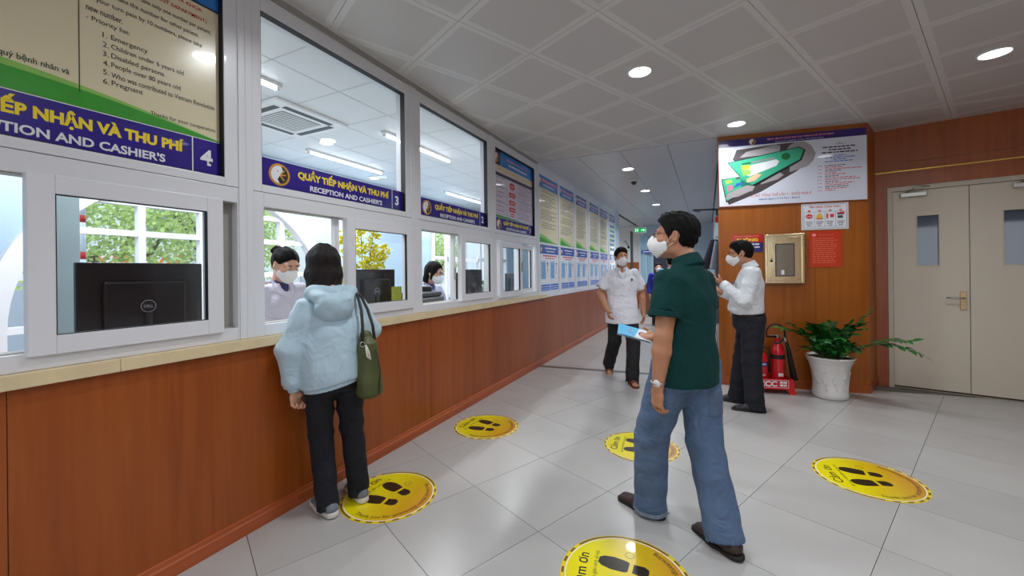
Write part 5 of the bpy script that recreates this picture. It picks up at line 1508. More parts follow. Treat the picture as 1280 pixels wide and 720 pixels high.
def sdf_mesh(name, prims, h, m, parent=None, disp=None):
    adds = [p for p in prims if p[4] == 'u']
    lo = np.min([p[1] - p[3] for p in adds], 0) - 3 * h; hi = np.max([p[2] + p[3] for p in adds], 0) + 3 * h
    n = np.ceil((hi - lo) / h).astype(int) + 1
    ax = [(lo[i] + h * np.arange(n[i])).astype(np.float32) for i in range(3)]
    F = np.full(n, 0.5, np.float32)
    for fn, plo, phi, k, op in prims:
        pad = k + 2.5 * h
        i0 = np.clip(np.floor((plo - pad - lo) / h).astype(int), 0, n); i1 = np.clip(np.ceil((phi + pad - lo) / h).astype(int) + 1, 0, n)
        if np.any(i1 <= i0): continue
        sl = tuple(slice(a, b) for a, b in zip(i0, i1))
        d = fn(ax[0][sl[0]][:, None, None], ax[1][sl[1]][None, :, None], ax[2][sl[2]][None, None, :]).astype(np.float32)
        f = F[sl]
        if op == 'u':
            hh = np.clip(.5 + .5 * (f - d) / k, 0, 1); F[sl] = f + (d - f) * hh - k * hh * (1 - hh)
        else:
            if op == 's': d = -d
            hh = np.clip(.5 - .5 * (f - d) / k, 0, 1); F[sl] = f + (d - f) * hh + k * hh * (1 - hh)
    if disp is not None:
        F += disp(ax[0][:, None, None], ax[1][None, :, None], ax[2][None, None, :]).astype(np.float32)
    # naive surface nets
    S = F < 0
    cnt = np.zeros(tuple(n - 1), np.int8)
    for dx in (0, 1):
        for dy in (0, 1):
            for dz in (0, 1): cnt += S[dx:n[0] - 1 + dx, dy:n[1] - 1 + dy, dz:n[2] - 1 + dz]
    cells = np.argwhere((cnt > 0) & (cnt < 8))
    if len(cells) == 0: return None
    idx = -np.ones(tuple(n - 1), np.int32); idx[tuple(cells.T)] = np.arange(len(cells))
    acc = np.zeros((len(cells), 3), np.float32); num = np.zeros(len(cells), np.float32)
    C8 = [(a, b, c) for a in (0, 1) for b in (0, 1) for c in (0, 1)]
    vals = {c: F[cells[:, 0] + c[0], cells[:, 1] + c[1], cells[:, 2] + c[2]] for c in C8}
    for c in C8:
        for d in range(3):
            if c[d] == 0:
                e = list(c); e[d] = 1; e = tuple(e)
                va, vb = vals[c], vals[e]; mk = (va < 0) != (vb < 0)
                t = np.where(mk, va / np.where(mk, va - vb, 1), 0)
                p = np.array(c, np.float32)[None, :] + t[:, None] * (np.array(e, np.float32) - np.array(c, np.float32))[None, :]
                acc += p * mk[:, None]; num += mk
    P = (cells + acc / num[:, None]) * h + lo
    quads = []
    for d in range(3):
        o1, o2 = (d + 1) % 3, (d + 2) % 3
        sl0 = [slice(None)] * 3; sl1 = [slice(None)] * 3
        sl0[d] = slice(0, n[d] - 1); sl1[d] = slice(1, n[d])
        a, b = S[tuple(sl0)], S[tuple(sl1)]
        E = np.argwhere(a != b)
        E = E[(E[:, o1] > 0) & (E[:, o2] > 0) & (E[:, o1] < n[o1] - 1) & (E[:, o2] < n[o2] - 1)]
        ins = a[tuple(E.T)]
        def g(q1, q2):
            q = E.copy(); q[:, o1] -= q1; q[:, o2] -= q2; return idx[tuple(q.T)]
        Q = np.stack([g(1, 1), g(0, 1), g(0, 0), g(1, 0)], 1)
        Q[~ins] = Q[~ins][:, ::-1]
        quads.append(Q)
    Q = np.concatenate(quads)
    me = bpy.data.meshes.new(name)
    me.vertices.add(len(P)); me.vertices.foreach_set('co', P.astype(np.float32).ravel())
    me.loops.add(len(Q) * 4); me.loops.foreach_set('vertex_index', Q.astype(np.int32).ravel())
    me.polygons.add(len(Q)); me.polygons.foreach_set('loop_start', (np.arange(len(Q)) * 4).astype(np.int32))
    me.update(calc_edges=True)
    me.polygons.foreach_set('use_smooth', np.ones(len(Q), bool))
    me.materials.append(m)
    return link_mesh(name, me, None, parent)

def folds(amp, terms):
    """cloth unevenness: a few crossing sine ridges"""
    def fn(X, Y, Z):
        f = 0
        for (kx, ky, kz, ph, w) in terms:
            f = f + w * np.sin(kx * X + ky * Y + kz * Z + ph + 1.3 * np.sin(9 * Z + ph) + 1.1 * np.sin(11 * X - 7 * Y))
        return amp * f
    return fn

def rotm(yaw=0, pitch=0, roll=0):
    """columns: right, forward, up after yaw (left positive), pitch (up positive), roll"""
    M = Matrix.Rotation(math.radians(yaw), 3, 'Z') @ Matrix.Rotation(math.radians(pitch), 3, 'X') @ Matrix.Rotation(math.radians(roll), 3, 'Y')
    return np.array(M)

# ---- anatomy
def head_prims(c, R, s=1.0, ear=True):
    T = lambda p: np.array(c) + R @ (np.array(p) * s)
    S = lambda r: tuple(v * s for v in r)
    P = [ball(T((0, -.014, .030)), S((.077, .097, .087)), R, .02), ball(T((0, .028, -.030)), S((.063, .070, .082)), R, .03),
         ball(T((0, .052, -.086)), S((.034, .034, .028)), R, .03),
         ball(T((.035, .02, -.075)), S((.028, .045, .03)), R, .02), ball(T((-.035, .02, -.075)), S((.028, .045, .03)), R, .02),
         ball(T((.038, .062, -.025)), S((.026, .026, .022)), R, .02), ball(T((-.038, .062, -.025)), S((.026, .026, .022)), R, .02),
         econe(T((-.045, .078, .026)), T((.045, .078, .026)), .014 * s, .014 * s, k=.015),
         econe(T((0, .088, .022)), T((0, .112, -.022)), .009 * s, .013 * s, k=.012), ball(T((0, .112, -.026)), S((.017, .014, .011)), R, .01),
         ball(T((0, .095, -.058)), S((.024, .012, .007)), R, .006), ball(T((0, .092, -.068)), S((.020, .012, .007)), R, .006),
         ball(T((.032, .100, .006)), S((.019, .018, .012)), R, .008, 's'), ball(T((-.032, .100, .006)), S((.019, .018, .012)), R, .008, 's'),
         ball(T((.032, .0815, .0078)), .0137 * s, R, .003), ball(T((-.032, .0815, .0078)), .0137 * s, R, .003), ball(T((.032, .0810, -.005)), S((.0145, .0125, .009)), R, .003), ball(T((-.032, .0810, -.005)), S((.0145, .0125, .009)), R, .003)]
    if ear:
        for g in (-1, 1):
            Re = R @ rotm(yaw=-g * 25)
            P += [ball(T((g * .079, -.008, -.004)), S((.009, .019, .031)), Re, .006), ball(T((g * .076, -.002, -.028)), S((.008, .011, .012)), R, .006),
                  ball(T((g * .087, -.004, -.002)), S((.006, .010, .018)), Re, .005, 's')]
    return P

def hand_prims(w, d, n, thumb, curl=.5, s=1.0, curls=None, spread=.0, tcurl=.5):
    """w wrist, d finger direction, n the way the palm faces, thumb = +1/-1 side along d x n"""
    w = np.array(w, float); d = _unit(d); n = np.array(n, float); n = _unit(n - d * n.dot(d)); t = np.cross(d, n) * thumb
    P = [econe(w - d * .02, w + d * .045 * s, (.027 * s, .019 * s), (.037 * s, .016 * s), t, .012), econe(w + d * .035 * s, w + d * .088 * s, (.038 * s, .016 * s), (.041 * s, .013 * s), t, .010, cap=.5)]
    P.append(ball(w + d * .035 * s + t * .022 * s + n * .010 * s, .019 * s, None, .012))
    base = [(.031, .072), (.011, .080), (-.010, .075), (-.029, .058)]
    for i, (off, L) in enumerate(base):
        c = (curls[i] if curls else curl * (1 + .08 * i))
        p = w + d * (.088 - .004 * abs(i - 1)) * s + t * off * s
        dirv = _unit(d + t * spread * (off / .03)); a = 0.0
        for j, (fr, rr, rr2) in enumerate(((.48, .0088, .0082), (.29, .0082, .0075), (.23, .0075, .0062))):
            a += c * (.75, 1.0, .7)[j]
            dv = dirv * math.cos(a) + n * math.sin(a)
            q = p + dv * L * fr * s
            P.append(econe(p, q, rr * s, rr2 * s, k=.004)); p = q
    p = w + d * .025 * s + t * .030 * s + n * .004 * s
    d1 = _unit(d * .62 + t * .62 + n * .35); q = p + d1 * .040 * s
    P.append(econe(p, q, .012 * s, .0105 * s, k=.008))
    d2 = _unit(d1 * math.cos(tcurl) + _unit(d * .6 - t * .55 + n * .45) * math.sin(tcurl)); P.append(econe(q, q + d2 * .030 * s, .0100 * s, .0078 * s, k=.004))
    return P

def arm_prims(sh, el, wr, s=1.0, k=.025):
    sh, el, wr = map(lambda p: np.array(p, float), (sh, el, wr))
    m = sh + (el - sh) * .45; f = el + (wr - el) * .30
    return [econe(sh, m, .050 * s, .047 * s, k=k), econe(m, el, .047 * s, .039 * s, k=.012), econe(el, f, .040 * s, .043 * s, k=.012), econe(f, wr, (.043 * s, .042 * s), (.029 * s, .024 * s), k=.012)]

def leg_prims(hp, kn, an, s=1.0):
    hp, kn, an = map(lambda p: np.array(p, float), (hp, kn, an)); c = kn + (an - kn) * .3
    return [econe(hp, kn, .072 * s, .050 * s, k=.03), econe(kn, c, .050 * s, .052 * s, k=.015), econe(c, an, .052 * s, .036 * s, k=.015)]

def foot_frame(an, toe_ang, pitch=0):
    f = np.array((math.cos(math.radians(toe_ang)), math.sin(math.radians(toe_ang)), 0)); up = np.array((0, 0, 1.0))
    p = math.radians(pitch); fd = f * math.cos(p) + up * math.sin(p); ud = up * math.cos(p) - f * math.sin(p)
    sd = np.cross(fd, ud)
    return np.array(an, float), fd, sd, ud

def foot_prims(an, ang, pitch=0, s=1.0):
    a, f, sd, u = foot_frame(an, ang, pitch)
    return [econe(a + u * .0, a - f * .03 * s - u * .05 * s, .034 * s, .030 * s, k=.02), econe(a - f * .03 * s - u * .045 * s, a + f * .09 * s - u * .050 * s, .030 * s, .028 * s, k=.02), econe(a + f * .08 * s - u * .052 * s, a + f * .16 * s - u * .06 * s, (.036 * s, .02 * s), (.034 * s, .014 * s), sd, .02)]

def make_body(P, J, skin, h=.005):
    prims = head_prims(J['head'], J['headR'], J.get('hs', 1.0))
    nb = np.array(J['neck'], float); hc = np.array(J['head'], float); R = J['headR']
    prims += [econe(nb, hc + R @ np.array((0, -.018, -.055)), .056 * J.get('ns', 1), .052 * J.get('ns', 1), k=.03)]
    pv, ch = np.array(J['pelvis'], float), np.array(J['chest'], float)
    w = J.get('build', 1.0)
    prims += chain([(pv, .135 * w, .09 * w), (pv * .5 + ch * .5, .115 * w, .08 * w), (ch, .135 * w, .085 * w), (nb - (0, 0, .045), .085, .055), (nb, .056, .052)], J.get('side', (1, 0, 0)), .04)
    for q in ('L', 'R'):
        sv = np.array(J['sh' + q], float) * np.array((.90, 1, 1)) - (0, 0, .035)
        prims += arm_prims(sv, J['el' + q], J['wr' + q], J.get('as', 1.0))
        hd = J['hand' + q]; prims += hand_prims(J['wr' + q], hd['d'], hd['n'], hd['t'], hd.get('curl', .5), hd.get('s', 1.0), hd.get('curls'), hd.get('spread', .05), hd.get('tcurl', .5))
        prims += leg_prims(J['hip' + q], J['kn' + q], J['an' + q], .92 * w)
        prims += foot_prims(J['an' + q], *J['foot' + q])
    b = sdf_mesh('body', prims, h, skin, P)
    # eyes
    T = lambda p: Vector(np.array(J['head']) + R @ (np.array(p) * J.get('hs', 1.0)))
    for g in (-1, 1):
        me = bpy.data.meshes.new('eye'); bm = bmesh.new(); bmesh.ops.create_uvsphere(bm, u_segments=14, v_segments=10, radius=.0125); bm.to_mesh(me); bm.free()
        o = link_mesh('eye', me, M_EYE, b, smooth=True); o.location = T((g * .032, .0825, .004))
        me = bpy.data.meshes.new('iris'); bm = bmesh.new(); bmesh.ops.create_uvsphere(bm, u_segments=12, v_segments=8, radius=.0062); bm.to_mesh(me); bm.free()
        o = link_mesh('iris', me, M_IRIS, b, smooth=True); o.location = T((g * .032, .0895, .003))
        bp = [T((g * (.014 + .010 * k), .1005 - .0012 * k * k - .001 * k, .0260 + .0012 * math.sin(k * .9) - .0008 * k)) for k in range(5)]
        tube('eyebrow', bp, [.002, .0034, .0034, .003, .0016], M_HAIR, b, seg=6)
    return b

M_EYE = mat('eye_white', (230, 226, 222), rough=.2, var=0); M_IRIS = mat('iris_dark', (36, 24, 18), rough=.15, var=0)
M_HAIR = mat('black_hair', (15, 13, 13), rough=.68, var=.4, scale=60, bump=.7, bscale=120, stretch=(1, 1, .2), spec=.16)
M_HAIR2 = mat('dark_brown_hair', (28, 19, 19), rough=.52, var=.5, scale=60, bump=.8, bscale=130, stretch=(1, 1, .06), spec=.28)
M_MASK = mat('mask_white', (238, 238, 240), rough=.75, var=.02, bump=.05, bscale=120)
M_MASKL = mat('mask_loop', (226, 226, 228), rough=.7)

def mask_part(J, P, sc=1.0, beak=1.0):
    c = np.array(J['head'], float); R = J['headR']; s = J.get('hs', 1.0)
    T = lambda p: c + R @ (np.array(p) * s)
    ys = [[(0, .119, .004), (.022, .106, -.008), (.044, .084, -.017), (.064, .050, -.026), (.071, .034, -.034)],
          [(0, .119 + .020 * beak, -.022), (.026, .108 + .014 * beak, -.026), (.047, .094 + .004 * beak, -.032), (.066, .056, -.038), (.073, .034, -.042)],
          [(0, .119 + .030 * beak, -.050), (.028, .108 + .022 * beak, -.050), (.048, .096 + .008 * beak, -.052), (.066, .054, -.053), (.073, .032, -.052)],
          [(0, .105 + .022 * beak, -.085), (.026, .098 + .014 * beak, -.083), (.045, .086 + .002 * beak, -.078), (.062, .048, -.070), (.071, .030, -.062)],
          [(0, .086, -.122), (.022, .078, -.118), (.040, .064, -.106), (.058, .038, -.086), (.068, .026, -.072)]]
    bm = bmesh.new(); grid = []
    for row in ys:
        full = [(-x, y, z) for (x, y, z) in row[:0:-1]] + row
        grid.append([bm.verts.new(T(p)) for p in full])
    for i in range(4):
        for k in range(8): bm.faces.new((grid[i][k], grid[i + 1][k], grid[i + 1][k + 1], grid[i][k + 1]))
    cl = bm.edges.layers.float.new('crease_edge')
    for i in (1, 3):
        for k in range(8): bm.edges.get((grid[i][k], grid[i][k + 1]))[cl] = .85
    for i in range(4): bm.edges.get((grid[i][4], grid[i + 1][4]))[cl] = .5
    o = link_mesh('face_mask', bm_mesh(bm, 'face_mask'), M_MASK, P, smooth=True)
    a = o.modifiers.new('s', 'SUBSURF'); a.levels = 1; a.render_levels = 2
    b = o.modifiers.new('t', 'SOLIDIFY'); b.thickness = .002; b.offset = 1
    for g in (-1, 1):
        for (z0, e) in ((-.036, (g * .083, -.018, .020)), (-.066, (g * .081, -.014, -.030))):
            tube('ear_loop', [T((g * .071, .034, z0)), T((g * .079, .008, (z0 + e[2]) / 2 + .004)), T(e)], .0016, M_MASKL, o, seg=6)
    return o

def glasses_part(J, P, m, r=.023):
    c = np.array(J['head'], float); R = J['headR']; s = J.get('hs', 1.0); T = lambda p: Vector(c + R @ (np.array(p) * s))
    bm = bmesh.new()
    for g in (-1, 1):
        pts = [T((g * .033 + r * 1.08 * math.cos(a), .112 - abs(g * .033 + r * math.cos(a)) * .18, .002 + r * .72 * math.sin(a))) for a in [2 * math.pi * k / 22 for k in range(22)]]
        tube_bm(bm, pts, .0013, 6, closed=True)
        tube_bm(bm, [T((g * .057, .102, .008)), T((g * .074, .05, .012)), T((g * .080, -.005, .014)), T((g * .080, -.02, .002))], .0014, 6)
    tube_bm(bm, [T((-.010, .112, .006)), T((0, .117, .009)), T((.010, .112, .006))], .0013, 6)
    return link_mesh('glasses', bm_mesh(bm, 'glasses'), m, P, smooth=True)

def short_hair(J, P, m=None, h=.0045, vol=1.0, fringe=0.0):
    c = np.array(J['head'], float); R = J['headR']; s = J.get('hs', 1.0); T = lambda p: c + R @ (np.array(p) * s)
    S = lambda r: tuple(v * s for v in r)
    v = .011 * vol
    prims = [ball(T((0, -.014, .034)), S((.077 + v * .7, .098 + v, .088 + v * 1.2)), R, .01), ball(T((0, .030, .085)), S((.062, .055, .034 + v)), R, .03),
             ball(T((0, -.050, -.015)), S((.066, .056, .062)), R, .02),
             ball(T((0, .112 - fringe, -.075)), S((.125, .104, .156)), R, .006, 's'),
             ball(T((0, .02, -.135)), S((.13, .17, .072)), R, .008, 's'),
             ball(T((.096, -.004, -.030)), S((.034, .040, .062)), R, .006, 's'), ball(T((-.096, -.004, -.030)), S((.034, .040, .062)), R, .006, 's')]
    def d(X, Y, Z): return .0020 * np.sin(170 * X + 60 * Z + 2.4 * np.sin(60 * Y)) + .0022 * np.sin(150 * Y - 110 * Z + 2.4 * np.sin(70 * X)) + .0015 * np.sin(60 * X + 80 * Y + 40 * Z)
    return sdf_mesh('hair', prims, h, m or M_HAIR, P, d)

def shoe(an, ang, pitch, P, m, msole, s=1.0, name='shoe', h=.0045, lace=None, sole_t=.016):
    a, f, sd, u = foot_frame(an, ang, pitch)
    pr = [econe(a - u * .0, a - f * .035 * s - u * .05 * s, .040 * s, .038 * s, k=.02, cap=.3), econe(a - f * .045 * s - u * .042 * s, a + f * .06 * s - u * .046 * s, (.037 * s, .036 * s), (.040 * s, .036 * s), sd, .02),
          econe(a + f * .05 * s - u * .050 * s, a + f * .155 * s - u * .058 * s, (.044 * s, .032 * s), (.036 * s, .022 * s), sd, .025),
          plane_cut(a - u * (.085 * s - sole_t), -u, .004)]
    o = sdf_mesh(name, pr, h, m, P)
    ps = [econe(a - f * .045 * s - u * .075 * s, a + f * .06 * s - u * .075 * s, (.040 * s, .05 * s), (.043 * s, .05 * s), sd, .02), econe(a + f * .05 * s - u * .075 * s, a + f * .158 * s - u * .075 * s, (.046 * s, .05 * s), (.038 * s, .05 * s), sd, .02),
          plane_cut(a - u * (.085 * s - sole_t - .004), u, .003), plane_cut(a - u * .085 * s, -u, .003)]
    sdf_mesh('sole', ps, h, msole, o)
    return o

def person(label, x, y, heading):
    return thing('person', label, 'person', (x, y, 0), math.radians(heading - 90))

SKIN_A = mat('skin_tan', (188, 132, 100), rough=.5, var=.06, scale=25, sss=.08)
SKIN_B = mat('skin_light', (214, 164, 138), rough=.5, var=.05, scale=25, sss=.08)
FOLD_S = [(38, 10, 22, 0.3, .6), (-20, 35, 30, 1.7, .5), (12, -16, 46, .9, .5)]
FOLD_T = [(20, 10, 55, .3, .5), (-26, 18, 38, 1.1, .5), (30, 30, 8, .5, .5)]

# ================================================================== man in the green polo shirt
P = person('man in a dark green polo shirt and blue jeans walking with a leaflet', 2.145, 2.355, 152)
J = dict(head=(-.015, .045, 1.582), headR=rotm(yaw=26, pitch=4), neck=(0, -.02, 1.445), chest=(0, 0, 1.25), pelvis=(0, 0, .93), side=(1, 0, 0),
         shL=(-.170, -.005, 1.355), elL=(-.222, -.012, 1.07), wrL=(-.222, .022, .805), handL=dict(d=(.04, .10, -1), n=(.95, -.3, 0), t=-1, curl=.5, s=1.06), as_=1.0,
         shR=(.165, .0, 1.37), elR=(.245, .03, 1.08), wrR=(.11, .26, .99), handR=dict(d=(-.45, .85, .05), n=(-.25, -.15, .95), t=1, curl=.22, tcurl=1.1),
         hipL=(-.09, .02, .90), knL=(-.085, .16, .48), anL=(-.03, .215, .088), footL=(94, 0), hipR=(.09, -.02, .90), knR=(.085, -.05, .48), anR=(.0, -.200, .092), footR=(74, -3), build=1.0)
J['as'] = 1.10
make_body(P, J, SKIN_A, .0042)
short_hair(J, P, vol=1.15, fringe=.010); mask_part(J, P); glasses_part(J, P, mat('thin_frame', (60, 52, 50), rough=.3, metal=.6))
M_POLO = mat('green_polo', (6, 56, 54), rough=.85, var=.10, scale=60, bump=.12, bscale=400, spec=.25, wrinkle=.55, wscale=5)
pr = loft([((0, -.005, .80), .190, .148), ((0, -.005, .92), .190, .145), ((0, -.005, 1.06), .178, .132), ((0, -.008, 1.24), .188, .128), ((-.004, -.012, 1.34), .150, .100), ((-.002, -.015, 1.40), .112, .080), ((0, -.015, 1.44), .078, .070)], .05)
for g, e in ((-1, (-.212, -.012, 1.165)), (1, (.222, .018, 1.19))):
    sh = np.array((-.152, -.005, 1.345) if g < 0 else (.138, -.005, 1.345)); e = np.array(e)
    pr += [econe(sh, e, .076, .076, k=.022, cap=.8, cap2=.06)]
    ax_ = _unit(e - sh); pr += [econe(e - ax_ * .02, e + ax_ * .06, .066, .068, k=.004, op='s', cap=.2)]
pr += [econe((0, .035, 1.43), (0, .075, 1.52), .05, .07, k=.01, op='s')]
shirt = sdf_mesh('polo_shirt', pr, .0058, M_POLO, P, folds(.0022, FOLD_S))
pc = [econe((0, -.024, 1.410), (0, .000, 1.468), (.090, .084), (.074, .070), k=.01, cap=.1, cap2=.1), econe((0, -.024, 1.39), (0, .008, 1.50), (.074, .068), (.064, .060), k=.004, op='s', cap=.3),
      econe((0, .09, 1.44), (0, .09, 1.54), .035, .045, k=.006, op='s')]
sdf_mesh('collar', pc, .004, M_POLO, shirt)
for g, e in ((-1, (-.212, -.012, 1.165)), (1, (.222, .018, 1.19))):
    sh = np.array((g * .165, -.005, 1.375)); e = np.array(e); ax_ = _unit(e - sh)
    q = [econe(e - ax_ * .022, e + ax_ * .004, .0795, .0785, k=.004, cap=.05), econe(e - ax_ * .05, e + ax_ * .05, .069, .070, k=.003, op='s', cap=.2)]
    sdf_mesh('sleeve_cuff', q, .004, M_POLO, shirt)
def denim():
    m = mat('blue_denim', (84, 106, 138), rough=.85, var=.30, scale=9, bump=.2, bscale=300, wrinkle=.6, wscale=9)
    return m
M_DENIM = denim()
LAST = {}
def trousers(J, P, m, name='trousers', waist=(.165, .125), thigh=.098, knee=.083, hem=(.078, .082), h=.006, amp=.003, hem_up=.03, crotch=.80, top=None, fall=.0):
    pv = np.array(J['pelvis'], float)
    tp = np.array(top, float) if top is not None else pv + (0, 0, .10)
    pr = loft([(tp, waist[0] * .95, waist[1] * .95), (pv, waist[0], waist[1] * 1.05), (pv - (0, 0, .10), waist[0] * .98, waist[1] * 1.02), (pv - (0, 0, .15), waist[0] * .86, waist[1] * .86)], .03)
    for q, g in (('L', -1), ('R', 1)):
        hp, kn, an = (np.array(J[n_ + q], float) for n_ in ('hip', 'kn', 'an'))
        a2 = an - (0, 0, .085 - hem_up) if J['foot' + q][1] == 0 else an - (0, 0, .06 - hem_up * .6)
        pr += [econe(hp + (0, 0, -.01), kn, (thigh, thigh * 1.05), (knee, knee), k=.035, cap=.6), econe(kn, a2, (knee, knee), hem, k=.02, cap=.6, cap2=.05)]
        dv = _unit(a2 - kn); pr += [econe(a2 - dv * .02, a2 + dv * .06, hem[0] - .009, hem[0] - .007, k=.004, op='s', cap=.1)]
    LAST['trousers'] = pr
    return sdf_mesh(name, pr, h, m, P, folds(amp, FOLD_T))
jeans = trousers(J, P, M_DENIM, 'jeans', waist=(.172, .132), thigh=.108, knee=.092, hem=(.086, .092), hem_up=.025)
M_THREAD = mat('denim_pocket', (82, 100, 126), rough=.85, var=.25, scale=9, bump=.2, bscale=300)
for g in (-1, 1):
    fd = folds(.003, FOLD_T)
    sdf_mesh('back_pocket', LAST['trousers'] + [box_keep((g * .082, -.14 + (-.04 if g > 0 else .04), .705), (.060, .09, .062))], .005, M_THREAD, jeans, lambda X, Y, Z: fd(X, Y, Z) - .0035)
for g, yc in ((-1, .26), (1, -.26)):
    sdf_mesh('frayed_hem', LAST['trousers'] + [box_keep((0, yc, .0), (.6, .25, .043 if g < 0 else .045), .002)], .005, mat('frayed_denim', (128, 142, 162), rough=.9, var=.4, scale=60, bump=.4, bscale=200), jeans, lambda X, Y, Z: fd(X, Y, Z) - .0012)
M_LOAF = mat('brown_loafer', (58, 38, 36), rough=.5, var=.15, bump=.06)
M_LSOLE = mat('dark_sole', (28, 22, 22), rough=.7)
shoe(J['anL'], 94, 0, P, M_LOAF, M_LSOLE, 1.05); shoe(J['anR'], 74, -3, P, M_LOAF, M_LSOLE, 1.05)
# wrist watch
wr = Vector(J['wrL']) + Vector((0, -.003, .025)); wa = (Vector(J['wrL']) - Vector(J['elL'])).normalized()
e1 = wa.cross(Vector((1, 0, 0))).normalized(); e2 = wa.cross(e1)
wt = tube('watch', [wr + e1 * .032 * math.cos(a) + e2 * .036 * math.sin(a) for a in [2 * math.pi * k / 24 for k in range(24)]], .0055, M_STEEL, P, seg=8, closed=True)
dc = wr + Vector((-.034, -.012, 0)); lathe('watch_face', [(0, .004), (.017, .004), (.019, 0), (.019, -.004), (0, -.004)], mat('watch_dial', (226, 224, 220), rough=.2, coat=.5), wt, seg=20, M=Matrix.Translation(dc) @ Matrix.Rotation(math.radians(-100), 4, 'Y'))
rg_ = Vector(J['wrL']) + Vector((.010, .0, -.118)); tube('ring', [rg_ + Vector((.0, .0115 * math.cos(a), 0)) + Vector((.0115 * math.sin(a), 0, .003 * math.cos(a))) for a in [2 * math.pi * k / 16 for k in range(16)]], .0022, mat('gold_ring', (226, 180, 90), rough=.2, metal=1), P, seg=6, closed=True)
G_ROOT = P
# the leaflet in his right hand
def world_of(P, p):
    return Matrix.Translation(P.location) @ Matrix.Rotation(P.rotation_euler[2], 4, 'Z') @ Vector(p)
lf = thing('leaflet', 'folded blue and white leaflet held by the green shirt man', 'leaflet', M=Matrix.Translation(world_of(P, (.048, .368, 1.016))) @ Matrix.Rotation(math.radians(8), 4, 'Z') @ Matrix.Rotation(math.radians(16), 4, 'X') @ Matrix.Rotation(math.radians(15), 4, 'Y'))
P_SKY = mat('leaflet_blue', (84, 176, 222), rough=.35, var=.05)
flat('sheet', [rect(-.10, -.07, .10, .075)], -.0012, .0, P_PAPER, lf)
flat('cover_print', [[(-.10, -.07), (.0, -.07), (.03, .075), (-.10, .075)]], 0, .0006, P_SKY, lf)
flat('photo_print', [ell2(.055, .0, .03, .035, 16)], 0, .0006, P_BLACK, lf)
flat('lower_fold', [rect(-.098, -.066, .098, .07)], -.012, -.0105, mat('leaflet_pale', (180, 216, 236), rough=.4), lf)

# ================================================================== woman in the pale hoodie
P = person('woman with bobbed dark hair in a pale blue hoodie at window three', .285, 1.735, 150)
J = dict(head=(-.085, .175, 1.462), headR=rotm(yaw=-4, pitch=-10), neck=(-.06, .09, 1.29), chest=(-.045, .065, 1.10), pelvis=(-.06, .02, .86), side=(1, 0, 0), hs=.96,
         shL=(-.205, .06, 1.215), elL=(-.300, .035, .965), wrL=(-.262, .055, .735), handL=dict(d=(.10, .0, -1), n=(.55, -.8, 0), t=-1, curl=.95, s=.95, tcurl=.9),
         shR=(.090, .085, 1.215), elR=(.185, .10, 1.03), wrR=(.05, .27, 1.09), handR=dict(d=(-.5, .8, -.05), n=(0, 0, -1), t=-1, curl=.35, s=.9),
         hipL=(-.145, .02, .83), knL=(-.125, .06, .45), anL=(-.105, -.02, .085), footL=(108, 0), hipR=(.02, .02, .83), knR=(.055, .085, .45), anR=(.085, .035, .085), footR=(100, 0), build=.88)
J['as'] = .88
make_body(P, J, SKIN_B, .0042)
mask_part(J, P)
c = np.array(J['head']); R = J['headR']; T = lambda p: c + R @ np.array(p)
hp_r = [ball(T((0, -.012, .032)), (.090, .110, .098), R, .02), econe(T((0, -.035, .02)), T((0, -.035, -.08)), (.098, .084), (.108, .074), R[:, 0], .03, cap=.7), econe(T((0, -.035, -.08)), T((0, -.046, -.185)), (.108, .074), (.094, .056), R[:, 0], .02, cap2=.2),
        ball(T((0, .115, -.055)), (.075, .085, .15), R, .01, 's')]
def hair_d(X, Y, Z): return .0022 * np.sin(120 * X + 1.5 * np.sin(30 * Z)) + .0018 * np.sin(110 * Y + 50 * X + 1.5 * np.sin(24 * Z))
sdf_mesh('hair', hp_r, .0045, M_HAIR2, P, hair_d)
M_HOOD = mat('pale_hoodie', (178, 202, 216), rough=.9, var=.04, scale=30, bump=.10, bscale=220, sheen=.2, wrinkle=.6, wscale=6)
pr = loft([((-.055, .015, .70), .178, .146), ((-.055, .018, .80), .190, .156), ((-.055, .035, .95), .190, .150), ((-.045, .055, 1.09), .185, .135), ((-.055, .075, 1.20), .145, .095), ((-.06, .085, 1.265), .085, .072)], .05)
for sh, el, wr in ((J['shL'], J['elL'], J['wrL']), (J['shR'], J['elR'], J['wrR'])):
    sh, el, wr = np.array(sh), np.array(el), np.array(wr)
    pr += [econe(sh + np.array((-.012 * np.sign(sh[0] + .06), .0, -.005)), el, .066, .058, k=.05, cap=.7), econe(el, el + (wr - el) * .80, .058, .054, k=.03), econe(el + (wr - el) * .80, el + (wr - el) * .88, .054, .038, k=.02, cap2=.1)]
pr += [plane_cut((-.05, 0, .772), (.20, 0, -1), .006)]
hood = sdf_mesh('hoodie', pr, .0055, M_HOOD, P, folds(.0034, [(24, 8, 26, 0.3, .6), (-16, 22, 34, 1.7, .5), (10, -12, 40, .9, .5)]))
HX, HZ = -.06, -.060
hv = lambda x, y, z: (x + HX, y, z + HZ)
hd = [econe(hv(-.105, .05, 1.345), hv(-.035, -.045, 1.285), (.045, .042), (.060, .045), (0, 1, 0), .04), econe(hv(.105, .05, 1.345), hv(.035, -.045, 1.285), (.045, .042), (.060, .045), (0, 1, 0), .04),
      ball(hv(0, -.040, 1.262), (.105, .058, .085), None, .04), econe(hv(-.10, .06, 1.352), hv(.10, .06, 1.352), .040, .040, k=.02), econe(hv(-.09, .10, 1.35), hv(-.06, .145, 1.29), .036, .025, k=.02), econe(hv(.09, .10, 1.35), hv(.06, .145, 1.29), .036, .025, k=.02)]
sdf_mesh('hood', hd, .005, M_HOOD, hood, folds(.003, [(40, 30, 50, .2, .6), (-30, 40, 60, 1.0, .6)]))
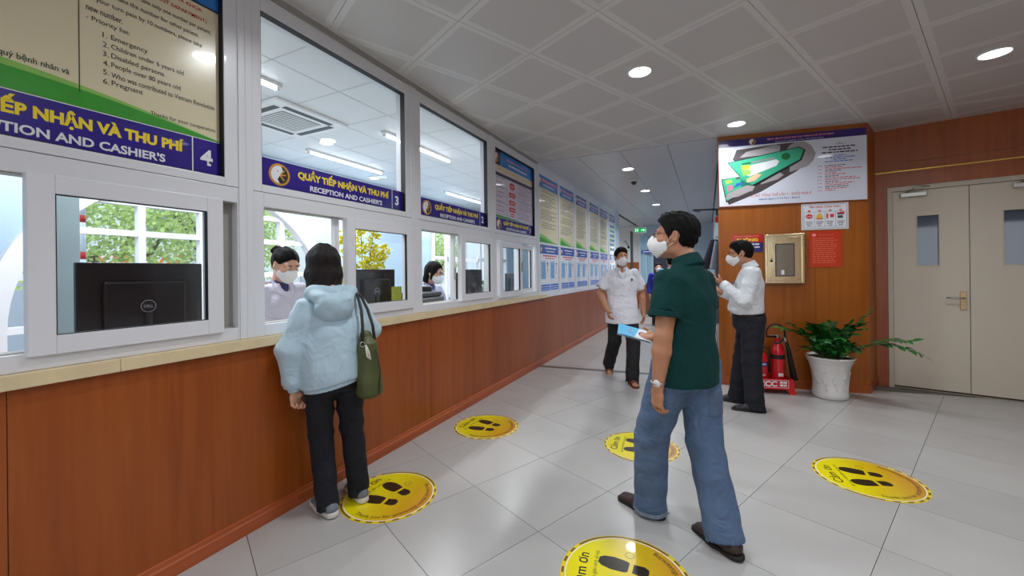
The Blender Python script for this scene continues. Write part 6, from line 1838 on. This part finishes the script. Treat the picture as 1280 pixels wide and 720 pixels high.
M_NAVY = mat('navy_trousers', (13, 15, 26), rough=.85, var=.2, scale=20, bump=.08, bscale=200, wrinkle=.5, wscale=9)
for q in ('L', 'R'):
    el, wr = np.array(J['el' + q]), np.array(J['wr' + q]); dv = _unit(wr - el)
    sdf_mesh('ribbed_cuff', [econe(el + (wr - el) * .86, wr + dv * .008, .040, .036, k=.004, cap=.1), econe(wr - dv * .02, wr + dv * .05, .031, .031, k=.003, op='s', cap=.1)], .0045, M_HOOD, hood, lambda X, Y, Z: .0012 * np.sin(420 * X) * np.sin(420 * Y))
hb = loft([((-.055, .015, .69), .166, .136), ((-.055, .018, .85), .176, .144)], .01) + [plane_cut((-.05, 0, .748), (.20, 0, -1), .004), plane_cut((-.05, 0, .79), (-.20, 0, 1), .004)]
sdf_mesh('ribbed_hem', hb, .005, M_HOOD, hood, lambda X, Y, Z: .0012 * np.sin(330 * X) * np.sin(330 * Y))
tr = trousers(J, P, M_NAVY, waist=(.150, .120), thigh=.088, knee=.068, hem=(.062, .064), hem_up=.035, top=(-.055, .02, .90))
M_CANV = mat('grey_canvas', (112, 118, 130), rough=.85, var=.15, scale=40, bump=.1, bscale=300); M_RUB = mat('white_rubber', (210, 206, 198), rough=.6)
for q in ('L', 'R'): shoe(J['an' + q], J['foot' + q][0], 0, P, M_CANV, M_RUB, .93, name='sneaker', sole_t=.026)
# olive shoulder bag
bg = thing('shoulder_bag', 'olive green shoulder bag hanging at the side of the woman in the hoodie', 'bag', P.location, P.rotation_euler[2])
M_OLIVE = mat('olive_leather', (78, 84, 44), rough=.5, var=.15, scale=14, bump=.12, bscale=60)
BGX = -.085
bpm = [econe((.190 + BGX, -.105, .985), (.205 + BGX, -.105, .70), (.052, .060), (.078, .072), (1, 0, 0), .03, cap=.4, cap2=.6), econe((.185 + BGX, -.095, 1.03), (.186 + BGX, -.10, .95), (.03, .03), (.045, .05), (1, 0, 0), .03)]
sdf_mesh('bag_body', bpm, .005, M_OLIVE, bg, folds(.0035, [(20, 44, 18, .2, .6), (10, -30, 36, 1.0, .6)]))
M_STRAP = mat('dark_strap', (36, 38, 26), rough=.5)
tube('strap', [(x + BGX, y, z) for x, y, z in ((.150, -.150, .99), (.158, -.135, 1.09), (.165, -.085, 1.18), (.160, -.02, 1.262), (.155, .05, 1.290), (.155, .12, 1.25))], .009, M_STRAP, bg, seg=8)
tube('strap', [(x + BGX, y, z) for x, y, z in ((.232, -.120, .99), (.222, -.110, 1.09), (.205, -.07, 1.18), (.185, -.01, 1.255), (.175, .06, 1.280), (.172, .13, 1.24))], .009, M_STRAP, bg, seg=8)
tube('charm', [(x + BGX, y, z) for x, y, z in ((.165, -.168, .985), (.180, -.182, .945), (.190, -.180, .90), (.172, -.178, .92), (.167, -.172, .975))], .006, M_RUB, bg, seg=8)
tube('seam', [(x + BGX, y, z) for x, y, z in ((.225, -.168, .95), (.245, -.178, .82), (.238, -.170, .69))], .004, M_STRAP, bg, seg=6)
tube('buckle', [(.150 + BGX + .014 * math.cos(a), -.165, .99 + .014 * math.sin(a)) for a in [2 * math.pi * k / 14 for k in range(14)]], .0025, M_STEEL, bg, seg=6, closed=True)

# ================================================================== man in the white short-sleeved tunic
P = person('man in a white short-sleeved tunic walking out of the corridor', 1.235, 5.38, -66)
J = dict(head=(.01, .03, 1.575), headR=rotm(yaw=4, pitch=0), neck=(0, -.015, 1.44), chest=(0, 0, 1.25), pelvis=(0, 0, .93),
         shL=(-.19, 0, 1.385), elL=(-.275, -.04, 1.10), wrL=(-.275, .02, .85), handL=dict(d=(0, .15, -1), n=(1, 0, 0), t=-1, curl=.4),
         shR=(.19, 0, 1.385), elR=(.28, -.02, 1.11), wrR=(.22, .17, .90), handR=dict(d=(-.1, .45, -.9), n=(-1, 0, 0), t=1, curl=.6),
         hipL=(-.09, .02, .90), knL=(-.10, .17, .48), anL=(-.04, .33, .085), footL=(90, 0), hipR=(.09, -.02, .90), knR=(.10, .02, .49), anR=(.13, -.28, .13), footR=(90, -28), build=1.0)
make_body(P, J, SKIN_A, .006)
short_hair(J, P, vol=.8); mask_part(J, P, beak=.6)
M_TUNIC = mat('white_tunic', (228, 228, 238), rough=.8, var=.02, bump=.08, bscale=200, wrinkle=.6, wscale=7)
pr = loft([((0, .02, .72), .225, .195), ((0, .01, .93), .205, .160), ((0, 0, 1.08), .190, .138), ((0, -.005, 1.25), .196, .132), ((0, -.01, 1.36), .162, .098), ((0, -.012, 1.41), .115, .080), ((0, -.012, 1.44), .078, .070)], .05)
for g, e in ((-1, (-.262, -.028, 1.165)), (1, (.265, -.012, 1.165))):
    sh = np.array((g * .165, -.005, 1.375)); e = np.array(e); ax_ = _unit(e - sh)
    pr += [econe(sh + np.array((-g * .012, 0, -.008)), e, .072, .082, k=.022, cap=.8, cap2=.06), econe(e - ax_ * .02, e + ax_ * .06, .074, .076, k=.004, op='s', cap=.2)]
pr += [econe((0, .06, 1.39), (0, .10, 1.50), .025, .06, k=.008, op='s')]
tu = sdf_mesh('tunic', pr, .0072, M_TUNIC, P, folds(.0028, FOLD_S))
for g in (-1, 1):
    pts = [[(g * .012, .128, 1.30), (g * .055, .118, 1.355), (g * .075, .070, 1.425), (g * .066, .010, 1.468), (g * .060, .02, 1.45), (g * .045, .075, 1.42), (g * .02, .108, 1.36)]]
    bm = bmesh.new(); vs_ = [bm.verts.new(p) for p in pts[0]]; bm.faces.new(vs_)
    o = link_mesh('lapel', bm_mesh(bm, 'lapel'), M_TUNIC, tu); o.modifiers.new('t', 'SOLIDIFY').thickness = .006
    box('pocket', (g * .10 - .055, .138, .80), (g * .10 + .055, .150, .93), M_TUNIC, tu, bevel=.004)
for k in range(4): lathe('button', [(0, .002), (.006, .002), (.006, 0)], M_RIM, tu, seg=10, M=frame_M((0, .137 - .002 * k, 1.26 - k * .10), (1, 0, 0), (0, 0, 1)) @ Matrix.Rotation(math.pi, 4, 'X'))
box('breast_badge', (-.112, .126, 1.265), (-.088, .134, 1.30), mat('badge_green', (80, 120, 40), rough=.4), tu, bevel=.002)
M_BLACKT = mat('black_trousers', (24, 23, 26), rough=.85, var=.15, bump=.06, bscale=200, wrinkle=.5, wscale=9)
trousers(J, P, M_BLACKT, h=.0085, waist=(.160, .125), thigh=.098, knee=.085, hem=(.080, .085), hem_up=.03)
M_SAND = mat('brown_sandal', (96, 56, 34), rough=.5, var=.1)
for q in ('L', 'R'):
    a, f, sd, u = foot_frame(J['an' + q], *J['foot' + q])
    ps = [econe(a - f * .05 - u * .075, a + f * .15 - u * .075, (.040, .05), (.046, .05), sd, .02), plane_cut(a - u * .062, u, .003), plane_cut(a - u * .085, -u, .003)]
    so = sdf_mesh('sandal', ps, .005, M_SAND, P)
    for fx in (.05, .11):
        c0 = a + f * fx - u * .058
        tube('sandal_strap', [c0 + sd * .045 * math.cos(t_) + u * (.048 - .2 * (fx - .05)) * math.sin(t_) for t_ in [math.pi * k / 10 for k in range(11)]], .010, M_SAND, so, seg=6)

# ================================================================== man in the white shirt, looking at his phone
P = person('man in a white long-sleeved shirt and dark trousers looking at a phone', 2.635, 4.72, 180)
J = dict(head=(0, .075, 1.565), headR=rotm(yaw=2, pitch=-8), neck=(0, -.005, 1.43), chest=(0, .0, 1.24), pelvis=(0, .01, .93),
         shL=(-.185, -.005, 1.375), elL=(-.235, .055, 1.085), wrL=(-.13, .245, 1.255), handL=dict(d=(.25, .75, .55), n=(.35, -.45, .8), t=-1, curl=.55, tcurl=.8),
         shR=(.185, -.005, 1.375), elR=(.225, .07, 1.09), wrR=(.06, .26, 1.16), handR=dict(d=(-.35, .75, .45), n=(-.2, -.45, .85), t=1, curl=.45),
         hipL=(-.09, -.02, .90), knL=(-.105, .0, .48), anL=(-.115, -.03, .085), footL=(96, 0), hipR=(.09, .0, .90), knR=(.11, .06, .48), anR=(.14, .12, .085), footR=(88, 0), build=1.02)
make_body(P, J, SKIN_A, .006)
short_hair(J, P, vol=.9); mask_part(J, P); glasses_part(J, P, mat('brown_frame', (90, 64, 50), rough=.3, metal=.4))
M_SHIRT = mat('white_shirt', (228, 232, 238), rough=.75, var=.02, bump=.08, bscale=260, wrinkle=.75, wscale=8)
pr = loft([((0, .015, .93), .162, .134), ((0, .035, 1.0), .180, .160), ((0, .030, 1.10), .176, .150), ((0, .005, 1.25), .188, .132), ((0, -.005, 1.36), .162, .098), ((0, -.008, 1.42), .085, .072)], .05)
for sh, el, wr in ((J['shL'], J['elL'], J['wrL']), (J['shR'], J['elR'], J['wrR'])):
    sh, el, wr = np.array(sh), np.array(el), np.array(wr)
    pr += [econe(sh * .93 + np.array((0, 0, .09)), el, .076, .066, k=.05, cap=.7), econe(el, wr - _unit(wr - el) * .02, .066, .044, k=.025, cap2=.1)]
sh_ = sdf_mesh('shirt', pr, .007, M_SHIRT, P, folds(.0038, FOLD_S))
pc = [econe((0, -.012, 1.405), (0, .016, 1.468), (.084, .078), (.070, .066), k=.01, cap=.1, cap2=.1), econe((0, -.012, 1.39), (0, .022, 1.50), (.072, .064), (.060, .056), k=.004, op='s', cap=.3), econe((0, .085, 1.40), (0, .09, 1.52), .025, .045, k=.006, op='s')]
sdf_mesh('collar', pc, .0045, M_SHIRT, sh_)
for q in ('L', 'R'):
    el, wr = np.array(J['el' + q]), np.array(J['wr' + q]); dv = _unit(wr - el)
    sdf_mesh('cuff', [econe(wr - dv * .055, wr + dv * .002, .049, .046, k=.004, cap=.1), econe(wr - dv * .02, wr + dv * .05, .039, .038, k=.003, op='s', cap=.1)], .0045, M_SHIRT, sh_)
box('name_badge', (-.115, .135, 1.255), (-.075, .146, 1.28), P_MBLUE, sh_, bevel=.002)
M_DARKT = mat('dark_navy_trousers', (17, 19, 30), rough=.8, var=.12, bump=.05, bscale=200, wrinkle=.5, wscale=8)
trousers(J, P, M_DARKT, h=.0075, waist=(.165, .142), thigh=.104, knee=.088, hem=(.080, .086), hem_up=.022, top=(0, .015, .935))
blt = sdf_mesh('belt', [econe((0, .015, .915), (0, .017, .955), (.170, .152), (.170, .152), k=.004, cap=.05), econe((0, .015, .85), (0, .017, 1.0), (.155, .13), (.155, .13), k=.003, op='s', cap=.05)], .005, mat('black_belt', (20, 18, 18), rough=.4), P)
box('buckle', (-.025, .164, .915), (.025, .174, .955), M_STEEL, blt, bevel=.004)
M_BSHOE = mat('black_shoe', (22, 20, 22), rough=.4, var=.1)
for q in ('L', 'R'): shoe(J['an' + q], J['foot' + q][0], 0, P, M_BSHOE, M_LSOLE, 1.05, sole_t=.02)
ph = thing('phone', 'black mobile phone held up by the man in the white shirt', 'phone', M=Matrix.Translation(world_of(P, (-.060, .350, 1.345))) @ Matrix.Rotation(math.radians(90), 4, 'Z') @ Matrix.Rotation(math.radians(-35), 4, 'Y'))
box('phone_case', (-.005, -.037, -.078), (.005, .037, .078), M_SEAL, ph, bevel=.004, seg=2)
box('phone_screen', (-.0062, -.034, -.074), (-.005, .034, .074), mat('phone_glow', (120, 140, 160), rough=.2, emit=(140, 160, 190), estr=.4), ph)

# ================================================================== clerk at window three
P = person('masked clerk with a hair bun and lilac coat behind window three', -.66, 1.97, -4)
J = dict(head=(0, .075, 1.475), headR=rotm(yaw=4, pitch=-24), neck=(0, .0, 1.345), chest=(0, 0, 1.15), pelvis=(0, -.02, .86), hs=1.0,
         shL=(-.165, 0, 1.285), elL=(-.20, .06, 1.03), wrL=(-.10, .22, .90), handL=dict(d=(.4, .8, -.2), n=(0, 0, -1), t=1, curl=.35, s=.9), shR=(.165, 0, 1.285), elR=(.20, .04, 1.03), wrR=(.10, .22, .90), handR=dict(d=(-.4, .8, -.2), n=(0, 0, -1), t=-1, curl=.35, s=.9),
         hipL=(-.08, -.02, .83), knL=(-.08, .0, .45), anL=(-.08, -.03, .085), footL=(92, 0), hipR=(.08, -.02, .83), knR=(.08, .0, .45), anR=(.08, -.03, .085), footR=(88, 0), build=.88)
J['as'] = .88
make_body(P, J, SKIN_B, .006)
mask_part(J, P, beak=.7)
def tied_hair(J, P, m, bun=True):
    c = np.array(J['head']); R = J['headR']; T = lambda p: c + R @ np.array(p)
    pr = [ball(T((0, -.014, .034)), (.084, .104, .095), R, .01), ball(T((0, -.05, -.02)), (.066, .06, .06), R, .02), ball(T((0, .112, -.070)), (.125, .104, .148), R, .008, 's'), ball(T((0, .0, -.13)), (.13, .15, .062), R, .01, 's'),
          ball(T((.088, .004, -.015)), (.020, .030, .045), R, .006, 's'), ball(T((-.088, .004, -.015)), (.020, .030, .045), R, .006, 's')]
    o = sdf_mesh('hair', pr, .005, m, P, hair_d)
    if bun: sdf_mesh('hair_bun', [ball(T((0, -.125, .055)), (.042, .036, .040), R, .01)], .005, m, o, lambda X, Y, Z: .003 * np.sin(150 * X + 90 * Z) + .003 * np.sin(130 * Y - 90 * Z))
tied_hair(J, P, M_HAIR)
M_LILAC = mat('lilac_coat', (206, 204, 222), rough=.8, var=.03, bump=.08, bscale=200, wrinkle=.6, wscale=7)
def coat(J, P, m, inner, z0=.60):
    ch = np.array(J['chest'], float); nb = np.array(J['neck'], float); pv = np.array(J['pelvis'], float)
    pr = loft([((pv[0], pv[1], z0), .19, .155), (pv, .185, .15), (pv * .5 + ch * .5, .17, .135), (ch, .182, .128), (nb - (0, 0, .075), .145, .09), (nb - (0, 0, .01), .075, .066)], .05)
    for q in ('L', 'R'):
        sh, el, wr = (np.array(J[n_ + q], float) for n_ in ('sh', 'el', 'wr'))
        pr += [econe(sh * np.array((.93, 1, 1)), el, .070, .062, k=.05, cap=.7), econe(el, wr - _unit(wr - el) * .01, .062, .046, k=.025, cap2=.1)]
    pr += [econe(nb + (0, .05, -.08), nb + (0, .10, .06), .022, .055, k=.008, op='s')]
    o = sdf_mesh('coat', pr, .009, m, P, folds(.003, FOLD_S))
    q = [econe(nb + (0, .035, -.13), nb + (0, .0, .0), (.05, .05), (.066, .060), k=.01, cap=.3)]
    sdf_mesh('blouse', q, .005, inner, P)
    for g in (-1, 1):
        bm = bmesh.new(); bm.faces.new([bm.verts.new(Vector(nb) + Vector(p)) for p in ((g * .010, .118, -.16), (g * .06, .100, -.09), (g * .085, .062, -.035), (g * .070, .0, .028), (g * .060, .03, .01), (g * .03, .085, -.06))])
        l = link_mesh('lapel', bm_mesh(bm, 'lapel'), m, o); l.modifiers.new('t', 'SOLIDIFY').thickness = .007
    return o
M_INDIGO = mat('indigo_blouse', (62, 66, 120), rough=.7)
coat(J, P, M_LILAC, M_INDIGO)
trousers(J, P, M_BLACKT, h=.0085, waist=(.15, .12), thigh=.085, knee=.068, hem=(.066, .068))
for q in ('L', 'R'): shoe(J['an' + q], J['foot' + q][0], 0, P, M_BSHOE, M_LSOLE, .92, h=.008)

# ================================================================== clerk at window two
P = person('masked clerk with glasses working behind window two', -.66, 3.77, -2)
J = dict(head=(0, .085, 1.405), headR=rotm(yaw=10, pitch=-16), neck=(0, .0, 1.275), chest=(0, 0, 1.09), pelvis=(0, -.03, .80),
         shL=(-.16, 0, 1.215), elL=(-.20, .07, .98), wrL=(-.10, .26, .93), handL=dict(d=(.4, .8, -.1), n=(0, 0, -1), t=1, curl=.45, s=.9), shR=(.16, 0, 1.215), elR=(.20, .06, .98), wrR=(.10, .26, .93), handR=dict(d=(-.4, .8, -.1), n=(0, 0, -1), t=-1, curl=.45, s=.9),
         hipL=(-.08, -.03, .77), knL=(-.08, .0, .42), anL=(-.08, -.03, .085), footL=(92, 0), hipR=(.08, -.03, .77), knR=(.08, .0, .42), anR=(.08, -.03, .085), footR=(88, 0), build=.85)
J['as'] = .85
make_body(P, J, SKIN_B, .007)
mask_part(J, P, beak=.8); glasses_part(J, P, mat('thin_frame', (60, 52, 50)))
c = np.array(J['head']); R = J['headR']; T = lambda p: c + R @ np.array(p)
sdf_mesh('hair', [ball(T((0, -.012, .032)), (.088, .106, .097), R, .02), econe(T((0, -.045, .0)), T((0, -.055, -.12)), (.088, .066), (.075, .05), R[:, 0], .03, cap2=.4),
                  econe(T((.078, .03, .03)), T((.076, .02, -.07)), .016, .012, k=.02), econe(T((-.078, .03, .03)), T((-.076, .02, -.07)), .016, .012, k=.02), ball(T((0, .118, -.060)), (.085, .092, .148), R, .01, 's')], .005, M_HAIR, P, hair_d)
coat(J, P, M_LILAC, M_INDIGO, z0=.56)
trousers(J, P, M_BLACKT, h=.0085, waist=(.145, .115), thigh=.083, knee=.066, hem=(.064, .066))
for q in ('L', 'R'): shoe(J['an' + q], J['foot' + q][0], 0, P, M_BSHOE, M_LSOLE, .92, h=.008)

# ================================================================== two people far down the corridor
def far_person(label, x, y, heading, shirt_m, trouser_m, sc, hairfn, mask):
    P = person(label, x, y, heading)
    J = dict(head=(0, .03, 1.575 * sc), headR=rotm(), neck=(0, -.015, 1.44 * sc), chest=(0, 0, 1.25 * sc), pelvis=(0, 0, .93 * sc),
             shL=(-.175, 0, 1.385 * sc), elL=(-.23, -.03, 1.11 * sc), wrL=(-.22, .03, .87 * sc), handL=dict(d=(0, .1, -1), n=(1, 0, 0), t=-1, curl=.4), shR=(.175, 0, 1.385 * sc), elR=(.23, -.03, 1.11 * sc), wrR=(.22, .03, .87 * sc), handR=dict(d=(0, .1, -1), n=(-1, 0, 0), t=1, curl=.4),
             hipL=(-.09, 0, .90 * sc), knL=(-.09, .05, .48 * sc), anL=(-.09, .08, .085), footL=(90, 0), hipR=(.09, 0, .90 * sc), knR=(.09, .0, .48 * sc), anR=(.09, -.08, .085), footR=(90, 0), build=.92)
    make_body(P, J, SKIN_B, .010)
    hairfn(J, P)
    if mask: mask_part(J, P, beak=.6)
    coat(J, P, shirt_m, shirt_m, z0=.74)
    trousers(J, P, trouser_m, waist=(.155, .12), thigh=.092, knee=.075, hem=(.07, .075), h=.011)
    for q in ('L', 'R'): shoe(J['an' + q], 90, 0, P, M_BSHOE, M_LSOLE, h=.010)
far_person('distant masked woman in royal blue far down the corridor', 1.14, 10.7, -78, mat('royal_blue', (36, 52, 150), rough=.8), M_BLACKT, .93, lambda J, P: tied_hair(J, P, M_HAIR, False), True)
far_person('distant person in light blue, mostly hidden behind the green shirt man', 1.60, 8.6, 95, mat('scrub_blue', (120, 172, 214), rough=.8), mat('scrub_blue', (120, 172, 214)), 1.0, lambda J, P: short_hair(J, P, h=.007), False)
